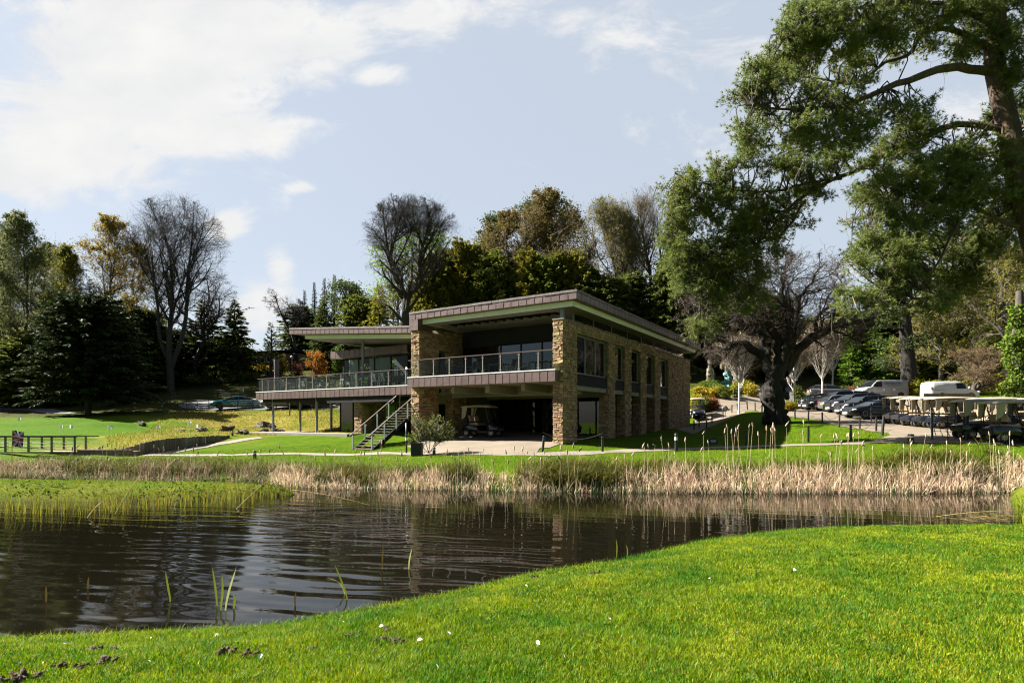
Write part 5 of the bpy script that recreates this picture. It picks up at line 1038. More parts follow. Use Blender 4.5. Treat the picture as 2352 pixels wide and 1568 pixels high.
def spit_plants():
    g = rng(104); mb = MB(); n = 1250; F_ = smooth_line([(-8.2,20.3),(-9.3,18.4),(-11.6,17.1),(-15,16.5),(-22,16.1)], 300); i = g.integers(0, 299, n); q = F_[i]+g.normal(size=(n, 2))*np.array((.3, .2)); q[:, 1] += g.uniform(-.3, 2.9, n)*(1-.6*g.random(n))
    P = np.column_stack([q, np.maximum(ground_z(q[:, 0], q[:, 1]), -.03)]); h = .3+.42*g.random(n)**1.3; blades(mb, P, h, .012+.01*g.random(n), .1, g, 0, g.uniform(0, .35, n)); j = g.random(n) < .3; blades(mb, P[j]+g.normal(size=(j.sum(), 3))*np.array((.2, .2, 0)), h[j]*.8, .012, .3, g, 1)
    o = mb.build('young_reeds', [veg_mat('young_reed', (.12, .14, .012), (.2, .18, .02), 2, .4, .35), veg_mat('old_stalk', (.2, .14, .06), (.12, .08, .04), 2, .3, .2)]); tag(o, 'thin yellow green young reeds standing in the water round the green spit', 'reeds', kind='stuff')
    mb = MB(); n = 10000; X = g.uniform(-24, -8, n); Y = g.uniform(18.6, 23.5, n); s = sdf(SPIT, X, Y); edge = np.exp(-((s+.4)/.35)**2)*(.25+.75*(np.sin(X*1.9+np.sin(X*.7)*2) > -.2)); ok = (s < -.1) & (g.random(n) < edge); X, Y = X[ok], Y[ok]; P = np.column_stack([X, Y, ground_z(X, Y)+g.random(len(X))**2*.34]); leaf_cards(mb, P, .09, g, 0, .1, .7)
    o = mb.build('brambles', mat('bramble_leaf', (.045, .09, .012), .8, island=.5, spec=.05, trans=.25)); tag(o, 'low green bramble leaves edging the grass spit', 'undergrowth', kind='stuff')
    mb = MB(); n = 45000; X = g.uniform(-24, -8, n); Y = g.uniform(16, 23.5, n); ok = sdf(SPIT, X, Y) < -.15; X, Y = X[ok], Y[ok]; P = np.column_stack([X, Y, ground_z(X, Y)-.01]); blades(mb, P, .05+.05*g.random(len(X)), .014, .5, g)
    o = mb.build('spit_grass', veg_mat('spit_blades', (.085, .14, .004), (.19, .19, .012), .8, .35)); tag(o, 'yellow green grass on the spit with the flag', 'grass', kind='stuff')
spit_plants()
def right_sedge():
    g = rng(105); mb = MB(); n = 3200; q = np.array((15.2, 15.6))+g.normal(size=(n, 2))*np.array((.75, .9)); d = sdf(POND, q[:, 0], q[:, 1]); q = q[d > -.15]
    P = np.column_stack([q, np.maximum(ground_z(q[:, 0], q[:, 1]), 0)]); blades(mb, P, .35+.35*g.random(len(q)), .012+.008*g.random(len(q)), .4, g, 0, g.uniform(.2, 1.3, len(q)))
    o = mb.build('sedge_clump', veg_mat('bright_sedge', (.085, .15, .006), (.14, .17, .012), 1.5, .35)); tag(o, 'bright green sedge clump at the right end of the water', 'sedge')
right_sedge()
# cattails: each stalk with its head
def cattails():
    g = rng(106); heads = []
    for k, ox, oy, L in ((.1831,1550.4,804,[(390,1030),(425,1150),(655,960),(720,1020),(745,1060),(780,1000),(800,965),(900,950),(950,940),(1030,1050),(1150,980),(1200,940),(1245,990),(1390,930),(1600,1030),(1625,900),(1830,1070),(2010,1080),(2060,1160),(2160,1070),(610,1010),(1210,1010),(1950,1300),(330,1250),(1255,960)]),
        (.1944,1895,832.6,[(125,870),(168,940),(265,860),(320,855),(395,835),(445,950),(460,985),(590,1010),(950,990),(1015,920),(1030,960),(1160,850),(1245,990),(1435,950),(1475,1060),(1560,905),(1645,1080),(1670,960),(1935,840),(2010,930),(2030,960),(2185,840),(2200,1010),(2230,950),(2090,1060),(2140,1060),(65,1085),(380,1040)]),
        (.293,918.7,631.6,[(12,1400),(60,1450),(65,1500),(190,1390),(240,1415),(330,1490),(365,1390),(405,1420),(430,1440),(460,1410),(480,1450),(505,1400),(535,1360),(570,1405),(590,1470),(625,1410),(655,1365),(720,1400),(730,1470),(830,1385),(850,1465),(895,1355),(960,1365),(1000,1385),(1020,1435),(1050,1400),(1105,1450),(1130,1390),(1165,1425),(1245,1425),(1310,1385),(1260,1355),(1410,1360),(1355,1330)]),
        (.293,1205.9,631.6,[(925,1340),(970,1340),(1015,1335),(1080,1280),(1130,1335),(1165,1395),(935,1370),(850,1400),(1100,1415),(1385,1370),(720,1440),(785,1420),(1265,1290)]),
        (.293,574,631.6,[(75,1385),(155,1375),(185,1375),(222,1345),(265,1395),(380,1410),(425,1450),(475,1420),(513,1430),(590,1395),(655,1380),(875,1395),(900,1395),(855,1440),(835,1370),(940,1435),(960,1425),(1000,1400),(1020,1300),(1035,1310),(1030,1370),(1095,1440),(1160,1445),(1190,1400),(955,1370)]),
        (.2686,0,832.6,[(620,740),(665,715),(885,720),(900,705),(990,745),(1045,730),(1100,745),(1135,735),(1320,720),(1355,740),(1400,740),(1530,735),(1590,745),(1645,745),(1675,710),(1530,830),(1260,840),(1500,835),(1860,780),(2115,770),(1700,770),(1175,820),(930,810)])):
        heads += [(ox+x*k, oy+y*k) for x, y in L]
    stem = MB().tube([(0, 0, 0), (.006, 0, .5), (0, 0, 1)], [.011, .008, .005], 5).data('stem', [veg_mat('cattail_stem', (.42, .34, .22), (.3, .22, .12), 3, .15, 0)])
    hm = mat('cattail_head', (.26, .18, .12), .95, col2=(.42, .33, .25), scale=30, bump=.6)
    hs = []
    for i in range(4):
        m = MB(); m.lathe([(0, -.1), (.02, -.095), (.028, -.05), (.024+.006*(i % 2), 0), (.03, .05), (.022, .09), (.008, .11), (.003, .16)], 8, 0)
        V = m.V[0]; V += g.normal(size=V.shape)*.004; hs.append(m.data('head', [hm]))
    FD = dxof(FLN[:, 0], FLN[:, 1]); od = np.argsort(FD)
    for i, (dx, dy) in enumerate(heads):
        t = np.interp([dx], FD[od], od/399.); q = shore(t, np.array([g.uniform(-.3, 1.2)]))[0]; Y = q[1]; X = (dx-1176)/1292*Y; z0 = max(0., float(ground_z(X, Y)))-.03; zt = EYE+(966.4-dy)/1292*Y; h = max(.5, zt-z0)
        tl = g.normal(0, .06, 2); lab = 'pale fluffy headed cattail stalk standing in the reeds of the far bank'
        r = thing('cattail', lab, 'cattail', (X-tl[1]*h, Y, z0), 0, 'cattails along the far bank'); r.rotation_euler = (tl[0], tl[1], g.uniform(0, 6))
        r.rotation_mode = 'ZYX'
        s = bpy.data.objects.new('stem', stem); COL.objects.link(s); s.parent = r; s.scale = (1, 1, h-.08)
        k = g.uniform(.65, 1.0); o = bpy.data.objects.new('head', hs[i % 4]); COL.objects.link(o); o.parent = r; o.location = (0, 0, h); o.scale = (k, k, k); o.rotation_euler = (g.normal()*.25, g.normal()*.25, 0)
cattails()
# single shoots standing in the near water
def shoots():
    green = veg_mat('shoot_green', (.14, .19, .02), (.2, .2, .03), 4, .1, .3); pale = veg_mat('shoot_pale', (.4, .42, .18), (.3, .32, .1), 4, .1, .3); brown = veg_mat('shoot_brown', (.24, .15, .05), (.16, .1, .03), 4, .1, .1)
    D = lambda x, y: (x*.5, 1091+y*.5)
    S = [([(785,580),(775,530),(760,440)],green,'slim green reed shoot left of the cluster in the near water'),([(998,600),(990,520),(975,420)],green,'tall broad reed leaf, leftmost of the cluster in the near water'),([(1012,620),(1022,540),(1020,450)],green,'green reed leaf standing second in the near cluster'),([(1032,620),(1055,520),(1085,425)],pale,'pale reed leaf leaning right in the near cluster'),([(1072,612),(1078,570),(1068,535)],green,'short curved yellow reed shoot, rightmost of the near cluster'),
         ([(1357,600),(1355,560),(1360,535)],brown,'short brown reed stub in the near water'),([(1600,570),(1570,490),(1538,410)],green,'long green reed leaf leaning left in the near water'),([(1590,545),(1555,490),(1508,472)],pale,'bent pale reed leaf drooping over the near water'),([(1755,435),(1757,380),(1760,320)],brown,'thin brown reed stalk in the middle of the water'),([(1877,430),(1882,380),(1892,335)],pale,'pale upright reed leaf in the middle of the water'),([(212,580),(212,540),(211,505)],brown,'thin dark twig standing in the water at the left'),([(403,520),(405,490),(408,465)],brown,'second thin dark twig standing in the water at the left')]
    S = [([D(*p) for p in pl], m, l) for pl, m, l in S]+[([(1416,1279),(1417,1255),(1415,1237)],green,'upright iris leaf at the edge of the near lawn'),([(1440,1280),(1441,1262),(1438,1250)],green,'shorter iris leaf beside it at the edge of the near lawn')]
    for pl, m, l in S:
        x0, y0 = pl[0]; Y = EYE/((y0-966.4)/1292); q = np.array([px(x, y, Y) for x, y in pl]); c = smooth_line(q, 7); b = c[0].copy(); c = c-b; c[0, 2] -= .1; w = np.array([.006, .011, .013, .013, .011, .008, .001])*1.1; s = np.array((.9, .44, 0))
        V = np.concatenate([c-s*w[:, None], c+np.array((0, -.002, 0)), c+s*w[:, None]]); F = [(i+k*7, i+1+k*7, i+8+k*7, i+7+k*7) for k in (0, 1) for i in range(6)]
        tag(MB().add(V, F, 0, True).build('reed_shoot', m), l, 'reed shoot', 'reed shoots in the near water').location = b
shoots()
# soil casts and feathers on the near lawn
def litter():
    D = lambda x, y: (x*.5, 1091+y*.5); g = rng(107); soil = mat('soil', (.05, .03, .018), .95, col2=(.1, .06, .035), scale=40, bump=1.5)
    cl = [(D(330,790),.05,'small dark soil cast near the water at the far left'),(D(450,815),.085,'wide black soil cast at the left of the near lawn'),(D(490,870),.085,'black crumbly soil cast below the wide one'),(D(1040,825),.07,'dark soil cast beside two white feathers'),(D(1130,832),.055,'dark soil cast right of the one by the feathers'),(D(1440,812),.045,'lone small soil cast in the middle of the near lawn'),(D(1620,752),.055,'dark soil cast by the bank in mid lawn'),(D(1780,717),.06,'reddish soil cast with a feather on it'),(D(1770,765),.06,'black soil cast below the reddish one'),(D(1832,775),.06,'brown soil cast right of the black one'),(D(265,890),.045,'small brown soil cast low at the left'),(D(355,898),.045,'small dark soil cast beside the small brown one'),(D(95,945),.11,'large brown soil cast in the bottom left corner'),((1231,1327),.045,'tiny upright soil cast on the bank crest'),((1366,1321),.075,'flat brown soil cast right of the bank crest'),((1500,1325+180),.03,'faint soil cast in the middle of the lawn')]
    for i, ((dx, dy), s, l) in enumerate(cl):
        b = spot(dx, dy, 3.2, 13.5); m = MB()
        for k in range(7): m.blob((g.normal()*s*.75, g.normal()*s*.4, .006+.012*g.random()), (s*g.uniform(.22, .45), s*g.uniform(.2, .4), s*g.uniform(.15, .32)), i*9+k, .5, 9)
        o = tag(m.build('soil_cast', soil), l, 'soil cast', 'soil casts on the near lawn'); o.location = b+np.array((0, 0, .012))
    fm = mat('feather', (.6, .6, .58), .8, var=.05)
    fl = [D(1000,750),D(1215,810),D(1195,860),D(1570,690),D(2015,655),D(2060,750),D(1750,860),D(700,765),D(210,880),D(680,885),D(1755,715),D(2000,905),D(1930,780),D(1595,850),D(300,790),(1731,1261),(1826,1315),(1630,1335),(1292,1520),(1238,1490),(1698,1465),(1400,1432),(1208,1352)]
    for i, (dx, dy) in enumerate(fl):
        b = spot(dx, dy, 3.2, 13.5); L = g.uniform(.035, .06)*(1.3 if i in (0, 1, 2, 5) else 1); V = []
        for t in np.linspace(0, 1, 6):
            wv = L*.28*math.sin(math.pi*min(1, t*.9+.08)); z = .01*math.sin(t*3.1)
            V += [(t*L-L/2, -wv, z+.006), (t*L-L/2, 0, z), (t*L-L/2, wv, z+.006)]
        F = [(r*3+c, r*3+c+1, r*3+c+4, r*3+c+3) for r in range(5) for c in range(2)]
        o = MB().add(V, F, 0, True).build('feather', fm); o.location = b+np.array((0, 0, .035)); o.rotation_euler = (g.uniform(.3, 1.3), g.uniform(-.5, .5), g.uniform(0, 6.28)); tag(o, 'small white feather lying in the grass of the near lawn', 'feather', 'feathers on the near lawn')
litter()
# willowy bush by the left pier
deciduous('willow_bush', 'open sprawling bush with fresh green leaves in front of the left stone pier', 985, 29.5, [(990,1000,52,40),(960,985,30,30)], 51, .03, 'grey', 'pale', (9,6,5,0), 'lime', 1500, .07, stems=[([(985,1040),(975,1010),(955,975)], .02, .006),([(985,1040),(990,1000),(1000,965)], .02, .006),([(986,1040),(1010,1015),(1050,990)], .018, .005),([(985,1040),(960,1020),(935,1010)], .015, .005),([(986,1040),(1000,1020),(1030,1005)], .015, .005)], fork=.2, ang=38, up=.2, thin=.006, cat='bush')

def debris():
    g = rng(108); mb = MB(); n = 260; a = np.array((12.4, 15.3)); b_ = np.array((14.4, 16.4)); t = g.random((n, 1)); q = a+(b_-a)*t+g.normal(size=(n, 2))*np.array((.25, .18)); q = q[sdf(POND, q[:, 0], q[:, 1]) < -.05]; P = np.column_stack([q, .01+.03*g.random(len(q))]); az = g.uniform(0, 6.28, len(q)); blades(mb, P, .2+.4*g.random(len(q)), .02, .01, g, 0, None, az)
    V = mb.V[0].reshape(-1, 5, 3)
    for k in (2, 3, 4): d = np.stack([np.cos(az), np.sin(az)], -1)*(.15 if k < 4 else .35); V[:, k, :2] = V[:, 0, :2]+d+(V[:, k, :2]-V[:, 2, :2])*.2; V[:, k, 2] = P[:, 2]+.02*g.random(len(P))
    tag(mb.build('reed_debris', veg_mat('wet_reed', (.2, .16, .06), (.1, .075, .035), 3, .4, .1)), 'broken yellow brown reeds floating at the right end of the pond', 'reeds', kind='stuff')
    m = veg_mat('dry_stalk', (.42, .33, .14), (.3, .22, .09), 3, .1, 0)
    for (x0, y0, x1, y1, Y, l) in ((2125,1193,2352,1172,16.2,'long yellow reed stalk lying across the water to the right edge'),(540,1175,640,1085,17.6,'long dry stalk leaning right out of the young reeds'),(265,1180,322,1092,16.4,'thin dry stalk leaning right at the left of the young reeds'),(670,1125,850,1160,17.5,'long pale stalk bent low over the tip of the young reeds'),(200,1190,238,1150,16.0,'short broken stalk at the edge of the young reeds')):
        a, b_ = px(x0, y0, Y), px(x1, y1, Y+.3); a[2] = max(a[2], -.05); t = np.linspace(0, 1, 8)[:, None]; q = a+(b_-a)*t; q[:, 2] += .06*np.sin(t[:, 0]*3.14); tag(MB().tube(q-a, np.linspace(.014, .006, 8), 5).build('dry_stalk', m), l, 'reed stalk').location = a
debris()
# ------------------------------------------------------------------ vehicles
CAR = dict(black=mat('paint_black', (.004, .005, .007), .3, 0, coat=.15), grey=mat('paint_grey', (.1, .1, .11), .25, .3, coat=.5), silver=mat('paint_silver', (.3, .31, .32), .3, .4, coat=.4), white=mat('paint_white', (.5, .5, .5), .25, coat=.6), green=mat('paint_green', (.008, .13, .12), .22, .2, coat=.6), blue=mat('paint_blue', (.02, .03, .06), .25, .1, coat=.4))
M['cream_rim'] = mat('cream_rim', (.52, .47, .34), .5); M['window'] = mat('car_window', (.006, .008, .009), .06, spec=.35); M['rim'] = mat('rim', (.45, .45, .46), .3, .8); M['rim_dark'] = mat('rim_dark', (.05, .05, .052), .35, .6); M['lamp'] = mat('lamp_lens', (.7, .72, .74), .08, coat=1); M['red_lamp'] = mat('red_lens', (.3, .01, .01), .15); M['plate_white'] = mat('plate_white', (.75, .75, .72), .5); M['plate_yellow'] = mat('plate_yellow', (.75, .52, .03), .5); M['trim'] = mat('black_trim', (.01, .01, .011), .5); M['chrome'] = mat('chrome', (.6, .6, .61), .12, 1.0)
M['white_ink'] = mat('white_ink', (.8, .8, .8), .6); M['red_ink'] = mat('red_ink', (.55, .03, .03), .6); M['black_ink'] = mat('black_ink', (.015, .015, .015), .6)
def text(name, body, size, m, parent, loc, rot, extrude=.002, align='CENTER'):
    c = bpy.data.curves.new(name, 'FONT'); c.body = body; c.size = size; c.align_x = align; c.align_y = 'CENTER'; c.extrude = extrude; c.materials.append(m)
    f = bpy.data.objects.new(name, c); COL.objects.link(f); me = bpy.data.meshes.new_from_object(f.evaluated_get(bpy.context.evaluated_depsgraph_get())); bpy.data.objects.remove(f); me.materials.clear(); me.materials.append(m)
    o = bpy.data.objects.new(name, me); COL.objects.link(o); o.parent = parent; o.location = loc; o.rotation_euler = rot; return o
WHEELS = {}
def wheel(parent, x, y, r, w, kind='light', spokes=7, side=1):
    key = (r, w, kind, spokes)
    if key not in WHEELS:
        t = MB().lathe([(r*.64, -w/2), (r*.9, -w/2), (r, -w*.36), (r, w*.36), (r*.9, w/2), (r*.64, w/2)], 24, 0, axis='y').data('tyre', [M['tyre']])
        m = MB(); m.lathe([(r*.66, -w*.46), (r*.62, -w*.3), (r*.6, w*.1)], 24, 0, axis='y'); m.lathe([(r*.66, w*.46), (r*.62, w*.3)], 24, 0, axis='y'); m.lathe([(.001, w*.34), (r*.13, w*.36), (r*.15, w*.2)], 12, 0, axis='y'); m.lathe([(.001, -w*.34), (r*.13, -w*.36), (r*.15, -w*.2)], 12, 0, axis='y')
        for s in range(spokes):
            a = 2*math.pi*s/spokes
            for sg in (-1, 1): m.bar((r*.1*math.cos(a), sg*w*.33, r*.1*math.sin(a)), (r*.63*math.cos(a), sg*w*.4, r*.63*math.sin(a)), r*.12, w*.08, 0, up=(0, 1, 0))
        m.lathe([(.001, 0), (r*.6, 0)], 16, 1, axis='y'); WHEELS[key] = (t, m.data('rim', [{'light': M['rim'], 'dark': M['rim_dark'], 'cream': M['cream_rim']}[kind], M['trim']]))
    t, rm = WHEELS[key]; wo = bpy.data.objects.new('wheel', t); COL.objects.link(wo); wo.parent = parent; wo.location = (x, y, r); ro = bpy.data.objects.new('rim', rm); COL.objects.link(ro); ro.parent = wo
def loft(mb, st, m=0, smooth=True):
    """stations of half cross-sections [(y,z)...] mirrored; closed ends"""
    rings = []
    for x, pr in st:
        pr = list(pr); rings.append([(x, y, z) for y, z in pr]+[(x, -y, z) for y, z in pr[::-1]])
    k = len(rings[0]); V = [p for r in rings for p in r]; n = len(rings)
    F = [(i*k+j, i*k+(j+1) % k, (i+1)*k+(j+1) % k, (i+1)*k+j) for i in range(n-1) for j in range(k)]
    mb.add(V, F, m, smooth); mb.add(rings[0], [tuple(range(k))], m); mb.add(rings[-1], [tuple(range(k))], m)
SHAPES = dict(
 saloon=dict(L=5.0, W=1.88, H=1.45, belt=[(-2.5,.74),(-2.42,.97),(-1.75,1.03),(-.9,.98),(.4,.95),(1.15,.95),(1.9,.86),(2.3,.74),(2.5,.5)], wid=[(-2.5,.7),(-2.3,.86),(-1,.94),(1.2,.94),(2,.88),(2.35,.74),(2.5,.52)], cab=(-2.0,-1.1,.28,1.25), rw=.6, r=.34, ax=(-1.5,1.52)),
 suv=dict(L=4.8, W=1.95, H=1.7, belt=[(-2.4,.8),(-2.38,1.15),(-1.9,1.17),(-.9,1.13),(.4,1.1),(1.1,1.1),(1.8,1.04),(2.25,.92),(2.4,.6)], wid=[(-2.4,.82),(-2.2,.92),(-1,.975),(1.2,.975),(2,.93),(2.3,.82),(2.4,.66)], cab=(-2.36,-1.9,.3,1.2), rw=.68, r=.38, ax=(-1.42,1.45)),
 hatch=dict(L=4.2, W=1.8, H=1.48, belt=[(-2.1,.72),(-2.08,1.0),(-1.7,1.02),(-.9,.98),(.4,.94),(1.0,.93),(1.6,.84),(1.95,.72),(2.1,.5)], wid=[(-2.1,.74),(-1.9,.85),(-1,.9),(1.2,.9),(1.8,.83),(2.0,.72),(2.1,.55)], cab=(-2.06,-1.6,.25,1.1), rw=.6, r=.32, ax=(-1.28,1.3)),
 estate=dict(L=4.75, W=1.85, H=1.5, belt=[(-2.38,.72),(-2.35,1.02),(-1.8,1.03),(-.9,.99),(.4,.95),(1.1,.95),(1.8,.86),(2.2,.74),(2.38,.5)], wid=[(-2.38,.74),(-2.2,.86),(-1,.92),(1.2,.92),(1.9,.86),(2.25,.74),(2.38,.54)], cab=(-2.32,-1.75,.25,1.2), rw=.62, r=.33, ax=(-1.42,1.45)),
 mpv=dict(L=5.0, W=1.94, H=1.88, belt=[(-2.5,.8),(-2.48,1.15),(-1.9,1.15),(-.9,1.13),(.6,1.1),(1.5,1.08),(2.1,.96),(2.4,.8),(2.5,.55)], wid=[(-2.5,.86),(-2.3,.94),(-1,.97),(1.4,.97),(2.1,.9),(2.4,.78),(2.5,.62)], cab=(-2.47,-2.25,.75,1.7), rw=.76, r=.35, ax=(-1.5,1.6)))
def car(label, kind, paint, loc, rz, rim='dark', spokes=10, group=None, sc=1.0, roof=None, cat='car', name='car'):
    s = SHAPES[kind]; root = thing(name, label, cat, loc, rz, group); root.scale = (sc,)*3; P = CAR[paint]; L2 = s['L']/2; H = s['H']; rear, rr, rf, ws = s['cab']; fx = lambda a, x: np.interp(x, [p[0] for p in a], [p[1] for p in a])
    st = []
    for x in np.linspace(-L2, L2, 26):
        b_ = float(fx(s['belt'], x)); w = float(fx(s['wid'], x)); e = abs(x)/L2; zs = .2+.1*max(0, e-.85)/.15; lo = min(b_-.05, .42)
        st.append((x, [(w*.86, zs), (w*.97, zs+.1), (w, lo+.1), (w*.985, max(b_*.78, lo+.12)), (w*.93, b_-.03), (w*.8, b_+.005), (w*.4, b_+.025), (.02, b_+.03)]))
    mb = MB(); loft(mb, st); bo = mb.build('body', P, root)
    # glasshouse
    zb = lambda x: float(fx(s['belt'], x))-.02; wb = lambda x: float(fx(s['wid'], x))*.9; rw = s['rw']; g = MB(); n = 9; st = []
    for t in np.linspace(0, 1, n):
        x0 = rear+(ws-rear)*t; x1 = rr+(rf-rr)*t; cr = H-.05-.09*(2*t-1)**2*(.6 if kind in ('suv', 'mpv') else 1)
        st.append(((x0, x1), wb(x0), zb(x0), rw*(1-.08*(2*t-1)**2), cr))
    V = []; 
    for (x0, x1), w, z, w2, z2 in st: V += [(x0, w, z), (x0*.6+x1*.4, w*.66+w2*.37, z*.58+z2*.42), (x1, w2, z2), (x1, -w2, z2), (x0*.6+x1*.4, -(w*.66+w2*.37), z*.58+z2*.42), (x0, -w, z)]
    F = [(i*6+j, i*6+j+1, i*6+j+7, i*6+j+6) for i in range(n-1) for j in (0, 1, 3, 4)]+[(0,1,4,5),(1,2,3,4)]+[((n-1)*6+a, (n-1)*6+b_, (n-1)*6+c, (n-1)*6+d) for a, b_, c, d in ((0,1,4,5),(1,2,3,4))]
    g.add(V, F, 0, False); g.build('window', M['window'], root)
    r = MB(); V = []
    for (x0, x1), w, z, w2, z2 in st: V += [(x1, w2+.012, z2-.025), (x1, w2-.03, z2+.03), (x1, 0, z2+.05), (x1, -w2+.03, z2+.03), (x1, -w2-.012, z2-.025)]
    r.add(V, [(i*5+j, i*5+j+1, i*5+j+6, i*5+j+5) for i in range(n-1) for j in range(4)], 0, True)
    for i in (0, 4, n-1):
        (x0, x1), w, z, w2, z2 = st[i]
        for sg in (-1, 1):
            q = [np.array((x0, sg*(w+.006), z)), np.array((x0*.6+x1*.4, sg*(w*.66+w2*.37+.008), z*.58+z2*.42)), np.array((x1, sg*(w2+.006), z2))]; r.bar(q[0], q[1], .08 if i != 4 else .05, .02); r.bar(q[1], q[2], .07 if i != 4 else .05, .02)
    r.build('roof', CAR[roof] if roof else P, root)
    for x in s['ax']:
        for sg in (-1, 1):
            wheel(root, x, sg*(s['W']/2-.1), s['r'], .22, rim, spokes)
    a = MB()
    for x in s['ax']:
        for sg in (-1, 1): a.lathe([(.001, 0), (s['r']+.055, 0)], 22, 0, at=(x, sg*(s['W']/2-.008), s['r']+.01), axis='y')
    a.box(s['ax'][0]+.4, s['ax'][1]-.4, -s['W']/2-.004, s['W']/2+.004, .2, .3); a.build('arch_trim', M['trim'], root)
    fw = float(fx(s['wid'], L2-.22)); bz = float(fx(s['belt'], L2-.2))
    for sg in (-1, 1):
        MB().blob((L2-.3, sg*(fw-.08), bz-.1), (.22, .15, .075), 3, .05, 12).build('headlight', M['lamp'], root)
        MB().blob((-L2+.1, sg*(float(fx(s['wid'], -L2+.12))-.08), float(fx(s['belt'], -L2+.1))-.16), (.1, .13, .09), 4, .05, 10).build('tail_light', M['red_lamp'], root)
        mi = MB().blob((ws-.25, sg*(s['W']/2+.09), zb(ws)+.12), (.07, .1, .075), 5, .05, 10); mi.build('mirror', P, root)
    gr = MB(); gr.box(L2-.1, L2+.012, -.34, .34, .36, bz-.14); 
    for i in range(5): gr.box(L2+.012, L2+.018, -.32, .32, .4+i*(bz-.6)/5, .41+i*(bz-.6)/5, 1)
    gr.build('grille', [M['trim'], M['chrome']], root)
    MB().box(L2+.02, L2+.035, -.26, .26, .33, .44).build('number_plate', M['plate_white'], root); MB().box(-L2-.03, -L2-.012, -.26, .26, .6, .71).build('number_plate', M['plate_yellow'], root)
    return root
GC = 'cars parked in a row beside the drive'
row = [('saloon','black','light',10,1.0,None,0,'sleek black saloon car, nearest the golf buggies in the parked row'),('suv','black','dark',10,.97,None,0,'tall black estate car second from the golf buggies in the parked row'),('suv','black','rim',12,1.0,None,0,'black off-roader with multi-spoke wheels third from the buggies'),('hatch','grey','dark',7,1.0,None,180,'grey hatchback parked tail outwards showing its yellow rear plate'),
       ('mpv','black','dark',7,.98,None,0,'long black people carrier with a white emblem on its side window'),('estate','black','dark',7,1.05,None,0,'black estate car between the people carrier and the pale roofed car'),('saloon','black','dark',7,.95,'silver',0,'black car with a pale silver roof near the far end of the row'),('hatch','black','dark',7,1.0,None,0,'small black car at the far end of the row by the lamp post')]
for i, (k, p, rim, sp, sc, rf, fl, lb) in enumerate(row):
    X, Y = 26.2+4.2*i/7+2.3, 44.2+16.6*i/7
    if k == 'mpv': X += .5
    c = car(lb, k, p, at(X, Y, .02), R_(186+fl), 'light' if rim == 'rim' else rim, sp, GC, sc, rf)
    if k == 'mpv':
        e = MB()
        for (ex, ez, r) in ((-1.0,1.34,.1),(-.98,1.48,.06),(-1.2,1.3,.05),(-.8,1.3,.05),(-1.25,1.38,.035),(-.74,1.4,.035)): e.blob((ex, .895, ez), (r, .012, r), 2, .1, 10)
        e.build('emblem', M['white_ink'], c)
car('silver grey estate car parked behind the many stemmed white birch', 'estate', 'grey', spot(1906, 912, 56, 90)+np.array((0, 0, .03)), R_(-12), 'light', 7)
car('dark green sports saloon standing on the fenced upper road', 'saloon', 'green', spot(540, 939.5, 45, 80)+np.array((0, 0, .04)), R_(205), 'dark', 10)
car('dark grey saloon with a chrome grille on the upper road, seen under the terrace', 'saloon', 'grey', spot(655, 938, 45, 80)+np.array((0, 0, .04)), R_(200), 'light', 8)
car('black car with a white plate further along the upper road, seen under the terrace', 'hatch', 'black', spot(712, 936, 45, 80)+np.array((0, 0, .04)), R_(215), 'dark', 7)
car('dark blue car behind the magnolia and the rail by the right edge', 'estate', 'blue', spot(2320, 897, 40, 80)+np.array((0, 0, .04)), R_(0), 'dark', 7)
car('pale blue car parked in the shade before the timber lodge', 'hatch', 'silver', spot(560, 846, 70, 110), R_(170), 'dark', 7)
car('white car half hidden by the cedar left of the timber lodge', 'hatch', 'white', spot(470, 846, 70, 110), R_(185), 'dark', 7)

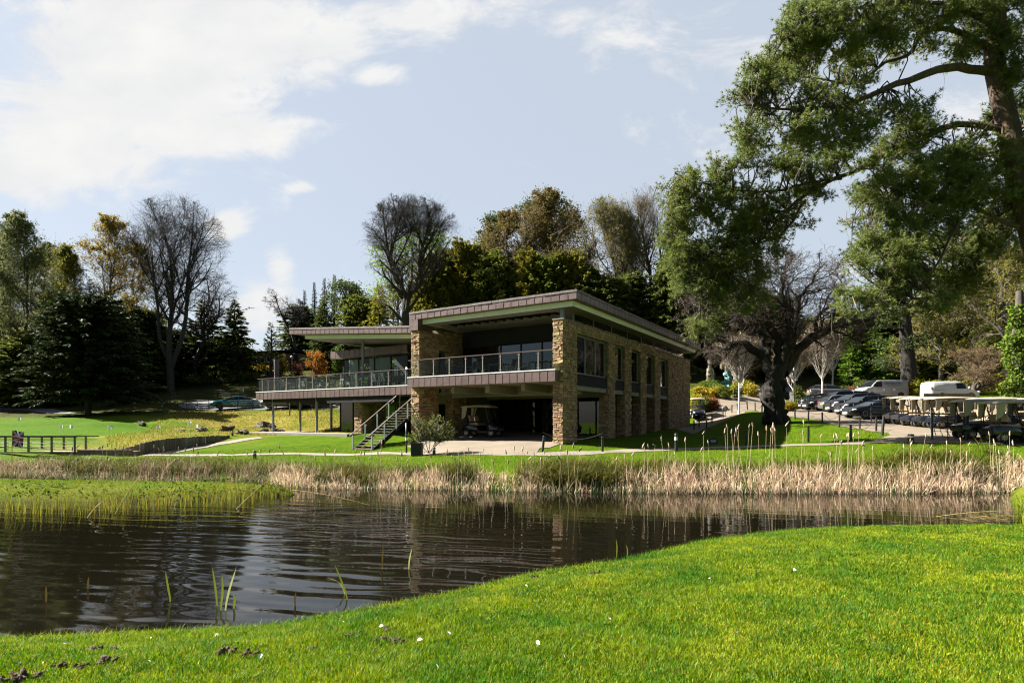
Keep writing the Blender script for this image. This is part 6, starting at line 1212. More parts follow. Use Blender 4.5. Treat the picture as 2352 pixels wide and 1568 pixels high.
def van(label, loc, rz, small, name='van'):
    root = thing(name, label, 'van', loc, rz); P = CAR['white'] if small else CAR['van_grey']
    if small: L, W, H, nose, wsb, rfr, belt = 4.6, 1.8, 1.84, .92, 1.15, .45, 1.08
    else: L, W, H, nose, wsb, rfr, belt = 5.2, 1.98, 1.98, 1.0, 1.75, .95, 1.2
    L2 = L/2; w = W/2; st = []
    xs = [-L2, -L2+.06, -L2+.3, -1, 0, rfr-.3, rfr, (rfr+wsb)/2, wsb, wsb+.35, L2-.35, L2-.12, L2]
    tops = [H-.25, H-.06, H, H+.02, H+.02, H+.01, H-.03, (H+belt)/2+.06, belt+.04, belt-.02, nose, nose-.12, nose-.38]
    ws = [w*.93, w*.98, w, w, w, w, w, w, w*.99, w*.98, w*.93, w*.85, w*.7]
    for x, t, ww in zip(xs, tops, ws):
        b_ = min(belt, t-.1); tw = ww*(1-.11*max(0, (t-belt))/(H-belt)); st.append((x, [(ww*.9, .24), (ww, .36), (ww, max(.5, b_*.6)), (ww*.985, b_), (tw+.02, t-.1), (tw-.06, t-.02), (tw*.5, t), (.02, t+.005)]))
    mb = MB(); loft(mb, st); mb.build('body', P, root)
    for sg in (-1, 1):
        y = lambda z: sg*(w*(1-.11*max(0, z-belt)/(H-belt))+.012)
        poly_ = [(wsb-.12, belt+.04), (rfr+.12, H-.17), (rfr-.45, H-.17), (rfr-.45, belt+.04)]
        MB().add([(x, y(z), z) for x, z in poly_], [(0, 1, 2, 3)]).build('side_window', M['window'], root)
        l = MB(); x0 = rfr-.55
        for xx in (x0, x0-1.05, rfr-.47+.02): l.bar((xx, y(.45), .45), (xx, y(H-.15), H-.15), .012, .01)
        l.bar((-L2+.2, sg*(w+.008), .62), (wsb+.1, sg*(w+.008), .62), .035, .012); l.bar((-L2+.25, sg*(w+.01), 1.0), (x0-1.0, sg*(w+.01), 1.0), .04, .012); l.build('door_line', M['trim'], root)
        MB().blob((wsb-.1, sg*(w+.13), belt+.12), (.1, .12, .13), 2, .05, 10).build('mirror', P, root); MB().blob((L2-.18, sg*(w*.78), nose-.12), (.2, .16, .1), 3, .05, 10).build('headlight', M['lamp'], root); MB().blob((-L2+.02, sg*(w-.08), 1.15), (.05, .07, .22), 4, .05, 10).build('tail_light', M['red_lamp'], root)
    V = []
    for x, t, ww in ((wsb-.03, belt+.055, w*.99), ((rfr+wsb)/2, (H+belt)/2+.06, w), (rfr+.03, H-.035, w)):
        tw = ww*(1-.11*max(0, (t-belt))/(H-belt))-.09; V += [(x+.012, -tw, t-.003), (x+.012, -tw*.5, t+.014), (x+.012, 0, t+.02), (x+.012, tw*.5, t+.014), (x+.012, tw, t-.003)]
    MB().add(V, [(r*5+c, r*5+c+1, r*5+c+6, r*5+c+5) for r in (0, 1) for c in range(4)], 0, True).build('windscreen', M['window'], root)
    g = MB(); g.box(L2-.15, L2+.012, -.5, .5, .42, .6); g.build('grille', M['trim'], root)
    for x in (-L2+.95, L2-.95):
        for sg in (-1, 1): wheel(root, x, sg*(w-.1), .33, .22, 'dark' if not small else 'light', 6)
    a = MB()
    for x in (-L2+.95, L2-.95):
        for sg in (-1, 1): a.lathe([(.001, 0), (.39, 0)], 22, 0, at=(x, sg*(w+.002), .34), axis='y')
    a.build('arch_trim', M['trim'], root); return root
CAR['van_grey'] = mat('paint_van_grey', (.26, .265, .275), .35, .2, coat=.4)
v1 = spot(2020, 917, 50, 80); v = van('grey white van lettered ORB ELECTRIC parked behind the row of black cars', v1+np.array((0, 0, .03)), R_(186), False)
text('lettering', 'ORB ELECTRIC', .29, M['black_ink'], v, (-.75, 1.0, 1.62), (R_(90-6), 0, R_(180)))
text('lettering', 'ELECTRICAL CONTRACTORS', .1, M['black_ink'], v, (-.75, 1.02, 1.36), (R_(90-6), 0, R_(180)))
for x in (.35, -.85):
    f = MB(); f.box(x-.13, x+.13, 1.0, 1.008, .9, 1.06, 0); f.box(x-.13, x+.13, 1.009, 1.012, .965, .995, 1); f.box(x-.015, x+.015, 1.0095, 1.0125, .9, 1.06, 1); f.build('flag_decal', [M['white_ink'], M['red_ink']], v)
v2 = spot(2182, 920.5, 42, 70); van('white panel van parked behind the golf buggies in front of the yellow hedge', v2+np.array((0, 0, .03)), R_(-3), True)

# golf buggies
M['canopy'] = mat('buggy_canopy', (.33, .285, .2), .7, var=.06, scale=3); M['seat'] = mat('buggy_seat', (.27, .2, .13), .6, var=.1); M['buggy'] = mat('buggy_paint', (.006, .008, .015), .22, coat=.6); M['screen'] = glass_mat('buggy_screen', (.8, .82, .8), .08)
def buggy(label, loc, rz, group):
    root = thing('golf_buggy', label, 'golf buggy', loc, rz, group); b = MB()
    loft(b, [(-1.15,[(.42,.34),(.5,.4),(.5,.55),(.45,.62),(.02,.63)]),(-1.0,[(.5,.3),(.58,.36),(.58,.62),(.52,.7),(.02,.72)]),(-.55,[(.52,.3),(.6,.36),(.6,.66),(.55,.74),(.02,.75)]),(-.1,[(.52,.28),(.58,.32),(.58,.58),(.54,.66),(.02,.67)]),(0,[(.5,.26),(.56,.28),(.56,.34),(.5,.36),(.02,.36)])])
    loft(b, [(.55,[(.5,.26),(.56,.28),(.56,.34),(.5,.36),(.02,.36)]),(.62,[(.5,.28),(.57,.3),(.57,.72),(.5,.84),(.02,.88)]),(.85,[(.52,.3),(.6,.34),(.59,.68),(.5,.8),(.02,.86)]),(1.1,[(.5,.3),(.58,.36),(.55,.58),(.42,.66),(.02,.7)]),(1.25,[(.36,.34),(.44,.38),(.4,.48),(.3,.52),(.02,.54)])]); b.build('body', M['buggy'], root)
    f = MB().box(-.02, .6, -.55, .55, .26, .31); f.box(-.02, .62, .555, .6, .24, .33); f.box(-.02, .62, -.6, -.555, .24, .33); f.build('floor', M['trim'], root)
    s = MB(); loft(s, [(-.62,[(.5,.68),(.54,.72),(.54,.78),(.5,.81),(.02,.81)]),(-.1,[(.5,.67),(.54,.7),(.54,.77),(.5,.8),(.02,.8)]),(-.04,[(.46,.68),(.5,.7),(.5,.75),(.46,.77),(.02,.77)])]); s.build('seat', M['seat'], root)
    k = MB()
    for sg in (-1, 1):
        c = [(-.6, sg*.28-.25, .9), (-.6, sg*.28+.25, .9)]
        k.hexa([(x, y, z) for z in (.92, 1.26) for x in ((-.6, -.52) if z < 1 else (-.7, -.62)) for y in (sg*.28-.25, sg*.28+.25)])
    k.build('backrest', M['seat'], root)
    for x, y, x1 in ((-.95, .5, -.85), (-.95, -.5, -.85), (.75, .5, .45), (.75, -.5, .45)): MB().bar((x, y, .65), (x1, y*1.02, 1.78), .035, .035).build('post', M['black_metal'], root)
    c = MB(); loft(c, [(-1.2,[(.5,1.74),(.56,1.72),(.56,1.76),(.5,1.8),(.02,1.81)]),(-1.0,[(.56,1.76),(.62,1.74),(.62,1.79),(.54,1.85),(.02,1.88)]),(-.2,[(.57,1.78),(.63,1.76),(.63,1.81),(.54,1.87),(.02,1.91)]),(.55,[(.56,1.76),(.62,1.74),(.62,1.79),(.54,1.85),(.02,1.88)]),(.75,[(.5,1.72),(.56,1.7),(.56,1.74),(.5,1.78),(.02,1.8)])]); c.build('canopy', M['canopy'], root)
    for sg in (-1, 1): w = MB(); w.add([(-1.1, sg*.575, 1.74), (-.72, sg*.585, 1.76), (-.88, sg*.575, 1.15), (-1.12, sg*.56, 1.02), (-1.1, sg*.56, 1.74), (-.72, sg*.57, 1.76), (-.88, sg*.56, 1.15), (-1.12, sg*.545, 1.02)], [(0,1,2,3),(4,7,6,5),(0,4,5,1),(1,5,6,2),(2,6,7,3),(3,7,4,0)]); w.build('side_curtain', M['canopy'], root)
    MB().add([(.78, -.48, .86), (.78, .48, .86), (.49, .48, 1.74), (.49, -.48, 1.74)], [(0, 1, 2, 3)]).build('windscreen', M['screen'], root)
    t = MB(); a = np.linspace(0, 2*np.pi, 17); r = np.array([(.42+.08*np.cos(q), .27+.17*np.sin(q), 1.02+.15*np.cos(q)) for q in a]); t.tube(r, .013, 6, caps=False); t.bar((.42, .27, 1.02), (.62, .27, .75), .03); t.bar((.34, .27, .87), (.5, .27, 1.17), .02); t.build('steering_wheel', M['trim'], root)
    for sg in (-1, 1): MB().blob((1.12, sg*.4, .53), (.09, .09, .05), 3, .05, 10).build('headlight', M['lamp'], root)
    for x in (-.8, .87):
        for sg in (-1, 1): wheel(root, x, sg*.5, .225, .2, 'cream', 8)
    return root
GB = 'golf buggies parked in the railed yard'
bug = buggy('golf buggy with cream canopy at the front of the near row, leftmost behind the rails', at(22.75, 27.2, .03), R_(-8), GB)
near = [(22.9,25.7,'golf buggy with cream canopy nearest the viewer at the right edge'),(24.7,28.8,'golf buggy second back in the near row'),(26.0,30.4,'golf buggy third back in the near row'),(25.4,27.0,'golf buggy beside the front of the near row, at the right edge'),(27.2,29.0,'golf buggy right of the second back in the near row'),(27.6,31.6,'golf buggy at the back right of the near row'),(25.6,26.0,'golf buggy cut by the right edge of the picture')]
for x, y, l in near: dup(bug, at(x, y, .03), R_(-8+((x*7+y*13) % 5)-2), l, GB)
for i in range(5):
    x, y = [(27.3,39.2),(27.0,37.9),(26.75,36.6),(26.6,35.3),(26.5,34.0)][i]
    dup(bug, at(x, y, .03), R_(-9+i % 3), ['golf buggy next to the black saloon, farthest left in the far row', 'second golf buggy from the black saloon in the far row', 'middle golf buggy of the far row behind the rails', 'fourth golf buggy from the black saloon in the far row', 'golf buggy at the near end of the far row'][i], GB)
for x, y, l in ((30.9,35.2,'golf buggy in front of the dark blue car, left of two at the back'),(32.3,34.6,'golf buggy in front of the ivy trunk, right of two at the back'),(29.6,37.0,'golf buggy standing alone behind the timber screen')): dup(bug, at(x, y, .03), R_(0), l, GB)
sc_ = spot(2180, 945, 33, 50); o = tag(MB().box(-2.3, 2.3, -.04, .04, 0, 1.5).build('timber_screen', M['timber']), 'low weathered timber screen between the two rows of golf buggies', 'screen'); o.location = sc_; o.rotation_euler = (0, 0, R_(5))
fx_ = uv(7.6, 3.0); dup(bug, (fx_[0], fx_[1], float(ground_z(*fx_))+.04), R_(-26), 'golf buggy standing in the shade under the balcony', scale=1.12)['group'] = 'golf buggies by the clubhouse'
fx_ = spot(1600, 962, 45, 70); dup(bug, fx_+np.array((0, 0, .03)), R_(-95), 'golf buggy seen past the far corner of the clubhouse', scale=1.1)['group'] = 'golf buggies by the clubhouse'
# ------------------------------------------------------------------ posts, ropes, fences, lamps
def placed(dx, dyt, dyb, y0=24, y1=80):
    b = spot(dx, dyb, y0, y1); return b, max(.3, (dyb-dyt)*b[1]/1292)
c4 = lambda x: 1550.4+x*.1831; r4 = lambda y: 804+y*.1831; c5 = lambda x: 1895+x*.1944; r5 = lambda y: 832.6+y*.1944
M['chain'] = mat('chain', (.05, .045, .035), .6, .3)
POSTS = [(238,880,1000),(302,860,970),(395,885,985),(463,812,918),(602,745,848),(713,687,785),(787,667,763),(910,648,750),(1005,658,762),(1090,682,782),(1505,745,865),(1672,760,882),(1848,780,912),(2060,800,965)]
P_ = [placed(c4(x), r4(a), r4(b_)) for x, a, b_ in POSTS]+[placed(c5(410), r5(630), r5(780)), placed(c5(603), r5(650), r5(812)), placed(c5(305), r5(735), r5(908))]
PL = ['black rope post nearest the far corner of the clubhouse', 'second black rope post from the far corner of the clubhouse', 'third black rope post from the clubhouse, on the lawn side', 'black rope post left of the round sign', 'black rope post in front of the round sign', 'black rope post right of the round sign', 'black rope post just left of the white birch', 'leaning black rope post right of the white birch', 'black rope post second right of the white birch', 'black rope post hard by the oak trunk on its left',
      'black rope post in front of the lamp post', 'black rope post right of the lamp post', 'black rope post below the middle of the black cars', 'black rope post below the grey hatchback', 'black rope post below the black saloon', 'black rope post just left of the leaning gate post', 'black rope post at the right tip of the oak lawn']
def post_thing(label, b, h, r=.055, lean=(0, 0), name='rope_post', group='black posts with ropes round the oak lawn'):
    m = MB().lathe([(r, -.15), (r, h-.06), (r*.96, h-.03), (r*1.06, h-.03), (r*1.06, h), (r*.5, h+.012), (.001, h+.014)], 12)
    o = m.build(name, M['black_metal']); o.location = b; o.rotation_euler = (lean[0], lean[1], 0); return tag(o, label, 'post', group)
for i, ((b, h), l) in enumerate(zip(P_, PL)): post_thing(l, b, h, lean=(0, -.09 if i in (6, 7) else .02*math.sin(i*3)))
def rope(a, b_, ha, hb, label, sag=.28):
    a, b_ = np.array(a)+np.array((0, 0, ha)), np.array(b_)+np.array((0, 0, hb)); t = np.linspace(0, 1, 14)[:, None]; L = np.linalg.norm(b_-a); q = a+(b_-a)*t; q[:, 2] -= (sag*min(1.3, L/3)*4*t*(1-t))[:, 0]
    tag(MB().tube(q-a, .014, 5).build('rope_chain', M['chain']), label, 'chain', 'chains between the black posts').location = a
PAIRS = [(0, 1), (1, 2), (2, 3), (3, 4), (4, 5), (5, 6), (6, 7), (7, 8), (8, 9), (10, 11), (11, 12), (12, 13), (13, 14), (14, 15), (16, 15)]
for a, b_ in PAIRS: rope(P_[a][0], P_[b_][0], P_[a][1]*.93, P_[b_][1]*.93, 'thin dark chain sagging from the '+' '.join(PL[a].split()[1:])[:60].replace(', on the lawn side', ''))
FB = [(1713.9,988,1022.8,'thick black post standing on the lawn right of the small plaque'),(1856.2,979.4,1015.5,'thick black post on the lawn below the lamp post'),(1383.8,1003.2,1037.4,'black post on the lawn before the second stone pier'),(1246,1001.5,1037.4,'leaning black post at the corner of the forecourt')]
FP = []
for i, (dx, a, b_, l) in enumerate(FB):
    b, h = placed(dx, a, b_); FP.append((b, h)); post_thing(l, b, h, .065, (0, .1 if i == 3 else 0))
b, h = placed(1355, 983, 1004, 28); post_thing('black post close to the foot of the long stone wall', b, h, .06); rope(FP[3][0], FP[2][0], 1.0, .95, 'thin rope from the leaning post along the lawn edge', .35)
# low white banded light bollards
def light_bollard(label, dx, dyt, dyb, r=.075, y0=24):
    b, h = placed(dx, dyt, dyb, y0); t = thing('light_bollard', label, 'bollard light', b, 0, 'low bollard lights along the paths')
    MB().lathe([(r, -.1), (r, h*.62)], 14).build('base', M['black_metal'], t); MB().lathe([(r*.96, h*.62), (r*.96, h*.8)], 14).build('band', M['white_paint'], t); MB().lathe([(r*1.02, h*.8), (r*1.02, h*.97), (r*.8, h), (.001, h)], 14).build('cap', M['black_metal'], t)
cl = lambda x: x*.2686; rl = lambda y: 832.6+y*.2686
for l, dx, a, b_, r in (('tall black bollard light with a white band on the lawn beside the long path',1553,995,1036,.085),('squat black bollard light where the path meets the buggy yard',2092,996.8,1017.3,.13),('black bollard light by the forecourt edge, behind the willow bush',997,1027,1044,.08),('black bollard light at the left end of the long path, near the stair',585,1035,1054,.09),('bollard light on the rough bank left of the sleeper wall',228.3,1026.5,1039.2,.075),('bollard light at the left end of the sleeper wall',289.3,1028,1041.6,.075),('bollard light at the right end of the sleeper wall',534,989.7,1000.5,.08),('small bollard light on the slope below the upper road fence',372.5,930.6,938.7,.1),('small bollard light below the green saloon',545,937,942.8,.08)): light_bollard(l, dx, a, b_, r)
b, h = placed(933.5, 971, 1041); t = thing('marker_pole', 'slim black pole with a white band beside the outside stair', 'pole', b); MB().lathe([(.05, -.1), (.05, h*.42)], 10).build('lower_pole', M['black_metal'], t); MB().lathe([(.05, h*.42), (.05, h*.52)], 10).build('band', M['white_paint'], t); MB().lathe([(.05, h*.52), (.05, h), (.001, h)], 10).build('upper_pole', M['black_metal'], t)
b, h = placed(958, 1017, 1047); t = thing('litter_bin', 'square black slatted litter bin behind the willow bush', 'bin', b); w = .27; m = MB()
for i in range(7):
    for sg in (-1, 1): m.box(-w+i*.08, -w+i*.08+.055, sg*w-.012, sg*w+.012, .05, h*.9); m.box(sg*w-.012, sg*w+.012, -w+i*.08, -w+i*.08+.055, .051, h*.899)
m.box(-w+.02, w-.02, -w+.02, w-.02, .0, h*.88); m.build('body', M['black_metal'], t); MB().box(-w-.02, w+.02, -w-.02, w+.02, h*.9, h).build('rim', M['black_metal'], t)
# small black plaque on the lawn
b = spot(1638, 1021, 24, 60); t = thing('plaque', 'small black name plaque with a peaked top on the sunlit lawn', 'plaque', b, R_(8)); MB().prism([(-.26, .05), (.26, .05), (.28, .3), (.12, .36), (.0, .42), (-.12, .36), (-.28, .3)], -.02, .02).build('plate', M['black_metal'], t); m = MB()
for sg in (-1, 1): m.box(sg*.2-.02, sg*.2+.02, -.015, .015, -.1, .05)
m.build('stake', M['black_metal'], t); m = MB()
for i, wd in enumerate((.3, .36, .26)): m.box(-wd/2, wd/2, -.026, -.021, .25-i*.06, .268-i*.06)
m.build('lettering', M['white_ink'], t)
# round sign seen from behind
b, h = placed(1665, 932, 956.5, 38); t = thing('round_sign', 'grey back of a round road sign on a pale post by the drive', 'sign', b); MB().lathe([(.001, 0), (.3, 0), (.3, .012), (.001, .012)], 26, at=(0, 0, h-.28), axis='y').build('disc', M['grey_paint'], t); MB().lathe([(.035, -.1), (.035, h)], 10, at=(0, -.06, 0)).build('post', M['steel'], t); MB().box(-.26, .26, -.03, -.008, h-.3, h-.26).build('bracket', M['steel'], t)
# lamp post with two lanterns
b, h = placed(1823.5, 839, 941, 42); h = max(h, 3.4); t = thing('lamp_post', 'black ornamental lamp post with twin lanterns and a yellow plate by the parked cars', 'lamp post', b)
MB().lathe([(.13, -.1), (.13, .5), (.1, .55), (.1, .9), (.06, 1.0), (.052, h-.9), (.08, h-.85), (.05, h-.78), (.04, h-.55)], 14).build('post', M['black_metal'], t)
MB().bar((-.42, .2, h-.78), (.0, 0, h-.7), .045).build('arm', M['black_metal'], t)
for x, y, z in ((0, 0, h-.55), (-.42, .2, h-.78)):
    l = MB(); l.lathe([(.08, z), (.1, z+.03)], 6, 0, (x, y, 0)); l.lathe([(.17, z+.36), (.2, z+.38), (.1, z+.5), (.03, z+.54), (.02, z+.6), (.001, z+.61)], 6, 0, (x, y, 0), smooth=False)
    for i in range(6): a = i*math.pi/3; l.bar((x+.1*math.cos(a), y+.1*math.sin(a), z+.03), (x+.17*math.cos(a), y+.17*math.sin(a), z+.36), .018)
    lo = l.build('lantern', M['black_metal'], t); MB().lathe([(.09, z+.03), (.155, z+.36)], 6, 0, (x, y, 0), smooth=False).build('lantern_glass', mat('lantern_glass', (.5, .52, .5), .25), lo)
MB().box(-.13, .13, -.09, -.075, h*.40, h*.40+.4).build('sign_plate', mat('yellow_plate', (.7, .42, .01), .5), t); text('lettering', 'H', .3, M['black_ink'], t, (0, -.0935, h*.40+.2), (R_(90), 0, 0)); MB().box(.08, .32, -.1, .08, h*.66, h*.66+.16).build('camera_box', M['white_paint'], t)
# black metal estate fences
def fence(label, pts, h, spacing, rails, name='estate_fence', tall=()):
    pts = np.array(pts, float); seg = np.linalg.norm(np.diff(pts, axis=0), axis=1); T = np.concatenate([[0], np.cumsum(seg)]); n = max(2, int(T[-1]/spacing)+1); tt = np.linspace(0, T[-1], n); Q = np.column_stack([np.interp(tt, T, pts[:, 0]), np.interp(tt, T, pts[:, 1])])
    z = ground_z(Q[:, 0], Q[:, 1]); o = np.array((*Q[0], z[0])); t = thing(name, label, 'fence', o); Q3 = np.column_stack([Q, z])-o
    for i, q in enumerate(Q3):
        m = MB(); big = i in (0, n-1)
        if big: m.lathe([(.045, -.1), (.045, h+.12), (.001, h+.14)], 10, at=q)
        else: m.bar(q-np.array((0, 0, .1)), q+np.array((0, 0, h)), .045, .012)
        m.build('post', M['black_metal'], t)
    for k in range(rails):
        zz = h*(.14+.84*k/(rails-1)); MB().tube(Q3+np.array((0, 0, zz)), .014, 6).build('rail', M['black_metal'], t)
g3 = lambda L, y0=22: [spot(x, y, y0, 90)[:2] for x, y in L]
fence('black metal rail fence in front of the far row of golf buggies', g3([(2001,967),(2060,974),(2138,985)]), 1.2, 1.0, 5)
fence('black metal rail fence returning towards the viewer at the mouth of the buggy yard', g3([(2138,985),(2141,1009)]), 1.2, .9, 5)
fence('black metal rail fence along the front of the buggy yard', g3([(2141,1009.5),(2180,1011),(2220,1012),(2294,1013),(2352,1013.5),(2460,1015)]), 1.18, .62, 5)
b, h = placed(2026, 957, 1000); post_thing('tall leaning black gate post at the right tip of the oak lawn', b, h, .07, (0, .09), 'gate_post', 'black posts with ropes round the oak lawn')
b, h = placed(2219, 949, 1012); post_thing('stout black gate post in front of the nearest buggies', b, h, .08, (0, 0), 'gate_post', 'black posts with ropes round the oak lawn')
b, h = placed(2294, 945, 1013.5); post_thing('stout black gate post at the right, before the nearest buggy', b, h, .08, (0, 0), 'gate_post', 'black posts with ropes round the oak lawn')
fence('thin black estate fence curving round the upper road left of the terrace', g3([(560,914),(470,917),(405,921),(377,930),(395,938),(430,941.5),(480,943.5),(560,943),(640,941),(760,941)], 40), 1.15, 1.7, 5)
# ------------------------------------------------------------------ bridge, sleeper wall, flags, rocks
b0 = px(172, 1037, 34.0); x1 = b0[0]; zb = b0[2]; t = thing('footbridge', 'dark timber footbridge with wire railings at the left edge', 'bridge', (x1, 34, 0))
MB().box(-26, 0, .05, 1.85, zb-.06, zb).build('deck', M['timber'], t); m = MB(); m.box(-26, -.0, 0, .12, zb-.42, zb-.063); m.box(-26, 0, 1.8, 1.92, zb-.42, zb-.063); m.build('beam', mat('bridge_beam', (.03, .02, .016), .8, var=.3), t)
M['grey_wood'] = mat('grey_wood', (.15, .14, .12), .85, var=.3, scale=5, stretch=(1, 1, .2))
for y in (.06, 1.86):
    MB().box(-26, .05, y-.07, y+.07, zb+.86, zb+.92).build('handrail', M['black_metal'], t)
    for i in range(14): MB().box(-.09-i*1.4-(.7 if y > 1 else 0), -i*1.4-(.7 if y > 1 else 0), y-.04, y+.04, zb-.05, zb+.86).build('post', M['grey_wood'], t)
    for k in range(4): MB().tube([(-26, y, zb+.14+.19*k), (0, y, zb+.14+.19*k)], .008, 5).build('wire', M['steel'], t)
m = MB().box(-1.6, 2.8, .1, 1.7, -.3, zb-.43); m.box(.15, 3.4, -.05, .2, zb-.42, zb+.12); m.box(.15, 3.4, .203, 1.8, zb-.35, zb+.02); m.build('abutment', M['timber'], t)
wl = smooth_line([spot(x, y, 28, 60)[:2] for x, y in ((258,1043),(335,1042),(405,1031),(470,1019),(527,1005))], 60); o = np.array((*wl[0], float(ground_z(*wl[0])))); t = thing('sleeper_wall', 'curved retaining wall of upright grey timber planks beside the footpath', 'wall', o); m = MB(); g = rng(8)
L = np.concatenate([[0], np.cumsum(np.linalg.norm(np.diff(wl, axis=0), axis=1))]); n = int(L[-1]/.24)
for i in range(n):
    s = [np.array((np.interp(q, L, wl[:, 0]), np.interp(q, L, wl[:, 1]))) for q in (i*L[-1]/n+.006, (i+1)*L[-1]/n-.006)]; f = i/n; dx = dxof(*s[0]); tp = np.interp(dx, [250, 300, 335, 405, 470, 527], [1036, 1024, 1013, 1005, 1001, 1000]); zt = EYE+(966.4-tp)/1292*s[0][1]+g.uniform(-.03, .03); zt = max(zt, float(ground_z(*s[0]))+.2)
    d = nrm(s[1]-s[0]); nn = np.array((-d[1], d[0]))*.06; z0 = float(ground_z(*s[0]))-.2; e = g.uniform(-.01, .01, 2)
    m.hexa([np.array((*(p+k), zz))-o for zz in (z0, zt) for k in (-nn+e, nn+e) for p in s])
m.build('planks', mat('weathered_planks', (.2, .175, .14), .9, col2=(.09, .075, .06), scale=5, stretch=(1, 1, .15), island=.3), t)
# flag
def golf_flag():
    b = spot(27, 1110, 17, 24); Y = b[1]; k = Y/1292; H = (1110-988)*k; t = thing('golf_flag', 'yellow flagstick with a British flag on the grass spit at the left', 'flag', b); MB().tube([(0, 0, -.05), (.012, 0, H*.6), (.03, 0, H)], .014, 8).build('pole', mat('yellow_pole', (.6, .4, .02), .5), t)
    nu, nv = 60, 40; W, Hh = 27*k*1.12, 37*k; u = np.linspace(0, 1, nu+1); v = np.linspace(0, 1, nv+1); UU, VV = np.meshgrid(u, v); X = .03+UU*W*(.9+.02*np.sin(VV*5)); Yy = .09*np.sin(UU*5.2+VV*1.2)*UU; Z = H-Hh+VV*Hh-.08*UU**1.5*np.sin(1.2+UU)
    V = np.stack([X, Yy, Z], -1).reshape(-1, 3); i = (np.arange(nv)[:, None]*(nu+1)+np.arange(nu)[None]).ravel(); F = np.stack([i, i+1, i+nu+2, i+nu+1], -1)
    a = ((np.arange(nu)+.5)/nu)[None].repeat(nv, 0).ravel()*60-30; c = ((np.arange(nv)+.5)/nv)[:, None].repeat(nu, 1).ravel()*30-15; c = -c
    dg1 = (c*2-a)/math.sqrt(5); dg2 = (c*2+a)/math.sqrt(5); col = np.zeros(len(a), int)
    col[(np.abs(dg1) < 3) | (np.abs(dg2) < 3)] = 1; sd = np.where(a < 0, 1, -1)
    col[((dg1*sd > 0) & (dg1*sd < 2) & (np.abs(dg1) < 3)) | ((dg2*sd < 0) & (dg2*sd > -2))] = 2
    col[(np.abs(a) < 5) | (np.abs(c) < 5)] = 1; col[(np.abs(a) < 3) | (np.abs(c) < 3)] = 2; m = MB()
    m.add(V, F[col == 0], 0, True); m.add(V, F[col == 1], 1, True); m.add(V, F[col == 2], 2, True)
    m.build('flag', [mat('flag_blue', (.01, .015, .08), .8), mat('flag_white', (.7, .7, .72), .8), mat('flag_red', (.42, .015, .03), .8)], t); text('lettering', 'Carden Park', .06, M['white_ink'], t, (.03+W*.5, -.05, H-Hh*.5-.03), (R_(90), 0, 0), .001)
golf_flag()
for i, (x, a, b_, l) in enumerate([(152,470,555,'white pin flag alone at the far left of the putting green'),(515,528,615,'white pin flag at the left front of the putting green'),(594,530,612,'white pin flag right of the one at the left front'),(920,533,605,'left of two close pin flags on the edge of the putting green'),(938,525,605,'right of two close pin flags on the edge of the putting green'),(1183,498,598,'white pin flag in front of a grey boulder'),(1340,537,597,'small pin flag in the middle of the rough slope'),(1610,495,590,'white square pin flag, tallest on the rough slope'),(1677,525,595,'white square pin flag beside the tallest one')]):
    b, h = placed(cl(x), rl(a), rl(b_), 30, 70); t = thing('pin_flag', l, 'flag', b, 0, 'small flags on the putting green'); MB().tube([(0, 0, -.03), (0, 0, h)], .012, 6).build('pole', M['white_paint'], t); u = np.linspace(0, 1, 6); V = [(q*.3, .05*math.sin(q*4+i), h-.02-z*.24-q*.05) for z in (0, 1) for q in u]; MB().add(V, [(j, j+1, j+7, j+6) for j in range(5)], 0, True).build('cloth', M['white_ink'], t)
rock = mat('rock', (.09, .072, .055), .95, col2=(.045, .038, .03), scale=3, bump=1.5, bscale=14)
c1 = lambda x: 574+x*.293; r1 = lambda y: 631.6+y*.293
for i, (dx, dy, w, h, l) in enumerate([(cl(1218),rl(538),60,36,'boulder beside a white pin flag'),(cl(1560),rl(592),60,18,'flat boulder half sunk at the foot of the rough slope'),(cl(1722),rl(588),75,40,'rounded boulder right of the square flags'),(cl(1945),rl(588),105,46,'long broken boulder near the end of the sleeper wall'),(cl(2075),rl(610),95,36,'low boulder beside two white sticks'),(cl(2245),rl(552),110,46,'large boulder left of the first deck column'),(c1(105),r1(1195),95*1.09,45,'boulder on the slope left of the first deck column, under the terrace'),(c1(175),r1(1205),60,46,'dark boulder behind the first deck column'),(c1(115),r1(1232),70,28,'flat boulder low on the slope under the terrace'),(c1(200),r1(1228),80,26,'flat boulder right of the first deck column'),(c1(252),r1(1228),45,24,'small square boulder furthest right under the terrace')]):
    b = spot(dx, dy, 34, 70); k = b[1]/1292*.2686; tag(MB().blob((0, 0, h*k*.35), (w*k*.52, w*k*.34, h*k*.62), i*3+1, .4, 14, smooth=False).build('boulder', rock), l, 'boulder', 'boulders on the rough slope').location = b
for x, y, s, l in ((c1(205),r1(1055),0,'bare sapling trunk staked on the bank left of the terrace columns'),(c1(312),r1(1105),1,'bare sapling trunk nearer on the bank under the terrace'),(c1(487),r1(1055),2,'bare sapling trunk on the bank right of the second column')):
    b = spot(x, y, 38, 75); r = thing('sapling', l, 'tree', b); MB().tube([(0, 0, -.1), (.03, 0, 1.2), (.0, 0, 2.6)], [.07, .05, .03], 8).build('trunk', B['grey'], r); m = MB(); g = rng(s)
    for j in range(14): a = g.uniform(0, 6.28); z = g.uniform(1.5, 2.6); m.tube([(0, 0, z), (.4*math.cos(a), .4*math.sin(a), z+.5), (.6*math.cos(a), .6*math.sin(a), z+1)], [.02, .012, .005], 4)
    m.build('crown', B['twig'], r)
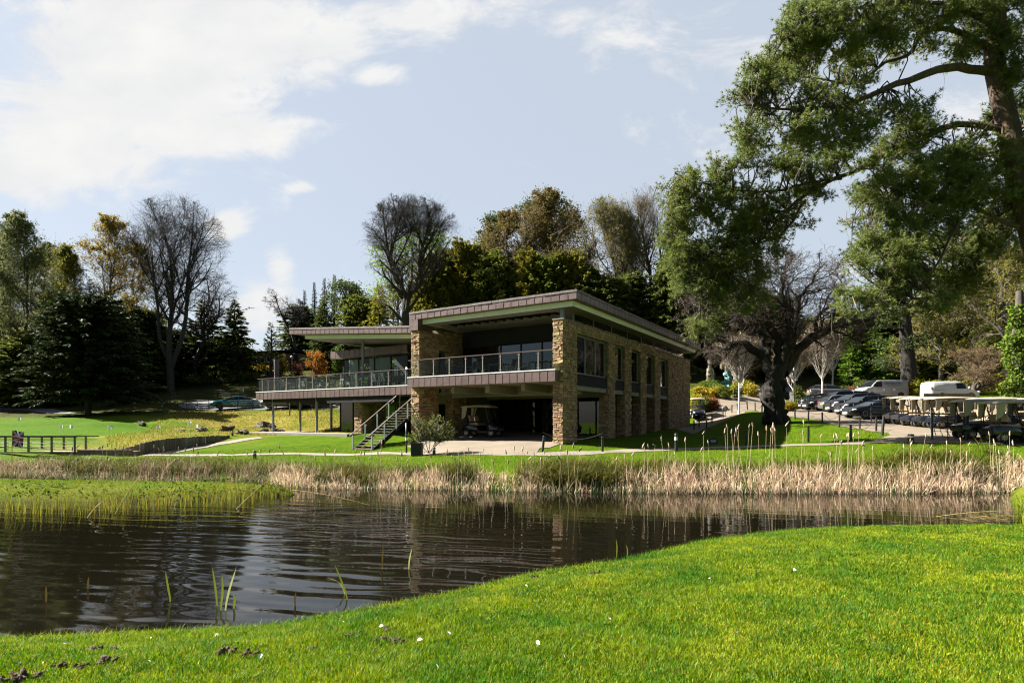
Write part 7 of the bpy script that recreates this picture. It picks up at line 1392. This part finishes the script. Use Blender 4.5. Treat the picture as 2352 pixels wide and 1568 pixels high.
# metal channel lying on the spit
o = tag(MB().box(-.85, .85, -.12, .12, .0, .06).box(-.85, .85, -.14, -.121, .0, .14).box(-.85, .85, .121, .14, .0, .14).build('boot_grille', M['grey_paint']), 'long low grey metal tray on the far side of the grass spit', 'tray'); o.location = spot(40, 1100, 18, 24)
# ------------------------------------------------------------------ timber lodge on the hillside
def lodge():
    b = px(640, 845, 92); zg = float(ground_z(b[0], 92)); z0 = min(zg, b[2])-.3; k = 92/1292; t = thing('timber_lodge', 'long low timber lodge with white framed windows on the hillside left of the terrace', 'building', (b[0], 92, z0)); X = lambda dx: (dx-640)*k; Z = lambda dy: EYE+(966.4-dy)*k-z0
    m = MB(); g = rng(4); x0, x1 = X(545), X(692); zt = Z(812); n = 26
    for i in range(n): m.box(x0, x1, -.03+g.uniform(0, .02), 0, zt*i/n+.01, zt*(i+1)/n)
    m.box(x0, x1, .003, 6, 0, zt); m.build('wall', mat('lodge_boards', (.1, .055, .03), .85, col2=(.16, .1, .06), scale=2, stretch=(.3, 1, 4), island=.3), t)
    rf = MB(); rf.hexa([(x, y, z) for z, zz in ((0, 0), (1, 1)) for y in (-.5, 6.4) for x, z in ((X(540), Z(814)+.32*zz+(.35 if y > 0 else 0)), (X(697), Z(807)+.32*zz+(.35 if y > 0 else 0)))]); rf.build('roof', M['dark_frame'], t)
    for a, c, d, e in ((580,591,819.6,833.7),(598,608.5,819,832.4),(612,622,818.5,832),(630,640.4,816.3,831.1),(644,654.5,815.8,829.8)):
        f = MB(); xa, xb, za, zb_ = X(a), X(c), Z(e), Z(d); w = .13
        f.box(xa, xa+w, -.09, -.02, za, zb_); f.box(xb-w, xb, -.09, -.02, za, zb_); f.box(xa+w, xb-w, -.089, -.02, za, za+w); f.box(xa+w, xb-w, -.089, -.02, zb_-w, zb_); fo = f.build('window', M['white_paint'], t); MB().box(xa+w, xb-w, -.05, -.035, za+w, zb_-w).build('pane', M['window'], fo)
    MB().box(X(666), X(685), -.06, -.035, 0, Z(814)).build('door', M['dark_wall'], t); MB().box(X(673), X(678), -.1, -.06, Z(813), Z(811)).build('door_light', M['white_paint'], t)
lodge()
b = spot(671, 864, 55, 92); h = 47*b[1]/1292; t = thing('clock_sign', 'round dark faced sign on a slim post in front of the timber lodge', 'sign', b); MB().lathe([(.045, 0), (.045, h*.85)], 8).build('post', M['steel'], t); r = 4.6*b[1]/1292
MB().lathe([(.001, -.06), (r, -.06), (r, .06), (.001, .06)], 24, at=(0, 0, h-r), axis='y').build('rim', M['black_metal'], t); MB().lathe([(.001, -.075), (r*.72, -.07)], 24, at=(0, 0, h-r), axis='y').build('face', mat('sign_face', (.3, .36, .3), .5), t)
b = spot(765, 868, 55, 80); t = thing('stair_rail', 'pale handrail stepping down the bank behind the terrace', 'railing', b); k = b[1]/1292; m = MB()
q = [np.array(((x-765)*k, 0, (868-y)*k)) for x, y in ((757,840),(764,842),(785,855),(800,866))]
for a, c in zip(q[:-1], q[1:]): m.bar(a, c, .06)
m.build('handrail', M['cream'], t)
for a in q: MB().bar(a-np.array((0, 0, 1.0)), a, .05).build('post', M['cream'], t)
# shrubs behind the terrace
for i, (dx, dy, env, lm, sz, n, lb, nm) in enumerate([(725,868,[(725,832,24,34),(735,850,20,18)],'orange',.22,70,'orange leaved shrub behind the terrace tables','shrub'),(646,868,[(646,840,15,26)],'gold',.22,40,'golden green shrub right of the tall purple cover','shrub'),(684,868,[(682,852,16,18)],'red',.2,30,'small red brown shrub between the golden and orange shrubs','shrub'),(772,862,[(775,825,16,38),(785,850,18,25)],'ivy',.2,70,'bright green bushy tree against the corner of the left wing','bush'),(590,858,[(590,850,34,12),(620,852,20,12)],'gold',.2,50,'low golden bushes below the timber lodge','bush'),(500,880,[(500,870,70,22),(560,868,40,16)],'dark',.3,90,'dark bank of shrubs below the cedars','bush')]):
    q = spot(dx, dy, 50, 95); k = q[1]/1292; leafy(nm, lb, dx, q[1], env, 60+i, lm, n, 40, sz, .45, 'shrubs behind the terrace', base=(q[0], q[1], q[2]))
# ------------------------------------------------------------------ beds round the horse sculptures
for i, (dx, dy, rx, ry, lm, lb) in enumerate([(1606,912,13,12,'gold','bronze gold shrub at the left end of the sculpture bed'),(1625,912,9,10,'gold','small gold shrub second from the left in the sculpture bed'),(1644,902,14,10,'box','variegated round shrub behind the clipped ball'),(1641,913,12,11,'gold','bright yellow shrub left of the clipped ball'),(1664,916,15,15,'box','neatly clipped green ball in the middle of the sculpture bed'),(1690,912,16,14,'hedge','yellow shrub right of the clipped ball'),(1702,903,20,15,'hedge','large yellow shrub behind the small black sign'),(1725,910,15,14,'gold','yellow green shrub at the right end of the sculpture bed'),(1630,890,22,8,'ivy','low green shrubs under the horse sculptures'),(1600,935,14,14,'gold','drooping gold shrub beside the far buggy'),(1616,945,18,17,'dark','dark green shrub in the nearer bed by the far buggy'),(1622,934,16,10,'orange','orange topped shrub in the nearer bed'),(1637,942,12,13,'red','red leaved shrub at the right of the nearer bed')]):
    q = spot(dx, dy, 45, 90); ball = 'ball' in lb and 'clipped' in lb and 'neatly' in lb
    leafy('shrub', lb, dx, q[1], [(dx, dy-ry, rx, ry)], 80+i, lm, 70 if not ball else 200, 30, .16 if not ball else .09, .3 if not ball else .1, 'shrubs in the beds by the drive', base=q, trunk=False, shell=.75 if not ball else .95, part='leaves')
for i, (dx, dy, rx, ry, lm, lb) in enumerate([(1840,916,8,8,'box','small clipped green ball beyond the lamp post'),(1832,925,8,20,'dark','slim dark conical bush by the end of the black cars'),(1825,938,22,9,'box','pale variegated low shrub at the far end of the parked row'),(1812,944,16,10,'gold','yellow low shrub at the foot of the lamp post'),(1985,905,24,16,'dark','dark rounded hedge left of the lettered van'),(2000,912,9,9,'box','clipped green ball left of the lettered van'),(1965,905,16,9,'red','purple heather bed left of the lettered van'),(1935,902,20,8,'box','low clipped hedge behind the silver grey estate car'),(2105,915,22,22,'hedge','yellow green hedge beside the great dark trunk'),(2160,905,55,16,'hedge','long yellow hedge behind the white panel van'),(2245,905,36,18,'hedge','yellow hedge right of the white panel van'),(2290,900,24,20,'gold','gold green hedge under the domed tree')]):
    q = spot(dx, dy, 45, 90); leafy('shrub', lb, dx, q[1], [(dx, dy-ry, rx, ry)], 120+i, lm, int(30+rx*ry*.25), 32, .14, .28, 'shrubs round the car park', base=q, trunk=False, shell=.8, part='leaves')
b = spot(1693, 916, 50, 80); t = thing('bed_sign', 'small black sign among the yellow shrubs of the sculpture bed', 'sign', b); MB().box(-.35, .35, -.03, .03, .55, 1.0).build('plate', M['black_metal'], t); m = MB(); m.box(-.25, .25, -.04, -.031, .82, .86); m.box(-.2, .2, -.04, -.031, .7, .73); m.build('lettering', M['white_ink'], t); m = MB().box(-.3, -.24, -.02, .02, 0, .55).box(.24, .3, -.02, .02, 0, .55); m.build('stake', M['black_metal'], t)
# ------------------------------------------------------------------ two driftwood horses
def skin(name, nodes, edges, m, parent, root_i=0, sub=2):
    me = bpy.data.meshes.new(name); me.from_pydata([n[:3] for n in nodes], edges, []); o = bpy.data.objects.new(name, me); COL.objects.link(o)
    sk = o.modifiers.new('skin', 'SKIN'); sk.use_smooth_shade = True
    for i, n in enumerate(nodes): r = n[3]; me.skin_vertices[0].data[i].radius = (r, r); me.skin_vertices[0].data[i].use_root = (i == root_i)
    s = o.modifiers.new('sub', 'SUBSURF'); s.levels = sub; s.render_levels = sub
    dg = bpy.context.evaluated_depsgraph_get(); ev = bpy.data.meshes.new_from_object(o.evaluated_get(dg)); old = o.data; o.modifiers.clear(); o.data = ev; bpy.data.meshes.remove(old); ev.materials.append(m); o.parent = parent; return o
drift = mat('driftwood', (.42, .38, .32), .9, col2=(.16, .13, .1), scale=9, bump=1.5, bscale=18); teal = mat('verdigris', (.08, .2, .19), .8, col2=(.2, .34, .32), scale=3, bump=1)
def sticks(o, parent, n, g, L=.35, r=.018, name='driftwood_pieces'):
    me = o.data; co = np.empty(len(me.vertices)*3); me.vertices.foreach_get('co', co); co = co.reshape(-1, 3); no = np.empty_like(co); me.vertices.foreach_get('normal', no.ravel()); i = g.integers(0, len(co), n); d = nrm(g.normal(size=(n, 3))+np.array((0, 0, .8))); nn = no[i]; d = nrm(d-nn*(d*nn).sum(1, keepdims=True)*.8); p = co[i]; t = np.linspace(-.5, .5, 4)[None, :, None]*g.uniform(.5, 1.2, (n, 1, 1))*L; P = p[:, None]+d[:, None]*t+nn[:, None]*.015; P[:, 1:3] += g.normal(size=(n, 2, 3))*.015; V, F = tubes(P, np.full((n, 4), r)*np.array((.6, 1, 1, .5)), 4, g.normal(size=(n, 3))); MB().add(V, F, 0, True).build(name, drift, parent)
def horse(label, loc, rz, sc, nodes, edges, seed):
    t = thing('horse_sculpture', label, 'sculpture', loc, rz); t.scale = (sc,)*3; o = skin('body', nodes, edges, drift, t); g = rng(seed); sticks(o, t, 620, g); return t
# x forward, z up: standing square, seen from the front
N1 = [(0,0,1.55,.3),(-.45,0,1.52,.34),(-.9,0,1.5,.33),(-1.15,0,1.4,.2),(.3,0,1.6,.3),(.52,0,1.9,.19),(.68,0,2.25,.15),(.78,0,2.5,.14),(.98,0,2.32,.1),(1.15,0,2.1,.075),(.74,.07,2.68,.035),(.74,-.07,2.68,.035),
      (.25,.19,1.2,.14),(.28,.19,.8,.075),(.27,.19,.45,.05),(.3,.19,.05,.065),(.25,-.19,1.2,.14),(.35,-.2,.85,.075),(.3,-.2,.5,.05),(.33,-.2,.05,.065),(-.95,.2,1.15,.17),(-.85,.2,.78,.09),(-1.1,.2,.5,.055),(-1.0,.2,.05,.065),(-.95,-.2,1.15,.17),(-.85,-.2,.78,.09),(-1.1,-.2,.5,.055),(-1.0,-.2,.05,.065),(-1.35,0,1.1,.08),(-1.42,0,.7,.05)]
E1 = [(0,1),(1,2),(2,3),(0,4),(4,5),(5,6),(6,7),(7,8),(8,9),(7,10),(7,11),(4,12),(12,13),(13,14),(14,15),(4,16),(16,17),(17,18),(18,19),(2,20),(20,21),(21,22),(22,23),(2,24),(24,25),(25,26),(26,27),(3,28),(28,29)]
b = spot(1631, 888, 55, 95); sc = 63*b[1]/1292/2.72; horse('pale driftwood horse standing upright, the left of two sculptures behind the beds', b-np.array((0, 0, .05)), R_(-112), sc, N1, E1, 1)
# rearing beside a verdigris column of rock
N2 = [(0,0,2.2,.34),(-.3,0,1.75,.36),(-.55,0,1.35,.34),(-.75,0,1.1,.2),(.2,0,2.5,.32),(.38,0,2.85,.2),(.55,0,3.15,.15),(.7,0,3.35,.14),(.95,0,3.2,.1),(1.12,0,3.05,.075),(.62,.07,3.52,.035),(.62,-.07,3.52,.035),
      (.55,.2,2.35,.13),(.95,.22,2.2,.08),(1.0,.22,1.85,.055),(.85,.22,1.6,.06),(.6,-.2,2.5,.13),(1.05,-.22,2.5,.08),(1.2,-.22,2.15,.055),(1.08,-.22,1.9,.06),(-.5,.22,.95,.18),(-.2,.22,.65,.09),(-.6,.22,.35,.06),(-.5,.22,.03,.07),(-.5,-.22,.95,.18),(-.25,-.22,.65,.09),(-.7,-.22,.35,.06),(-.6,-.22,.03,.07),(-1.0,0,.9,.09),(-1.25,0,.45,.05)]
b = spot(1672, 890, 55, 95); sc = 84*b[1]/1292/3.55; t = horse('driftwood horse rearing up beside a verdigris rock, the right of two sculptures', b-np.array((0, 0, .05))+np.array((.6, 0, 0)), R_(200), sc, N2, E1, 2)
m = MB()
for z, r in ((0, .5), (.45, .42), (.9, .36), (1.3, .3), (1.65, .22)): m.blob((.65+.1*math.sin(z*5), 0, z), (r, r, .36), int(z*10), .4, 12, smooth=False)
m.build('rock_base', teal, t)
# ------------------------------------------------------------------ terrace furniture
M['chair'] = mat('chair_dark', (.02, .022, .024), .6); M['mesh_fabric'] = mat('mesh_fabric', (.05, .055, .055), .8, var=.2)
def chair(label, p, rz, group):
    t = thing('terrace_chair', label, 'chair', p, rz, group); MB().box(-.23, .23, -.22, .24, .43, .46).build('seat', M['mesh_fabric'], t); MB().hexa([(x, y, z) for z, y0 in ((.5, -.24), (.98, -.36)) for y in (y0, y0+.03) for x in (-.22, .22)]).build('backrest', M['mesh_fabric'], t)
    for x in (-.24, .24):
        MB().bar((x, .25, 0), (x, .23, .66), .03).build('leg', M['chair'], t); MB().bar((x, -.32, 0), (x, -.36, .98), .03).build('leg', M['chair'], t); MB().bar((x, .26, .66), (x, -.31, .67), .045, .025).build('armrest', M['chair'], t)
    return t
def table(label, p, rz, group):
    t = thing('terrace_table', label, 'table', p, rz, group); MB().box(-.6, .6, -.42, .42, .71, .745).build('tabletop', M['chair'], t)
    for x in (-.52, .52):
        for y in (-.34, .34): MB().bar((x, y, 0), (x, y, .71), .045).build('leg', M['chair'], t)
    return t
def on(u, v, z): q = uv(u, v); return (q[0], q[1], z)
RZB = -math.atan2(.5388, .8424); g = rng(12)
ch = tb = None; TG, TT = 'dark chairs on the left terrace', 'dark tables on the left terrace'
names = ['left end', 'second bay', 'third bay', 'fourth bay', 'right end']
for i, u in enumerate((27.0, 24.4, 21.6, 18.8, 15.6)):
    v = 2.3+.3*(i % 2); l = 'dark terrace table at the '+names[i]+' of the lower terrace' if i in (0, 4) else 'dark terrace table in the '+names[i]+' of the lower terrace'
    if tb is None: tb = table(l, on(u, v, D2), RZB, TT)
    else: dup(tb, on(u, v, D2), RZB+g.normal()*.1, l, TT)
    for j, (du, dv, r) in enumerate(((-.4, -.75, 0), (.4, -.75, 0), (-.4, .8, 180), (.4, .8, 180))):
        w = ('at the ' if i in (0, 4) else 'in the ')+names[i]; l = ('dark chair, %s %s, at the terrace table %s' % ('front' if r == 0 else 'back', 'right' if du < 0 else 'left', w)); a = RZB+R_(r)+g.normal()*.2
        if ch is None: ch = chair(l, on(u+du, v+dv, D2), a, TG)
        else: dup(ch, on(u+du+g.normal()*.08, v+dv, D2), a, l, TG)
for i, u in enumerate((8.6, 5.6, 2.6)):
    w = ('left', 'middle', 'right')[i]; dup(tb, on(u, 2.0, D1), RZB, 'dark table at the %s of the main balcony' % w, 'dark tables on the main balcony')
    for du, nm in ((-1.0, 'right'), (1.0, 'left')): dup(ch, on(u+du, 1.7, D1), RZB+R_(90 if du < 0 else -90), 'dark chair %s of the %s table on the main balcony' % (nm, w), 'dark chairs on the main balcony')
for du in (0, .9): dup(ch, on(18.9+du, 3.2, 1.84), RZB+R_(180), 'dark chair behind the ground floor glass, %s of two' % ('right' if du == 0 else 'left'), 'chairs behind the ground floor glass')
q = on(28.05, 1.7, D2); t = thing('parasol_cover', 'closed parasol in a tall purple cover at the left end of the terrace', 'parasol', q); m = MB(); g = rng(2); a = np.linspace(0, 2*np.pi, 16, endpoint=False); R = []
for z in np.linspace(.12, 2.75, 9): rr = .19*(1+.1*np.sin(a*4+z*2.2)+g.normal(0, .02, 16)); R.append(np.stack([rr*np.cos(a)*1.05, rr*np.sin(a), np.full(16, z)], -1))
V = np.concatenate(R); i = np.arange(8*16); b_ = i//16*16; c = i % 16; m.add(V, np.stack([b_+c, b_+(c+1) % 16, b_+16+(c+1) % 16, b_+16+c], -1), 0, True); m.add(V[-16:], [tuple(range(16))]); m.build('cover', mat('purple_cloth', (.1, .07, .115), .85, var=.15, scale=3), t); MB().lathe([(.3, 0), (.3, .08), (.05, .1), (.04, .2)], 16).build('base', M['chair'], t)
for u, v in ((17.5, 6.2), (16.4, 6.6)):
    q = on(u, v, 7.0); t = thing('pendant_lamp', 'small lit pendant lamp inside the left wing, %s of two' % ('left' if u == 17.5 else 'right'), 'lamp', q); MB().lathe([(.004, .1), (.004, 1.6)], 5).build('cord', M['chair'], t); e = bpy.data.materials.new('lamp_glow'+('' if u == 17.5 else '_second')); e.use_nodes = True; e.node_tree.nodes['Principled BSDF'].inputs['Emission Color'].default_value = (1, .7, .35, 1); e.node_tree.nodes['Principled BSDF'].inputs['Emission Strength'].default_value = 3; MB().blob((0, 0, 0), (.07, .07, .1), 1, 0, 10).build('shade', e, t)
